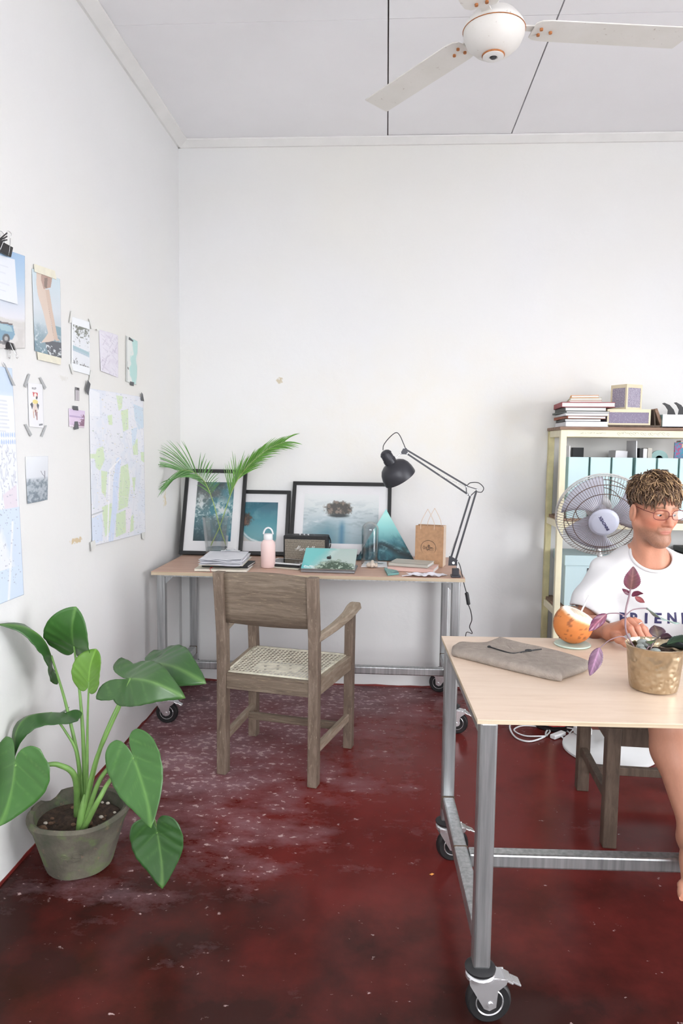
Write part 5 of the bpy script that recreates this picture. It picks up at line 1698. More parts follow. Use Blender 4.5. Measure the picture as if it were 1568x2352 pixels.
# faint pencilled lettering on the top rail
mb = MB(); rs = random.Random(31)
for (u0, u1, big) in ((0.075, 0.200, 0), (0.265, 0.400, 1), (0.420, 0.520, 1)):
    u = u0
    while u < u1:
        r_ = 0.005 + 0.003 * rs.random() if big else 0.003
        cxx = SX0 + pw2 + u; cz = ZS[3] - 0.008 + rs.uniform(-.002, .002)
        n = 9 if rs.random() < .6 else 6
        mb.tube([(cxx + r_ * math.cos(a + .5) * (1 + .2 * math.sin(a * 3)), SY0 + 0.0035, cz + r_ * math.sin(a)) for a in [2 * PI * k / 9 * (.9 if big else .6) for k in range(n)]], 0.0006, 3)
        u += r_ * 2.3 + (0.006 if rs.random() < .2 else 0)
mb.build('pencil_writing', 'petiole_grey' if 'petiole_grey' in MAT else 'tape_dark', sh_, w=True)['kind'] = 'stuff'

# pile of books on the top board
simple('cover_red', rgb(150, 52, 62), 0.5, 0, 0.1, 12)
simple('cover_slate', rgb(92, 96, 94), 0.6, 0, 0.1, 12)
simple('cover_white', rgb(226, 226, 230), 0.6, 0, 0.04, 12)
simple('cover_olive', rgb(196, 190, 160), 0.6, 0, 0.1, 12)
simple('cover_orange', rgb(226, 150, 70), 0.6, 0, 0.1, 12)
simple('cover_rust', rgb(150, 84, 60), 0.6, 0, 0.3, 20)
zc = ZTOP + 0.001
bx = at(1335, 960, 'y', 3.92).x
pile = [(0.215, 0.28, 0.026, 'cover_white', -2, 'fat white magazine bundle at the bottom of the shelf-top book pile', .004, 'cover_white'),
        (0.185, 0.26, 0.014, 'cover_black', -4, 'black-backed book, second from the bottom of the shelf-top pile', -.012, None),
        (0.20, 0.25, 0.015, 'cover_rust', 3, 'rust-spined paperback in the lower half of the shelf-top pile', -.006, None),
        (0.22, 0.27, 0.013, 'cover_white', -3, 'thin white paperback above the rust-spined one', .004, None),
        (0.225, 0.27, 0.010, 'cover_slate', 2, 'thin slate-covered book in the middle of the pile', -.002, None),
        (0.21, 0.26, 0.019, 'cover_slate', -2, 'thick slate-spined book right under the red one', -.004, None),
        (0.27, 0.25, 0.027, 'cover_red', -4, 'thick red hardback sticking out of the shelf-top pile', .014, None),
        (0.165, 0.21, 0.010, 'cover_pink', -8, 'slim pink paperback lying on the red hardback', .010, None),
        (0.16, 0.20, 0.012, 'cover_olive', -10, 'small olive paperback under the topmost book', .016, None),
        (0.14, 0.19, 0.014, 'cover_orange', -12, 'small orange-edged book on top of the pile', .014, None)]
for (l, w_, h_, cov, rzz, lab, dx, _) in pile:
    book('book', lab, 'book', (bx + dx, 3.945, zc), min(.29, w_), l, h_, math.radians(-90 + rzz), cov, ct=0.0022 if h_ < .02 else .0035)
    zc += h_ + 0.0006

# two mesh-fronted boxes
m, nt, b = new_mat('purple_mesh', rgb(150, 140, 168), 0.7)
vo = N(nt, 'ShaderNodeTexVoronoi', feature='F1')
vo.inputs['Scale'].default_value = 170
vo.inputs['Randomness'].default_value = 0.25
nt.links.new(coords(nt), vo.inputs['Vector'])
nt.links.new(ramp(nt, vo.outputs['Distance'], [(0.25, rgb(206, 202, 212)), (0.42, rgb(136, 126, 148))]), b.inputs['Base Color'])
simple('box_cream', rgb(226, 214, 184), 0.6, 0, 0.06, 10)


def mesh_box(label, c, w, d, h, rz, bar):
    t = thing('storage_box', label, 'box', c, rz)
    MB().box((0, 0, h / 2), (w - .004, d - .004, h - .004)).build('mesh_panel', 'purple_mesh', t)
    for sx in (-1, 1):
        for sy in (-1, 1):
            MB().box((sx * (w / 2 - bar / 2), sy * (d / 2 - bar / 2), h / 2), (bar, bar, h)).build('corner_strip', 'box_cream', t)
    for z, hh in ((bar / 2, bar), (h - bar * .9, bar * 1.8)):
        for sy in (-1, 1):
            MB().box((0, sy * (d / 2 - bar / 2), z), (w - 2 * bar, bar, hh)).build('edge_strip', 'box_cream', t)
        for sx in (-1, 1):
            MB().box((sx * (w / 2 - bar / 2), 0, z), (bar, d - 2 * bar, hh)).build('edge_strip', 'box_cream', t)
    MB().box((0, 0, h - .001), (w - 2 * bar, d - 2 * bar, .002)).build('lid', 'box_cream', t)
    return t


lowx = at(1442, 965, 'y', 3.86).x
wedge = thing('wooden_tray', 'shallow dark wooden tray under the low mesh box', 'tray', (lowx + 0.02, 3.93, ZTOP + 0.001))
MB().box((0, 0, 0.006), (0.27, 0.20, 0.012)).build('base', 'dark_wood', wedge, bevel=0.002)
mesh_box('low box with blue perforated mesh front lying flat on the shelf top', (lowx, 3.93, ZTOP + 0.0135), 0.222, 0.16, 0.082, 0, 0.009)
mesh_box('upright purple mesh box with cream corner strips, topmost on the shelf', (at(1439, 915, 'y', 3.92).x, 3.93, ZTOP + 0.0965), 0.110, 0.110, 0.130, math.radians(28), 0.010)
wd_ = thing('wooden_easel', 'folded dark wooden stand leaning beside the low mesh box', 'stand', (at(1500, 970, 'y', 3.9).x + .004, 3.90, ZTOP + 0.001))
MB().bar((0.026, 0, 0.004), (-0.012, 0, 0.098), 0.10, 0.016, (1, 0, 0)).build('leaf_board', 'shelf_board', wd_, bevel=0.002)
MB().bar((-0.008, 0, 0.004), (-0.016, 0, 0.092), 0.08, 0.008, (1, 0, 0)).build('leaf_board', 'dark_wood', wd_, bevel=0.002)
# white box with black fins
fb = thing('fin_box', 'white open box holding black surfboard fins on the shelf top', 'box', (at(1570, 965, 'y', 3.88).x, 3.92, ZTOP + 0.001))
for c, s in (((0, 0, .003), (.25, .17, .006)), ((0, -.083, .034), (.25, .004, .068)), ((0, .083, .034), (.25, .004, .068)), ((-.123, 0, .034), (.004, .162, .068)), ((.123, 0, .034), (.004, .162, .068))):
    MB().box(c, s).build('panel', 'white_plastic' if c[0] == 0 else 'pale_blue_side', fb)
for k, x in enumerate((-0.060, -0.012)):
    fn_ = thing('surf_fin', ('black curved surfboard fin, leftmost in the white box', 'black surfboard fin to the right of the other in the white box')[k], 'fin', (at(1570, 965, 'y', 3.88).x + x, 3.90, ZTOP + 0.010))
    out = [(0.03, 0.0), (0.034, .05), (0.026, .085), (0.008, .112), (-0.018, .128), (-0.030, .126), (-0.016, .112), (-0.004, .088), (-0.012, .05), (-0.03, 0.0)]
    M = Matrix.Rotation(-0.15 + .1 * k, 4, 'Y') @ Matrix(((1, 0, 0, 0), (0, 0, 1, 0), (0, 1, 0, 0), (0, 0, 0, 1)))
    MB().prism(out[::-1], -.003, .003, M).build('blade', 'black_plastic', fn_, bevel=0.001)
    MB().box((0, 0, .004), (.07, .008, .008)).build('base_tab', 'black_plastic', fn_)

# magazine files
ZF = ZS[2] + 0.017
def mfile(label, x, tilt=0.0):
    t = thing('magazine_file', label, 'file box', (x, 3.928, ZF), tilt, 'pale blue magazine files')
    w, d, h = 0.103, 0.215, 0.322
    MB().box((0, -d / 2 + .002, h / 2), (w, .003, h)).build('front', 'pale_blue', t)
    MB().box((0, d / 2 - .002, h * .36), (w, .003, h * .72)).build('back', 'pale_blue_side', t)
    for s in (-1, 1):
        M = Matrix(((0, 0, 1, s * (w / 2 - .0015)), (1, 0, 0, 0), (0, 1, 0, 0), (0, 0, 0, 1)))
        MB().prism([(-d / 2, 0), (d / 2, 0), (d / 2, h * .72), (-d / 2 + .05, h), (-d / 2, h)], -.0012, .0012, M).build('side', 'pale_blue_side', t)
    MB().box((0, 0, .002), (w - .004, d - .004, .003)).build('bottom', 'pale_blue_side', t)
    return t
fx0 = at(1327, 1100, 'y', 3.82).x
names = ['first pale blue magazine file from the left, beside the shelf post', 'second pale blue magazine file from the left on the middle shelf', 'third pale blue magazine file from the left on the middle shelf', 'fourth pale blue magazine file, white booklets standing in it', 'fifth pale blue magazine file, above the man’s hair', 'sixth pale blue magazine file, holding a colourful brochure']
gx = [0, .1125, .2245, .344, .456, .568]
for lab, g_ in zip(names, gx):
    mfile(lab.replace('’', "'").replace("above the man's hair", 'standing above the seated man'), fx0 + g_)
# what stands in the files
def upright(name, label, cat, x, w, d, z0, h, tilt, mat, y=3.93, rzz=0.0):
    t = thing(name, label, cat, (x, y, z0), rzz)
    MB().box((0, 0, h / 2), (w, d, h), Matrix.Rotation(tilt, 4, 'Y')).build('cover', mat, t, bevel=0.001)
    MB().box((0.0, 0.002, h / 2 + .001), (w * .7, d - .006, h), Matrix.Rotation(tilt, 4, 'Y')).build('pages', 'paper_edge', t)
    return t
XP = lambda x: at(x, 1040, 'y', 3.93).x
upright('black_box', 'small black box standing in the second magazine file', 'box', XP(1341), 0.060, 0.036, ZF + .001, 0.372, 0, 'cover_black', 4.068)
upright('grey_folder', 'grey card folder slanting out of the third magazine file', 'folder', fx0 + .2245, 0.062, 0.12, ZF + .006, 0.352, 0.05, 'cover_white', 3.955)
upright('white_booklet', 'thin white booklet sticking up highest from the files', 'booklet', fx0 + .344 - .030, 0.006, 0.15, ZF + .006, 0.405, -0.03, 'cover_white', 3.925)
upright('black_notebook', 'black notebook between white booklets in the fourth file', 'notebook', fx0 + .344 - .016, 0.014, 0.15, ZF + .006, 0.366, 0, 'cover_black', 3.93)
upright('white_booklet', 'thick white booklet in the fourth file next to a black notebook', 'booklet', fx0 + .344 + .006, 0.020, 0.15, ZF + .006, 0.364, 0, 'cover_white', 3.93)
upright('grey_booklet', 'pale grey booklet at the right in the fourth file', 'booklet', fx0 + .344 + .034, 0.022, 0.15, ZF + .006, 0.368, 0, 'cover_grey', 3.94)
c = CV(40, 70, (110, 130, 170)); n = vn(70, 40, 16, 10, 201, 3)
c.mix(np.clip((n - .5) * 6, 0, 1), (190, 70, 110)); c.mix(np.clip((vn(70, 40, 14, 8, 202) - .55) * 9, 0, 1), (60, 150, 170)); c.mix((c.Y > .6) * (c.X < .5) * .8, (120, 100, 84)); c.poly([(.5, .05), (.8, .05), (.8, .2), (.5, .2)], (220, 190, 150))
br = thing('brochure', 'colourful brochure standing in the sixth file', 'brochure', (fx0 + .560, 3.915, ZF + .006))
MB().box((0, .003, .2), (.078, .004, .40)).build('cover', 'cover_slate', br)
sheet('print', c, lambda u, v: (-.038 + .076 * u, 0, .40 - .14 * v), br, w=False)
upright('plastic_bag', 'pale lilac plastic sleeve beside the colourful brochure', 'sleeve', fx0 + .590, 0.042, 0.06, ZF + .006, 0.41, 0, 'pink_silicone', 3.985)
gd = thing('tape_reel', 'pale green translucent disc standing in the fifth file', 'disc', (fx0 + .456, 3.95, ZF + .26))
MB().lathe([(0.02, -.006), (0.048, -.006), (0.048, .006), (0.02, .006), (0.02, -.006)], 28, Matrix.Translation((0, 0, .055)) @ Matrix.Rotation(PI / 2, 4, 'X')).build('ring', 'pale_blue_side', gd, smooth=40)
wb = upright('white_folder', 'white folder tilted behind the front-left shelf post', 'folder', fx0 - .040, 0.006, 0.15, ZF + .005, 0.375, 0, 'cover_white', 3.93)

# lidded pale blue boxes on the lower shelf
ZL = ZS[1] + 0.017
def lid_box(label, x, w):
    t = thing('lidded_box', label, 'box', (x, 3.95, ZL), 0, 'lidded pale blue storage boxes')
    MB().box((0, 0, .115), (w - .012, .255, .23)).build('body', 'pale_blue', t, bevel=0.002)
    MB().box((0, 0, .245), (w, .27, .055)).build('lid', 'pale_blue', t, bevel=0.003)
    MB().box((0.01, -.1295, .188), (.085, .003, .034)).build('label_slot', 'ink_dark', t)
    return t
bx0 = at(1292, 1340, 'y', 3.83).x
lid_box('lidded pale blue storage box at the left end of the lower shelf', bx0 + .155, 0.305)
lid_box('lidded pale blue storage box hidden mostly behind the man', bx0 + .48, 0.305)
db = thing('dark_case', 'black case on the right of the lower shelf, next to the man', 'case', (bx0 + .82, 3.95, ZL))
MB().box((0, 0, .14), (0.32, .24, .28)).build('body', 'cover_black', db, bevel=0.006)
MB().box((0, 0, .295), (0.325, .245, .026)).build('lid', 'cover_slate', db, bevel=0.004)
dc = thing('dark_bin', 'dark blue-grey bin with pale lid at the bottom of the shelf', 'bin', (SX0 + .19, 3.95, ZS[0] + .017))
simple('bin_navy', rgb(66, 72, 88), 0.5, 0, 0.08, 8)
simple('bin_lid', rgb(176, 176, 182), 0.5, 0, 0.04, 8)
MB().box((0, 0, .16), (0.26, .25, .32)).build('body', 'bin_navy', dc, bevel=0.012, seg=3)
MB().box((0, 0, .345), (0.27, .26, .05)).build('lid', 'bin_lid', dc, bevel=0.01, seg=3)

# ================================================================== PEDESTAL FAN
FX, FY = 1.075, 3.33
fan = thing('pedestal_fan', 'white pedestal fan with wire cage behind the seated man', 'fan', (FX, FY, 0))
MB().lathe([(0.001, 0.0), (0.205, 0.0), (0.212, 0.004), (0.212, 0.013), (0.200, 0.020), (0.06, 0.027), (0.03, 0.045), (0.022, 0.06), (0.001, 0.06)], 48).build('base', 'white_plastic', fan, smooth=40)
fc = at(1379, 1180, 'y', FY - 0.06)
MB().cyl((0, 0, 0.05), (0, 0, 0.62), 0.017, n=14).build('pole', 'white_plastic', fan, smooth=40)
MB().cyl((0, 0, 0.60), (0, 0, 0.66), 0.024, n=14).build('collar', 'black_plastic', fan, smooth=40)
MB().cyl((0, 0, 0.65), (fc.x - FX + .005, .05, fc.z - .10), 0.013, n=12).build('pole', 'chrome', fan, smooth=40)
FM = frame_m(fc, Vector((-0.10, -0.93, -0.36)), (1, 0, 0))
FL_ = Matrix.Translation((-FX, -FY, 0)) @ FM
MB().lathe([(0.001, -0.16), (0.045, -0.155), (0.055, -0.13), (0.058, -0.06), (0.045, -0.045), (0.001, -0.045)], 24, FL_).build('motor_housing', 'white_plastic', fan, smooth=40)
MB().cyl(FL_ @ Vector((0, 0, -.10)), (fc.x - FX, .05, fc.z - .12), 0.02, n=10).build('neck', 'white_plastic', fan, smooth=40)
RF = 0.196
simple('badge_lilac', rgb(190, 192, 208), 0.4, 0, 0.03, 8)
simple('cage_wire', (0.62, 0.60, 0.58), 0.4, 0.4, 0.25, 30)
simple('cage_rust', rgb(104, 82, 72), 0.7, 0.2, 0.4, 30)


def ringpts(r, z, n=56):
    return [FL_ @ Vector((r * math.cos(2 * PI * k / n), r * math.sin(2 * PI * k / n), z)) for k in range(n + 1)]


def fz(r):
    return 0.085 - 0.060 * max(0, (r - .065) / (RF - .065)) ** 2.2


def bz(r):
    return -0.075 + 0.075 * max(0, (r - .05) / (RF - .05)) ** 2.2


for r, z, rad, mt in ((RF, 0.004, 0.0032, 'cage_wire'), (RF - .001, 0.022, 0.0028, 'cage_wire'), (0.165, fz(.165) + .001, 0.0018, 'cage_rust'), (0.130, fz(.130) + .001, 0.0018, 'cage_rust'), (0.150, bz(.150), 0.0018, 'cage_rust'), (0.100, bz(.10), .0018, 'cage_rust')):
    MB().tube(ringpts(r, z), rad, 5, False).build('cage_ring', mt, fan, smooth=True)
mb = MB()
for k in range(88):
    a = 2 * PI * k / 88
    mb.tube([FL_ @ Vector((r * math.cos(a + .5 * (r - .06)), r * math.sin(a + .5 * (r - .06)), fz(r))) for r in (.060, .10, .13, .155, .175, .190, RF)], 0.0010, 3, False)
mb.build('front_wires', 'cage_rust', fan, smooth=True)['kind'] = 'stuff'
mb = MB()
for k in range(72):
    a = 2 * PI * k / 72
    mb.tube([FL_ @ Vector((r * math.cos(a), r * math.sin(a), bz(r) if r < RF else 0.004)) for r in (.055, .10, .14, .17, RF)], 0.0010, 3, False)
mb.build('back_wires', 'cage_wire', fan, smooth=True)['kind'] = 'stuff'
MB().lathe([(0.001, 0.098), (0.050, 0.097), (0.056, 0.094), (0.060, 0.090), (0.064, 0.088), (0.066, 0.082), (0.060, 0.078), (0.001, 0.078)], 36, FL_).build('badge', 'badge_lilac', fan, smooth=35)
MT = FL_ @ Matrix.Translation((0, 0, 0.0985)) @ Matrix.Rotation(PI, 4, 'Z') @ Matrix.Rotation(math.radians(-55), 4, 'Z')
text_mb('INNOVEX', 0.017, MT, 0.0004, 1.05, bold=0.0006).build('lettering', 'ink_navy', fan)
blade_m = 'fan_blade'
simple('fan_blade', rgb(190, 190, 202), 0.3, 0, 0.03, 8)
MB().lathe([(0.001, 0.03), (0.030, 0.03), (0.034, 0.02), (0.034, -0.03), (0.001, -0.03)], 20, FL_).build('hub', 'fan_blade', fan, smooth=40)
for k in range(3):
    def bf(u, v, k=k):
        r = .03 + .145 * u
        a = 2 * PI * k / 3 + (v - .5) * (1.25 + .25 * u) + .3 * u
        return FL_ @ Vector((r * math.cos(a), r * math.sin(a), .02 * (v - .5) * 2 * (1 - .2 * u)))
    MB().grid(8, 8, bf).build('blade', 'fan_blade', fan, smooth=True, solid=0.002)

# ================================================================== CEILING FAN
HZ = 2.74
hc = at(1134, 74, 'z', HZ)
cf = thing('ceiling_fan', 'rust-flecked white three-blade ceiling fan', 'ceiling fan', (hc.x, hc.y, HZ))
def fan_white():
    m, nt, b = new_mat('aged_white', (0.78, 0.76, 0.72), 0.5)
    v = coords(nt)
    c = ramp(nt, noise_f(nt, v, 6, 6), [(0.3, (0.74, 0.72, 0.67)), (0.7, (0.82, 0.80, 0.77))])
    c = mixc(nt, ramp(nt, noise_f(nt, v, 60, 4, .6), [(0.66, (0, 0, 0)), (0.76, (.7, .7, .7))]), c, rgb(150, 132, 116))
    nt.links.new(c, b.inputs['Base Color'])
fan_white()
simple('rust', rgb(176, 112, 66), 0.8, 0, 0.4, 60)
MB().lathe([(0.001, -0.072), (0.030, -0.070), (0.060, -0.060), (0.086, -0.036), (0.097, -0.010), (0.098, 0.010), (0.092, 0.022), (0.070, 0.050), (0.030, 0.070), (0.001, 0.070)], 40).build('motor_hub', 'aged_white', cf, smooth=40)
MB().tube([(0.0985 * math.cos(2 * PI * k / 40), 0.0985 * math.sin(2 * PI * k / 40), 0.004) for k in range(41)], 0.0016, 4, False).build('seam', 'rust', cf, smooth=True)
MB().lathe([(0.024, -0.0685), (0.033, -0.071), (0.034, -0.076), (0.026, -0.079), (0.014, -0.0785), (0.010, -0.073)], 24).build('hub_cap', 'trim_paint', cf, smooth=40)
MB().tube([(0.034 * math.cos(2 * PI * k / 24), 0.034 * math.sin(2 * PI * k / 24), -0.0715) for k in range(25)], 0.0030, 5, False).build('rust_ring', 'rust', cf, smooth=True)
MB().cyl((0.0, 0, -0.080), (0, 0, -0.070), 0.009, 0.012, n=7).build('cap_hole', 'ink_dark', cf)
MB().cyl((0, 0, .07), (0, 0, ZC - HZ - .06), 0.012, n=12).build('down_rod', 'aged_white', cf, smooth=40)
MB().lathe([(0.001, ZC - HZ - .09), (0.03, ZC - HZ - .085), (0.055, ZC - HZ - .03), (0.06, ZC - HZ - .004), (0.001, ZC - HZ - .004)], 24).build('canopy', 'aged_white', cf, smooth=40)
tipp = at(862, 250, 'z', HZ)
a0 = math.atan2(tipp.y - hc.y, tipp.x - hc.x)
Lb = math.hypot(tipp.y - hc.y, tipp.x - hc.x)
for k in range(3):
    a = a0 - k * 2 * PI / 3
    Rz = Matrix.Rotation(a, 4, 'Z') @ Matrix.Rotation(math.radians(1), 4, 'X')
    out = [(0.125, -0.040), (0.140, -0.055), (0.17, -0.060), (Lb + .012, -0.064), (Lb - .012, 0.060), (0.17, 0.058), (0.140, 0.052), (0.125, 0.040)]
    bl = MB().prism(out, -.002, .002, Rz @ Matrix.Translation((0, 0, .012))).build('blade', 'aged_white', cf, bevel=0.0012)
    MB().box((0.118, 0, .018), (0.07, 0.030, .005), Rz).build('blade_bracket', 'aged_white', cf, bevel=0.001)
    for (x, y) in ((0.150, -.016), (0.150, .016), (0.185, 0.0)):
        MB().cyl(Rz @ Vector((x, y, .004)), Rz @ Vector((x, y, .012)), 0.0055, n=8).build('rivet', 'rust', cf)

# ================================================================== THINGS ON THE FRONT TABLE
simple('felt', rgb(166, 155, 146), 0.95, 0, 0.12, 40, bmp=0.6, spec=0.1, bscale=300)
pq = [at(x, y, 'z', TZ + 0.012) for x, y in ((1036, 1499), (1155, 1529), (1278, 1557), (1296, 1553), (1348, 1534), (1346, 1517), (1250, 1490), (1158, 1467), (1140, 1466), (1116, 1478), (1062, 1478), (1040, 1485))]
po = bez(pq + [pq[0]], 6)[:-1]
pc = sum(po, Vector()) / len(po)
pouch = thing('felt_pouch', 'grey-brown felt pouch tied with a dark cord, lying on the front table', 'pouch', (pc.x, pc.y, TZ + 0.001))
NP = len(po)
vs, fs = [], []
prof_ = [(0.955, 0.0), (0.985, 0.003), (1.0, 0.010), (0.992, 0.017), (0.965, 0.0225), (0.90, 0.0255), (0.75, 0.0265), (0.5, 0.0270), (0.22, 0.0272)]
for s, z in prof_:
    for k, p in enumerate(po):
        d = p - pc
        zz = z * (0.62 + 0.38 * max(0, min(1, (0.16 - d.x * .45 - d.y * .9) / .3)))
        zz += 0.0015 * math.sin(k * .7 + s * 9) * (s < .97) * (z > .02)
        vs.append((d.x * s, d.y * s, zz))
vs += [(0, 0, 0.0215), (0, 0, 0)]
for r in range(len(prof_) - 1):
    for k in range(NP):
        fs.append((r * NP + k, r * NP + (k + 1) % NP, (r + 1) * NP + (k + 1) % NP, (r + 1) * NP + k))
for k in range(NP):
    fs.append(((len(prof_) - 1) * NP + k, (len(prof_) - 1) * NP + (k + 1) % NP, len(vs) - 2))
    fs.append(((k + 1) % NP, k, len(vs) - 1))
MB().add(vs, fs).build('body', 'felt', pouch, smooth=60)
def pz(x, y):
    p = at(x, y, 'z', TZ + 0.026)
    return p
fl_ = [pz(x, y) for x, y in ((1040, 1486), (1150, 1470), (1346, 1519), (1270, 1536), (1160, 1512))]
MB().tube(bez([pz(1124, 1487) + Vector((0, 0, .002)), pz(1150, 1497) + Vector((0, 0, .004)), pz(1178, 1503) + Vector((0, 0, .003)), pz(1208, 1497) + Vector((0, 0, .002)), pz(1243, 1491)], 6), 0.0022, 5).build('cord', 'cover_black', pouch, smooth=True, w=True)
MB().sphere(tuple(pz(1123, 1487) + Vector((0, 0, .002))), (.006, .004, .004), 8, 6).build('knot', 'cover_black', pouch, smooth=True, w=True)
MB().sphere(tuple(pz(1214, 1496) + Vector((0, 0, .003))), (.012, .005, .004), 8, 6).build('knot', 'cover_black', pouch, smooth=True, w=True)

# coconut on a glass coaster
cc0 = at(1314, 1482, 'z', TZ)
cs = thing('coaster', 'round pale green glass coaster under the coconut', 'coaster', (cc0.x, cc0.y, TZ + 0.001))
MB().lathe([(0.001, 0), (0.055, 0), (0.058, 0.003), (0.056, 0.006), (0.001, 0.006)], 40).build('disc', 'coaster_glass', cs, smooth=30)
coc = thing('coconut', 'orange king coconut with its top cut off white, on a coaster', 'coconut', (cc0.x, cc0.y, TZ + 0.0075))
mb = MB().sphere((0, 0, 0.064), (0.0625, 0.0625, 0.064), 72, 48)
ncut = Vector((0.36, -0.16, 0.92)).normalized()
rsN = vn(64, 64, 6, 9, 301, 4); rsF = vn(64, 64, 14, 30, 302, 3)
cols = []
for i, p in enumerate(mb.v):
    q = Vector(p) - Vector((0, 0, .064))
    a = int((math.atan2(q.y, q.x) / 2 / PI + .5) * 63); e = int((q.z / .064 * .5 + .5) * 63)
    d = q.dot(ncut)
    lim = 0.036
    if d > lim:
        rim = (q - ncut * d).length / 0.052
        q = q - ncut * (d - lim - (0.010 * max(0, 1 - rim * 1.15)) - 0.002 * rsF[e, a])
        mb.v[i] = tuple(q + Vector((0, 0, .064)))
        t = rsF[e, a]
        c_ = np.array((244, 238, 230)) * (1 - .10 * max(0, t - .5) * 2) if rim > .55 else np.array((226, 208, 186)) * (1 - .35 * max(0, t - .5) * 2)
    else:
        k = np.clip((d - lim + .010 + (rsN[e, a] - .5) * .01) / .008, 0, 1)
        c_ = np.array((212, 130, 70)) * (1 + .10 * (rsN[e, a] - .5)) * (1 - k) + np.array((246, 224, 196)) * k
        if rsF[e, a] * .6 + rsN[e, a] * .4 > .595: c_ = c_ * .3 + np.array((140, 82, 52)) * .7
    cols.append(s2l(np.clip(c_, 0, 255) / 255))
mb.col = np.array(cols)
mb.build('husk', 'print', coc, smooth=True)
s0 = at(1331, 1412, 'y', cc0.y); s1 = at(1352, 1368, 'y', cc0.y + .01)
MB().tube([s0 - (s1 - s0) * .5, s1], 0.0026, 8).build('straw', 'white_plastic', coc, smooth=True, w=True)

# hammered brass pot with a red-leaved plant
m, nt, b = new_mat('hammered_brass', rgb(198, 178, 146), 0.30, 1.0)
vo = N(nt, 'ShaderNodeTexVoronoi', feature='SMOOTH_F1')
vo.inputs['Scale'].default_value = 75
nt.links.new(coords(nt), vo.inputs['Vector'])
bump(nt, b, vo.outputs['Distance'], 0.5, 0.006)
nt.links.new(ramp(nt, noise_f(nt, coords(nt), 14, 5), [(0.3, rgb(170, 152, 126)), (0.7, rgb(208, 192, 166))]), b.inputs['Base Color'])
bc = Vector((0.722, 1.900, TZ + 0.001))
bx_ = at(1508, 1592, 'z', TZ)
bc = Vector((bx_.x + 0.003, bx_.y + 0.035, TZ + 0.001))
bpot = thing('brass_pot', 'hammered brass plant pot at the right edge of the front table', 'pot', bc)
MB().lathe([(0.001, 0), (0.052, 0), (0.059, 0.004), (0.0625, 0.020), (0.0700, 0.100), (0.0735, 0.1165), (0.0755, 0.119), (0.0735, 0.121), (0.0715, 0.117), (0.066, 0.085), (0.001, 0.085)], 64).build('pot', 'hammered_brass', bpot, smooth=40)
MB().grid(24, 6, lambda u, v: (0.066 * v * math.cos(2 * PI * u), 0.066 * v * math.sin(2 * PI * u), 0.094 + .004 * math.sin(9 * u + 7 * v))).build('soil', 'soil', bpot, smooth=True)
simple('pebble', rgb(206, 204, 200), 0.6, 0, 0.08, 20)
simple('pebble_grey', rgb(150, 156, 152), 0.6, 0, 0.1, 20)
rs = random.Random(41)
for k in range(16):
    a = PI * (0.55 + 1.0 * rs.random()); r = 0.030 + 0.028 * rs.random(); s = 0.007 + 0.006 * rs.random()
    MB().sphere((r * math.cos(a), r * math.sin(a), 0.101 + .012 * rs.random() * (k % 3 == 0)), (s * 1.3, s, s * .8), 10, 7).build('pebble', 'pebble' if k % 3 else 'pebble_grey', bpot, smooth=True)
rp = thing('red_leaf_plant', 'small straggling plant with purple-red leaves growing in the brass pot', 'plant', bc + Vector((0, 0, .094)))
simple('red_stem', rgb(140, 116, 124), 0.5, 0, 0.2, 20)
plant = rp


def ovate(base, tip, right, wmax, bow, fold, c_in, c_edge, seed=0, saw=0.0):
    base, tip, right = Vector(base), Vector(tip), Vector(right)
    ax = tip - base; L = ax.length; ax.normalize()
    right = (right - ax * right.dot(ax)).normalized(); nr = right.cross(ax).normalized()
    mb = MB(); cols = []; NU, NV = 26, 10
    for i in range(NU + 1):
        t = i / NU
        w = wmax * math.sin(PI * t ** 0.75) ** 0.8 * (1 + saw * (((i * 1.0) % 2) - .5))
        for j in range(-NV // 2, NV // 2 + 1):
            s = j / (NV / 2)
            z = bow * math.sin(PI * t) * L + fold * abs(s) * w + .02 * L * math.sin(14 * t - 5 * abs(s) + seed) * abs(s)
            mb.v.append(tuple(base + ax * (t * L) + right * (s * w) + nr * z))
            lat = max(0, math.cos(2 * PI * (t * 7 - abs(s) * 1.4))) ** 8
            k_ = np.clip(abs(s) ** 1.5 + .25 * t, 0, 1)
            cc = np.array(c_in) * (1 - k_) + np.array(c_edge) * k_
            cols.append(s2l(np.clip(0.82 * cc * (1 + .18 * lat + .3 * math.exp(-(s / .08) ** 2)), 0, 255) / 255))
    W = NV + 1
    mb.f = [(i * W + j, i * W + j + 1, (i + 1) * W + j + 1, (i + 1) * W + j) for i in range(NU) for j in range(NV)]
    mb.mi = [0] * len(mb.f)
    mb.col = np.array(cols)
    return mb.build('leaf', 'leaf_paint', rp, smooth=True, w=True, solid=0.0006)


PYD = bc.y - 0.03
B_ = lambda x, y, d=0.0: at(x, y, 'y', PYD + d)
def stem(pts, r=0.0016):
    MB().tube(bez(pts, 6), r, 5).build('stem', 'red_stem', rp, smooth=True, w=True)
stem([B_(1458, 1490, .02), B_(1438, 1452), B_(1436, 1415), B_(1438, 1395), B_(1443, 1375), B_(1448, 1352)], 0.0024)
ovate(B_(1448, 1354), B_(1454, 1301, -.01), V((1, -.2, 0)), 0.0205, 0.05, .2, (132, 96, 92), (148, 84, 108), 1, .06)
ovate(B_(1447, 1366), B_(1428, 1352, .01), V((.4, 0, .9)), 0.006, 0.1, .2, (110, 50, 70), (126, 58, 84), 2)
ovate(B_(1450, 1369), B_(1477, 1363, -.01), V((.2, -.5, .8)), 0.009, 0.15, .2, (108, 46, 70), (128, 58, 84), 3)
ovate(B_(1458, 1371), B_(1480, 1384, -.02), V((.3, .2, .9)), 0.007, 0.1, .2, (176, 92, 92), (166, 84, 92), 4)
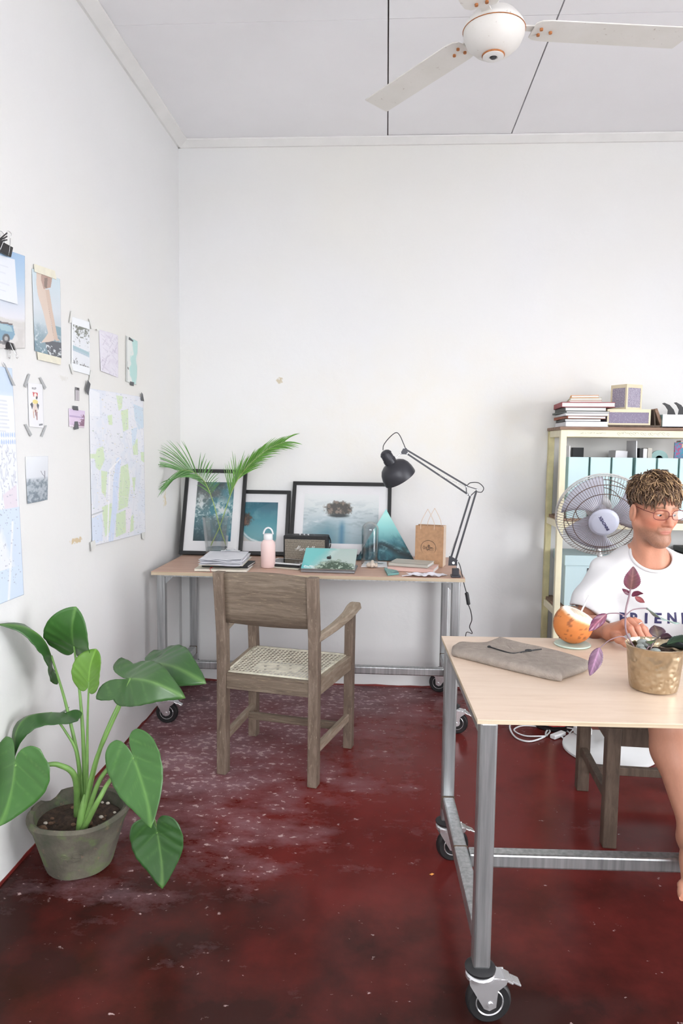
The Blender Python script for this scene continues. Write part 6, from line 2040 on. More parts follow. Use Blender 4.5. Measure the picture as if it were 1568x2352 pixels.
stem([B_(1436, 1416), B_(1420, 1409), B_(1400, 1409), B_(1393, 1411)])
ovate(B_(1393, 1410), B_(1352, 1450, -.02), V((.7, -.2, -.7)), 0.0135, 0.10, .25, (150, 88, 104), (128, 66, 104), 5, .05)
stem([B_(1446, 1478), B_(1430, 1462, -.03), B_(1400, 1470, -.05), B_(1375, 1490, -.06)], 0.0012)
ovate(B_(1376, 1487, -.06), B_(1354, 1552, -.09), V((1, -.2, .3)), 0.0165, 0.06, .2, (170, 128, 158), (128, 92, 118), 6, .05)
stem([B_(1437, 1413), B_(1450, 1402), B_(1465, 1398), B_(1486, 1397)])
ovate(B_(1484, 1396), B_(1560, 1432, .02), V((.3, .85, -.2)), 0.020, 0.06, .15, (170, 190, 180), (150, 178, 168), 7)
stem([B_(1480, 1498), B_(1495, 1478), B_(1506, 1468)]); stem([B_(1492, 1500), B_(1497, 1482), B_(1500, 1475)])
ovate(B_(1508, 1466, .02), B_(1482, 1474, -.02), V((.2, -.5, .8)), 0.014, 0.1, .2, (90, 124, 74), (100, 82, 92), 8, .05)
ovate(B_(1510, 1464, .02), B_(1502, 1436, .04), V((1, .2, .2)), 0.022, 0.1, .2, (112, 96, 80), (92, 64, 82), 9, .06)
ovate(B_(1516, 1466, .01), B_(1546, 1466, .0), V((0, -.6, .7)), 0.014, 0.15, .2, (104, 84, 84), (88, 52, 76), 10, .05)
ovate(B_(1530, 1480, .01), B_(1600, 1480, -.01), V((0, -.75, .6)), 0.030, 0.12, .15, (84, 110, 84), (76, 92, 86), 11, .05)
ovate(B_(1515, 1484, .03), B_(1590, 1500, .02), V((0, -.8, .5)), 0.026, 0.10, .15, (78, 92, 80), (70, 70, 76), 12, .05)

# ================================================================== CABLES AND REEL ON THE FLOOR
g = lambda x, y, z=0.0045: at(x, y, 'z', z)
def cable(label, pts, r=0.0045, mat='wire_white', plug=None):
    t = thing('cable', label, 'cable', Vector((g(*pts[0]).x, g(*pts[0]).y, 0)), 0)
    MB().tube(bez([g(x, y, r + 0.001 + (z or 0)) for x, y, z in [(p + (0,))[:3] for p in pts]], 6), r, 6).build('wire', mat, t, smooth=True, w=True)
    if plug:
        p, q = g(plug[0], plug[1], .012), g(plug[2], plug[3], .012)
        MB().bar(p, q, 0.030, 0.020).build('plug', 'white_plastic', t, w=True, bevel=0.004)
    return t
cable('white cable lying in a wide loop on the red floor, left of the stool', [(1290, 1645), (1256, 1678), (1250, 1692), (1215, 1703), (1183, 1693), (1170, 1668), (1186, 1650)], plug=(1268, 1693, 1294, 1683))
cable('white cable in a flat oval loop beside the plug', [(1255, 1690, .004), (1262, 1678, .004), (1240, 1670), (1200, 1667), (1180, 1677), (1205, 1690), (1250, 1691, .009)], 0.0038)
cable('white cable curling from the plug towards the fan base', [(1284, 1684, .004), (1292, 1694, .004), (1306, 1703), (1312, 1692), (1306, 1682), (1296, 1672), (1330, 1655)], 0.0042)
cable('white cable curled close to the stool leg', [(1306, 1706), (1303, 1698, .006), (1310, 1682, .009), (1326, 1670, .006), (1350, 1664)], 0.0040)
cable('red cable running towards the fan base', [(1290, 1668, .01), (1316, 1660, .01), (1336, 1652), (1350, 1648)], 0.0035, 'ribbon_red')
simple('reel_red', rgb(214, 60, 58), 0.4, 0, 0.1, 12)
rc = g(1272, 1668)
rl = thing('cable_reel', 'black and red cable reel lying flat on the floor behind the table', 'cable reel', (rc.x, rc.y + 0.03, 0))
MB().lathe([(0.001, 0), (0.098, 0), (0.105, 0.006), (0.105, 0.016), (0.085, 0.018), (0.085, 0.036), (0.105, 0.038), (0.105, 0.046), (0.098, 0.052), (0.05, 0.054), (0.001, 0.054)], 40).build('drum', 'black_plastic', rl, smooth=35)
MB().tube([((0.088 + .004 * math.sin(k * 3)) * math.cos(k * .3), (0.088 + .004 * math.sin(k * 3)) * math.sin(k * .3), 0.022 + 0.012 * (k % 40) / 40) for k in range(80)], 0.0042, 6).build('wound_cord', 'reel_red', rl, smooth=True)
MB().lathe([(0.055, 0.053), (0.092, 0.053), (0.092, 0.057), (0.055, 0.057)], 36).build('rim_band', 'reel_red', rl, smooth=35)
pbk = g(1366, 1690)
pw_b = thing('power_adapter', 'white power adapter block beside the fan base', 'adapter', (0.985, 3.46, 0.022), math.radians(10))
MB().box((0, 0, .02), (.075, .05, .034)).build('body', 'white_plastic', pw_b, bevel=0.005, seg=3)
MB().tube(bez([(-.03, .02, .02), (-.05, .06, .01), (-.02, .12, -.015)], 5), .003, 5).build('lead', 'wire_white', pw_b, smooth=True)
oc = g(991, 2007, .003)
tag(MB().add([(oc.x + a, oc.y + b_, z) for a, b_, z in ((-.008, 0, .001), (0, -.006, .001), (.009, .002, .002), (.002, .007, .001), (.001, 0, .006))], [(0, 1, 4), (1, 2, 4), (2, 3, 4), (3, 0, 4), (3, 2, 1, 0)]).build('petal', 'cover_orange'), 'tiny orange petal fallen on the red floor', 'petal')

# ================================================================== THE SEATED MAN (distance-field body turned into one surface)
def smin(a, b, k):
    h = np.maximum(k - np.abs(a - b), 0) / k
    return np.minimum(a, b) - h * h * k * 0.25


class Field:
    def __init__(s, xs, ys, zs):
        s.ax = [np.asarray(v, np.float32) for v in (xs, ys, zs)]
        s.D = np.full([len(v) for v in s.ax], 0.5, np.float32)

    def sub(s, lo, hi):
        sl = []
        for a, l, h in zip(s.ax, lo, hi):
            i, j = np.searchsorted(a, l), np.searchsorted(a, h)
            if j - i < 1: return None
            sl.append(slice(i, j))
        X, Y, Z = np.meshgrid(*[a[q] for a, q in zip(s.ax, sl)], indexing='ij')
        return tuple(sl), np.stack([X, Y, Z], -1)

    def put(s, r, d, k, op):
        if op == 'add':
            s.D[r] = smin(s.D[r], d, k)
        else:
            s.D[r] = -smin(-s.D[r], d, k)

    def cone(s, a, b, ra, rb, k=0.02, op='add'):
        a, b = np.array(a, np.float32), np.array(b, np.float32)
        m = max(ra, rb) + k + 0.03
        r = s.sub(np.minimum(a, b) - m, np.maximum(a, b) + m)
        if r is None: return s
        P = r[1]; ab = b - a
        t = np.clip(((P - a) @ ab) / max(1e-9, ab @ ab), 0, 1)
        d = np.linalg.norm(P - a - t[..., None] * ab, axis=-1) - (ra + (rb - ra) * t)
        s.put(r[0], d, k, op)
        return s

    def chain(s, pts, rad, k=0.02):
        for i in range(len(pts) - 1): s.cone(pts[i], pts[i + 1], rad[i], rad[i + 1], k)
        return s

    def ell(s, c, r, Rm=None, k=0.02, op='add', cut=None):
        c = np.array(c, np.float32); r = np.array(r, np.float32)
        m = max(r) + k + 0.03
        q = s.sub(c - m, c + m)
        if q is None: return s
        P = q[1] - c
        if Rm is not None: P = P @ np.array(Rm, np.float32)
        k0 = np.linalg.norm(P / r, axis=-1); k1 = np.linalg.norm(P / (r * r), axis=-1)
        d = k0 * (k0 - 1) / np.maximum(k1, 1e-6)
        if cut is not None: d = np.maximum(d, cut(P))
        s.put(q[0], d, k, op)
        return s

    def mesh(s):
        D = s.D
        nx, ny, nz = D.shape
        I = (D < 0)
        c = np.zeros((nx - 1, ny - 1, nz - 1), np.int8)
        for dx in (0, 1):
            for dy in (0, 1):
                for dz in (0, 1):
                    c += I[dx:nx - 1 + dx, dy:ny - 1 + dy, dz:nz - 1 + dz]
        act = np.argwhere((c > 0) & (c < 8))
        ids = (act[:, 0] * (ny - 1) + act[:, 1]) * (nz - 1) + act[:, 2]
        offs = np.array([(a, b, d) for a in (0, 1) for b in (0, 1) for d in (0, 1)])
        val = np.stack([D[act[:, 0] + o[0], act[:, 1] + o[1], act[:, 2] + o[2]] for o in offs], 1)
        pos = np.zeros((len(act), 3)); cnt = np.zeros(len(act))
        for i in range(8):
            for j in range(i + 1, 8):
                if np.abs(offs[i] - offs[j]).sum() != 1: continue
                m = (val[:, i] < 0) != (val[:, j] < 0)
                t = val[m, i] / (val[m, i] - val[m, j])
                pos[m] += offs[i] + t[:, None] * (offs[j] - offs[i])
                cnt[m] += 1
        pos = act + pos / cnt[:, None]
        W = np.stack([np.interp(pos[:, k], np.arange(len(s.ax[k])), s.ax[k]) for k in range(3)], 1)
        quads = []
        for axis in range(3):
            u, v = (axis + 1) % 3, (axis + 2) % 3
            sl0 = [slice(None)] * 3; sl1 = [slice(None)] * 3
            sl0[axis] = slice(0, -1); sl1[axis] = slice(1, None)
            A, B = I[tuple(sl0)], I[tuple(sl1)]
            e = np.argwhere(A != B)
            sh = [nx - 1, ny - 1, nz - 1]
            ok = (e[:, u] > 0) & (e[:, v] > 0) & (e[:, u] < sh[u]) & (e[:, v] < sh[v])
            e = e[ok]
            q = []
            for du, dv in ((-1, -1), (0, -1), (0, 0), (-1, 0)):
                cc = e.copy(); cc[:, u] += du; cc[:, v] += dv
                q.append(np.searchsorted(ids, (cc[:, 0] * (ny - 1) + cc[:, 1]) * (nz - 1) + cc[:, 2]))
            q = np.stack(q, 1)
            flip = ~A[e[:, 0], e[:, 1], e[:, 2]]
            q[flip] = q[flip][:, ::-1]
            quads.append(q)
        return W, np.concatenate(quads)


def np_mesh(name, W, F, mat, parent, cols=None):
    inv = np.array(XF[parent.name].inverted())
    L = W @ inv[:3, :3].T + inv[:3, 3]
    me = bpy.data.meshes.new(name)
    me.vertices.add(len(L)); me.vertices.foreach_set('co', L.astype(np.float32).ravel())
    me.loops.add(F.size); me.loops.foreach_set('vertex_index', F.astype(np.int32).ravel())
    me.polygons.add(len(F)); me.polygons.foreach_set('loop_start', np.arange(0, F.size, 4, dtype=np.int32))
    me.polygons.foreach_set('loop_total', np.full(len(F), 4, np.int32))
    me.update(calc_edges=True)
    me.validate()
    me.polygons.foreach_set('use_smooth', [True] * len(me.polygons))
    me.materials.append(MAT[mat])
    if cols is not None: put_col(me, cols)
    o = bpy.data.objects.new(name, me)
    COL.objects.link(o); o.parent = parent
    XF[o.name] = XF[parent.name].copy()
    return o


def axis(segs):
    out = [segs[0][0]]
    for a, b, st_ in segs:
        n = max(1, int(round((b - a) / st_)))
        out += list(np.linspace(a, b, n + 1)[1:])
    return out


man = thing('person', 'man in a white lettered t-shirt and glasses sitting behind the front table', 'person', (1.05, 2.70, 0.0))
HS = 0.87
HO = np.array(at(1502, 1172, 'y', 2.585))
bet, pit = math.radians(13), math.radians(-9)
f0 = np.array((math.sin(bet), -math.cos(bet), 0.0)); l0 = np.array((math.cos(bet), math.sin(bet), 0.0)); u0 = np.array((0, 0, 1.0))
fv = f0 * math.cos(pit) + u0 * math.sin(pit); uv = -f0 * math.sin(pit) + u0 * math.cos(pit); lv = l0
HR = np.stack([fv, lv, uv], 1)
H = lambda f, l, u: HO + HS * (fv * f + lv * l + uv * u)
tocol = lambda P: ((P - HO) @ HR) / HS

body = Field(axis([(0.66, 0.76, .007), (0.76, 1.16, .0032), (1.16, 1.46, .008)]), axis([(1.90, 2.22, .008), (2.22, 2.72, .0032), (2.72, 2.98, .009)]), axis([(-0.01, 0.74, .009), (0.74, 0.90, .0030), (0.90, 1.03, .006), (1.03, 1.36, .0028)]))
# head
body.ell(H(-0.018, 0, 0.045), np.array((.098, .076, .090)) * HS, HR, .02)
body.ell(H(0.028, 0, -0.030), np.array((.066, .060, .085)) * HS, HR, .03)
for s in (-1, 1):
    body.cone(H(-.015, s * .048, -.052), H(.062, s * .018, -.108), .020 * HS, .020 * HS, .035)
    body.ell(H(.055, s * .040, -.022), np.array((.026, .022, .022)) * HS, HR, .03)
body.ell(H(.074, 0, -.112), np.array((.022, .026, .020)) * HS, HR, .03)
body.cone(H(.080, -.034, .030), H(.080, .034, .030), .013 * HS, .013 * HS, .022)
for s in (-1, 1):
    body.ell(H(.102, s * .031, .004), np.array((.017, .021, .015)) * HS, HR, .014, 'sub')
body.cone(H(.087, 0, .020), H(.117, 0, -.030), .0085 * HS, .0125 * HS, .010)
for s in (-1, 1):
    body.ell(H(.099, s * .012, -.035), np.array((.012, .008, .008)) * HS, HR, .008)
body.cone(H(.084, -.020, -.066), H(.084, .020, -.066), .007 * HS, .007 * HS, .012)
body.ell(H(.0915, 0, -.063), np.array((.006, .020, .0042)) * HS, HR, .006)
body.ell(H(.0895, 0, -.0740), np.array((.006, .018, .0050)) * HS, HR, .005)
body.cone(H(.098, -.020, -.0685), H(.098, .020, -.0685), .0018, .0018, .003, 'sub')
for s in (-1, 1):
    body.ell(H(-.012, s * .086, -.012), np.array((.022, .0085, .036)) * HS, HR, .004)
    body.ell(H(-.008, s * .096, -.008), np.array((.012, .007, .023)) * HS, HR, .003, 'sub')
    for sx in (1,):
        body.ell(H(.0795, s * .031, .0105), np.array((.0130, .019, .0082)) * HS, HR, .006)
        body.ell(H(.0785, s * .031, -.0065), np.array((.0120, .018, .0062)) * HS, HR, .006)
# neck and torso
NB = np.array(at(1486, 1286, 'y', 2.665))
body.cone(H(-.024, 0, -.055), NB, .048, .056, .03)
for s in (-1, 1):
    body.cone(H(-.01, s * .045, -.06), NB + np.array((-.01 * 0 + (.0) + s * .02, -.05, -.005)), .018, .014, .03)
SR = np.array(at(1384, 1310, 'y', 2.66)); SL = np.array((NB[0] + (NB[0] - SR[0]) * 1.0, 2.70, SR[2]))
CH = (SR + SL) / 2 + np.array((0, .02, -.10))
body.cone(NB + np.array((0, .01, -.01)), SR + np.array((.05, .01, -.02)), .046, .036, .04).cone(NB + np.array((0, .01, -.01)), SL + np.array((-.05, .01, -.02)), .046, .036, .04)
body.ell(CH, (.165, .105, .20), None, .05)
PV = np.array((1.05, 2.735, .555))
body.ell((CH + PV) / 2 + np.array((0, 0, -.02)), (.145, .10, .20), None, .05)
body.ell(PV, (.165, .115, .10), None, .05)
# right arm (picture left), hand resting on the table
EL = np.array(at(1338, 1449, 'y', 2.595)); WR = np.array(at(1402, 1453, 'y', 2.365))
EL[2] = max(EL[2], .782)
body.chain([SR, EL], [.038, .036], .03).chain([EL, EL * .55 + WR * .45, WR], [.039, .036, .024], .02)
# left arm folded towards the table, out of the picture
EL2 = np.array((SL[0] + .06, 2.56, .80)); WR2 = np.array((SL[0] - .05, 2.32, .815))
body.chain([SL, EL2], [.038, .036], .03).chain([EL2, EL2 * .5 + WR2 * .5, WR2], [.039, .035, .025], .02)
# right hand: knuckles raised, fingers bending down to the table top
hp = lambda x, y, d: np.array(at(x, y, 'y', d))
KN = [hp(1433, 1430, 2.300), hp(1446, 1426, 2.320), hp(1457, 1426, 2.340), hp(1466, 1430, 2.360)]
for kq in KN[:4]:
    body.cone(WR, kq, .021, .0115, .012)
body.cone(WR, (KN[1] + KN[2]) / 2 * .6 + WR * .4 + np.array((0, 0, -.008)), .022, .022, .015)
FG = [[KN[0], hp(1447, 1443, 2.270), hp(1457, 1463, 2.262), hp(1461, 1483, 2.266)],
      [KN[1], hp(1463, 1442, 2.290), hp(1473, 1463, 2.282), hp(1475, 1481, 2.284)],
      [KN[2], hp(1475, 1442, 2.315), hp(1485, 1460, 2.308), hp(1487, 1477, 2.310)],
      [KN[3], hp(1481, 1445, 2.340), hp(1490, 1459, 2.335), hp(1492, 1472, 2.336)]]
for q, rr_ in zip(FG, (.0098, .0100, .0094, .0085)):
    body.chain(q, [rr_ * 1.12, rr_, rr_ * .92, rr_ * .82], .006)
body.chain([WR * .75 + KN[0] * .25 + np.array((0, -.006, -.012)), hp(1420, 1467, 2.292), hp(1437, 1478, 2.262), hp(1449, 1485, 2.256)], [.016, .0135, .0105, .0085], .010)
# left hand (out of the picture), five fingers laid on the table
for k in range(4):
    b0_ = WR2 + np.array((-.045 - .018 * k + .03, -.075, -.008)); 
    body.cone(WR2, b0_, .020, .011, .012)
    body.chain([b0_, b0_ + np.array((-.008, -.035, -.006)), b0_ + np.array((-.012, -.060 + .006 * abs(k - 1.5), -.018))], [.0105, .0095, .008], .006)
body.chain([WR2 + np.array((.0, -.02, -.008)), WR2 + np.array((.035, -.055, -.016)), WR2 + np.array((.042, -.085, -.024))], [.014, .011, .009], .01)
# legs: right foot hooked on the table stretcher, left foot flat on the floor
KR = np.array((0.885, 2.235, 0.600)); AR = np.array(at(1592, 1912, 'y', 2.035)); HPR = np.array((0.965, 2.71, .548))
CALF = KR * .62 + AR * .38 + np.array((0.0, .03, 0))
body.chain([HPR, KR], [.088, .058], .04).chain([KR, CALF, AR], [.054, .053, .034], .04)
TR = np.array(at(1590, 2035, 'y', 1.925)); HLR = AR + np.array((0, .022, -.030))
body.cone(AR, HLR, .034, .030, .03).chain([HLR, (AR + TR) / 2 + np.array((0, -.018, .004)), TR], [.030, .036, .030], .03)
for k in range(5):
    t0_ = TR + np.array((-.030 + .015 * k, .0, .002)); dz_ = (-.026, -.030, -.034, -.036, -.040)[k]
    body.chain([t0_, t0_ + np.array((-.004 + .002 * k, -.014, dz_ * .6)), t0_ + np.array((-.005 + .003 * k, -.020, dz_))], [.012, .0105, .0095 + .002 * (k == 4)], .008)
KL = np.array((1.215, 2.25, .585)); AL = np.array((1.235, 2.36, .085)); HPL = np.array((1.135, 2.71, .548))
body.chain([HPL, KL], [.088, .058], .04).chain([KL, KL * .6 + AL * .4 + np.array((0, .03, 0)), AL], [.054, .053, .036], .04)
body.cone(AL, AL + np.array((0, .045, -.045)), .036, .032, .03).chain([AL + np.array((0, .045, -.05)), AL + np.array((.005, -.06, -.052)), AL + np.array((.012, -.13, -.066))], [.032, .036, .022], .03)
for k in range(5):
    t0_ = AL + np.array((-.020 + .016 * k, -.125, -.068))
    body.cone(t0_, t0_ + np.array((.004 * (k - 2), -.032 - .004 * (k == 0), -.004)), .012, .0095, .006)
Wb, Fb = body.mesh()
# complexion, stubble, lips
hl = tocol(Wb)
rsb = np.random.RandomState(7)
base = np.tile(np.array((192., 136., 112.)), (len(Wb), 1))
base *= (1 + .03 * (rsb.rand(len(Wb), 1) - .5))
ishead = (np.abs(hl[:, 0]) < .16) & (np.abs(hl[:, 1]) < .12) & (hl[:, 2] > -.16) & (hl[:, 2] < .2)
f_, l_, u_ = hl.T
cheek = np.exp(-(((f_ - .06) / .05) ** 2 + ((np.abs(l_) - .045) / .03) ** 2 + ((u_ + .03) / .03) ** 2)) * ishead
base += cheek[:, None] * np.array((8, -14, -14))
nose = np.exp(-(((f_ - .115) / .025) ** 2 + (l_ / .02) ** 2 + ((u_ + .03) / .02) ** 2)) * ishead
base += nose[:, None] * np.array((4, -9, -8))
jaw = np.clip((-.052 - u_ + .25 * np.maximum(0, .02 - f_)) / .02, 0, 1) * np.clip((f_ + .01) / .03, 0, 1) * np.clip((u_ + .155) / .03, 0, 1) * ishead
mst = np.exp(-(((u_ + .053) / .007) ** 2)) * (np.abs(l_) < .032) * (f_ > .07) * ishead
stub = np.clip(jaw * .50 + mst * .40, 0, .6) * (0.75 + .5 * rsb.rand(len(Wb)))
base = base * (1 - stub[:, None]) + np.array((112., 84., 68.)) * stub[:, None]
lip = np.clip(1.2 - np.sqrt((l_ / .021) ** 2 + ((u_ + .0685) / .0085) ** 2), 0, .25) * 4 * (f_ > .082) * ishead
base = base * (1 - np.clip(lip, 0, 1)[:, None] * .8) + np.array((172., 108., 96.)) * np.clip(lip, 0, 1)[:, None] * .8
brow = np.exp(-((u_ - .034 + .004 * np.abs(np.abs(l_) - .03) / .02) / .0045) ** 2) * (np.abs(np.abs(l_) - .033) < .020) * (f_ > .06) * ishead
base = base * (1 - .75 * brow[:, None]) + np.array((112., 80., 56.)) * .75 * brow[:, None]
hand_k = np.exp(-np.min([np.sum((Wb - p) ** 2, 1) for q in FG for p in q[:3]], axis=0) / .012 ** 2)
base += hand_k[:, None] * np.array((4, -12, -10))
np_mesh('body', Wb, Fb, 'skin_paint', man, s2l(np.clip(base, 0, 255) / 255))

# eyes
for s in (-1, 1):
    c = H(.0775, s * .031, .0025)
    mb = MB().sphere((0, 0, 0), .0125 * HS * 1.02, 20, 14)
    cols = []
    look = HR @ np.array((1, .22, -.30)); look /= np.linalg.norm(look)
    for p in mb.v:
        d = np.dot(np.array(p) / (.0125 * HS * 1.02), look)
        cols.append(s2l(np.array((20, 18, 20) if d > .96 else ((74, 86, 90) if d > .82 else (206, 196, 190))) / 255.))
    mb.v = [tuple(np.array(p) + c) for p in mb.v]
    mb.col = np.array(cols)
    mb.build('eye', 'print_gloss', man, smooth=True, w=True)

# glasses
simple('glasses_frame', rgb(120, 52, 48), 0.3, 0, 0.2, 30)
gl_ = MB()
def lensp(s, a):
    ca, sa = math.cos(a), math.sin(a)
    x = .0300 * (abs(ca) ** .65) * (1 if ca > 0 else -1); z = .0190 * (abs(sa) ** .75) * (1 if sa > 0 else -1)
    return H(.112 - .005 * abs(s * .037 + x) / .03, s * .037 + x, +.006 + z)
for s in (-1, 1):
    gl_.tube([Vector(lensp(s, 2 * PI * k / 28)) for k in range(29)], 0.0013, 6, False)
    gl_.tube(bez([Vector(H(.101, s * .066, .012)), Vector(H(.094, s * .073, .014)), Vector(H(.05, s * .080, .014)), Vector(H(-.005, s * .083, .016)), Vector(H(-.020, s * .083, .004))], 5), 0.0014, 5)
gl_.tube(bez([Vector(H(.111, -.009, .000)), Vector(H(.117, 0, .006)), Vector(H(.111, .009, .000))], 5), 0.0014, 5)
gobj = gl_.build('glasses', 'glasses_frame', man, smooth=True, w=True)
for s in (-1, 1):
    MB().add([tuple(lensp(s, 2 * PI * k / 28)) for k in range(28)], [tuple(range(28))]).build('lens', 'pane', gobj, w=True)

# hair: a cap and many curly locks
hair = MB(); hcols = []
rsh = random.Random(77)
capr = np.array((.104, .081, .094))
capc = (-.018, 0, .045)
def hairline(f, l):
    if f < -.035: return .022 + 1.1 * (f + .035)
    return .022 + (f + .035) * .25 if f < .05 else .043 + (f - .05) * 0.9
def oncap(th, ph, k=1.0):
    return np.array((capc[0] + capr[0] * k * math.cos(ph) * math.cos(th), capr[1] * k * math.cos(ph) * math.sin(th), capc[2] + capr[2] * k * math.sin(ph)))
NT_, NPh = 40, 24
idx = {}
for j in range(NPh + 1):
    for i in range(NT_):
        th = 2 * PI * i / NT_; ph = -0.9 + (PI / 2 + .9) * j / NPh
        p = oncap(th, ph)
        hlim = hairline(p[0], p[1])
        if p[2] < hlim: p = np.array((p[0] * .86, p[1] * .86, hlim + (p[2] - hlim) * .2))
        p = p * (1 + .04 * math.sin(7 * th + 9 * ph) * math.cos(5 * ph))
        hair.v.append(tuple(H(*p))); hcols.append(s2l(np.array((84, 62, 46)) / 255.))
for j in range(NPh):
    for i in range(NT_):
        i2 = (i + 1) % NT_
        hair.f.append((j * NT_ + i, j * NT_ + i2, (j + 1) * NT_ + i2, (j + 1) * NT_ + i)); hair.mi.append(0)
n_l = 0
while n_l < 1500:
    th = rsh.uniform(-PI, PI); ph = math.asin(rsh.uniform(-.55, 1))
    p = oncap(th, ph, .98)
    if p[2] < hairline(p[0], p[1]) + .004: continue
    n_l += 1
    nrm = np.array((p[0] - capc[0], p[1], p[2] - capc[2])) / capr; nrm /= np.linalg.norm(nrm)
    flow = np.array((0.9 if p[0] > -.05 else -.5, .55 * (1 if p[1] > -.02 else -.8), -.25 if p[2] < .10 else .15)) + np.array([rsh.uniform(-.6, .6) for _ in range(3)])
    flow -= nrm * flow.dot(nrm); flow /= np.linalg.norm(flow)
    top = max(0, (p[2] - .02) / .12)
    L = (.026 + .034 * rsh.random()) * (.42 + .80 * top)
    cur = rsh.uniform(.004, .010) * (.4 + .8 * top); w_ = rsh.uniform(2.2, 5); ph0 = rsh.random() * 6
    sd = np.cross(nrm, flow)
    pts = []
    for k in range(7):
        t = k / 6
        q = p + flow * L * t + nrm * (.004 + .016 * top * math.sin(t * 2.4) + cur * .6 * math.sin(w_ * t + ph0)) + sd * cur * math.cos(w_ * t + ph0)
        if p[0] > .045 and p[2] < .13: q[2] -= .020 * t * t * rsh.random()
        pts.append(H(*q))
    b0 = len(hair.v)
    hair.tube([Vector(q) for q in pts], [.0022 * (1 - .75 * (k / 6) ** 2) + .0006 for k in range(7)], 4, False)
    light = rsh.random() ** 1.4 * (.25 + .85 * top)
    cA = np.array((70, 50, 38)) * (1 - light) + np.array((186, 154, 116)) * light
    for k in range(7):
        cc = s2l(np.clip(cA * (.85 + .3 * k / 6), 0, 255) / 255.)
        hcols += [cc] * 4
hair.col = np.array(hcols)
hair.build('hair', 'hair_paint', man, smooth=True, w=True)

# t-shirt
simple('shirt_cotton', (0.69, 0.685, 0.70), 0.85, 0, 0.02, 8, spec=0.2)
sh2 = Field(axis([(.66, 1.46, .0048)]), axis([(2.36, 2.94, .0048)]), axis([(.47, 1.12, .0048)]))
CH2 = CH + np.array((0, -.005, -.01))
sh2.ell(CH2, (.188, .128, .215), None, .05)
sh2.ell(CH2 + np.array((0, -.012, -.13)), (.196, .135, .18), None, .06)
sh2.ell(PV + np.array((0, .0, .10)), (.200, .145, .16), None, .06)
sh2.cone(NB + np.array((0, .012, -.028)), SR + np.array((.02, .01, -.010)), .056, .050, .05).cone(NB + np.array((0, .012, -.028)), SL + np.array((-.02, .01, -.010)), .056, .050, .05)
EE = SR * .22 + EL * .78; EE2 = SL * .22 + EL2 * .78
sh2.chain([SR + np.array((.005, 0, -.01)), EE], [.051, .071], .05).chain([SL + np.array((-.005, 0, -.01)), EE2], [.051, .071], .05)
for S_, E_, E0 in ((SR, EE, EL), (SL, EE2, EL2)):
    d_ = (E_ - S_) / np.linalg.norm(E_ - S_)
    r = sh2.sub(E_ - .12, E_ + .12)
    P_ = r[1]
    along = (P_ - E_) @ d_
    rad = np.linalg.norm(P_ - E_ - along[..., None] * d_, axis=-1)
    sh2.D[r[0]] = np.maximum(sh2.D[r[0]], np.where(rad < .085, along - .004, -1).astype(np.float32))
    sh2.cone(E_ - d_ * .012, E_ + d_ * .03, .050, .060, .004, 'sub')
# neckline
nd = (H(-.022, 0, -.055) - NB); nd /= np.linalg.norm(nd)
NC = NB + np.array((0.004, -.028, -.006))
NE, NRr = NC + np.array((0, -.03, .035)), (.083, .095, .060)
D0 = sh2.D.copy()
cpts = []
for k in range(48):
    a = 2 * PI * k / 48
    for t in np.linspace(-1.3, 1.3, 120):
        p = NE + np.array((NRr[0] * math.cos(t) * math.cos(a), NRr[1] * math.cos(t) * math.sin(a), NRr[2] * math.sin(t)))
        ii = [int(np.clip(np.searchsorted(ax_, q), 0, len(ax_) - 1)) for ax_, q in zip(sh2.ax, p)]
        if D0[tuple(ii)] > 0: break
    cpts.append(p)
sh2.ell(NE, NRr, None, .006, 'sub')
r = sh2.sub((.6, 2.3, .4), (1.5, 3, .60))
sh2.D[r[0]] = np.maximum(sh2.D[r[0]], (.505 - r[1][..., 2]).astype(np.float32))
# folds
X, Y, Z = np.meshgrid(*sh2.ax, indexing='ij')
near = np.abs(sh2.D) < .03
xx, yy, zz = X[near], Y[near], Z[near]
arm = np.clip((SR[0] + .10 - xx) / .06, 0, 1)
fold = .0045 * np.sin(38 * (xx * .8 + zz * .45) + 2.5 * np.sin(14 * zz)) * np.clip((1.0 - zz) / .15, 0, 1) + .004 * np.sin(60 * (zz * .6 - xx * .9) + 3 * np.sin(20 * zz)) * arm
sh2.D[near] += fold.astype(np.float32) * 1.15
Ws, Fs = sh2.mesh()
shirt = np_mesh('t_shirt', Ws, Fs, 'shirt_cotton', man)
# ribbed collar following the neckline
from mathutils.bvhtree import BVHTree
bv = BVHTree.FromPolygons([tuple(p) for p in Ws], [tuple(q) for q in Fs])
cpts = np.array(cpts)
for _ in range(3): cpts = (np.roll(cpts, 1, 0) + np.roll(cpts, -1, 0) + 2 * cpts) / 4
cpts = [Vector(p) for p in cpts]
MB().tube(cpts + [cpts[0]], 0.0065, 8, False, flat=0.8).build('collar', 'shirt_cotton', shirt, smooth=True, w=True)
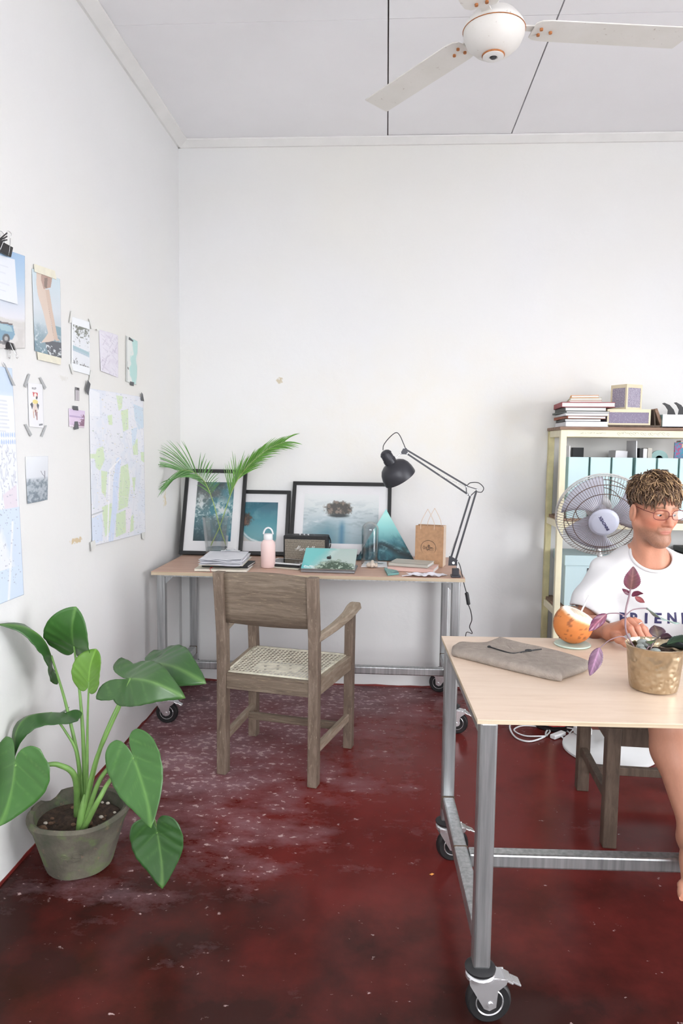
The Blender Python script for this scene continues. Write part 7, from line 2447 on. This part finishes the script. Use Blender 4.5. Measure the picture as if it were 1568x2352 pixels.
# lettering wrapped on the chest
def onshirt(px, py):
    y = 2.5
    for _ in range(6):
        p = at(px, py, 'y', y)
        h_ = bv.ray_cast(Vector((p.x, 2.0, p.z)), Vector((0, 1, 0)))
        if h_[0] is None: break
        y = h_[0].y
    return at(px, py, 'y', y)
tm = MB()
for k, chx in enumerate('FRIENDS'):
    lt0 = onshirt((1430, 1456, 1483, 1510, 1543, 1574, 1602)[k], 1421)
    M = Matrix.Translation((lt0.x, 2.2, lt0.z)) @ Matrix.Rotation(PI / 2, 4, 'X')
    t1 = text_mb(chx, 0.050, M, 0.0005, 1.0, bold=0.0018)
    bm = bmesh.new(); mm = bpy.data.meshes.new('x'); mm.from_pydata(t1.v, [], t1.f); bm.from_mesh(mm)
    bmesh.ops.triangulate(bm, faces=bm.faces[:])
    bmesh.ops.subdivide_edges(bm, edges=bm.edges[:], cuts=2, use_grid_fill=True)
    vs = []
    for v_ in bm.verts:
        hit = bv.ray_cast(Vector((v_.co.x, 2.0, v_.co.z)), Vector((0, 1, 0)))
        yy_ = (hit[0].y if hit[0] is not None else 2.55)
        vs.append((v_.co.x, yy_ - .0012 + (v_.co.y - 2.2), v_.co.z))
    bm.verts.index_update()
    tm.add(vs, [tuple(v_.index for v_ in f.verts) for f in bm.faces])
    bm.free(); bpy.data.meshes.remove(mm)
tm.build('lettering', 'ink_navy', shirt, w=True)

# patterned shorts
so = Field(axis([(.74, 1.36, .006)]), axis([(2.22, 2.92, .006)]), axis([(.42, .74, .006)]))
so.ell(PV + np.array((0, 0, -.005)), (.180, .128, .112), None, .04)
for A_, B2 in ((HPR, KR), (HPL, KL)):
    e_ = A_ * .30 + B2 * .70
    so.chain([A_, e_], [.100, .080], .04)
    d_ = (B2 - A_) / np.linalg.norm(B2 - A_)
    r = so.sub(e_ - .14, e_ + .14)
    al = (r[1] - e_) @ d_
    so.D[r[0]] = np.maximum(so.D[r[0]], (al - .002).astype(np.float32))
r = so.sub((.7, 2.1, .4), (1.4, 3, .459))
so.D[r[0]] = np.maximum(so.D[r[0]], (.459 - r[1][..., 2]).astype(np.float32))
Wo, Fo = so.mesh()
pat = (np.sin(Wo[:, 0] * 190 + 3 * np.sin(Wo[:, 1] * 60)) * np.sin(Wo[:, 1] * 150 + Wo[:, 2] * 120) > .15)
np_mesh('shorts', Wo, Fo, 'print', man, s2l(np.where(pat[:, None], np.array((222, 222, 228)), np.array((34, 32, 44))) / 255.))
# bracelet and ring
bd_ = (WR - EL) / np.linalg.norm(WR - EL)
Mw = frame_m(WR + bd_ * .004, bd_)
MB().tube([Mw @ Vector((.0265 * math.cos(a), .0265 * math.sin(a), .002 * math.sin(3 * a))) for a in [2 * PI * k / 24 for k in range(25)]], .0016, 5, False).build('bracelet', 'wire_white', man, smooth=True, w=True)
rg = FG[2]; rd = (rg[1] - rg[0]) / np.linalg.norm(rg[1] - rg[0])
Mr = frame_m(rg[0] * .35 + rg[1] * .65, rd)
MB().tube([Mr @ Vector((.0108 * math.cos(a), .0108 * math.sin(a), 0)) for a in [2 * PI * k / 20 for k in range(21)]], .0014, 5, False).build('ring', 'chrome', man, smooth=True, w=True)
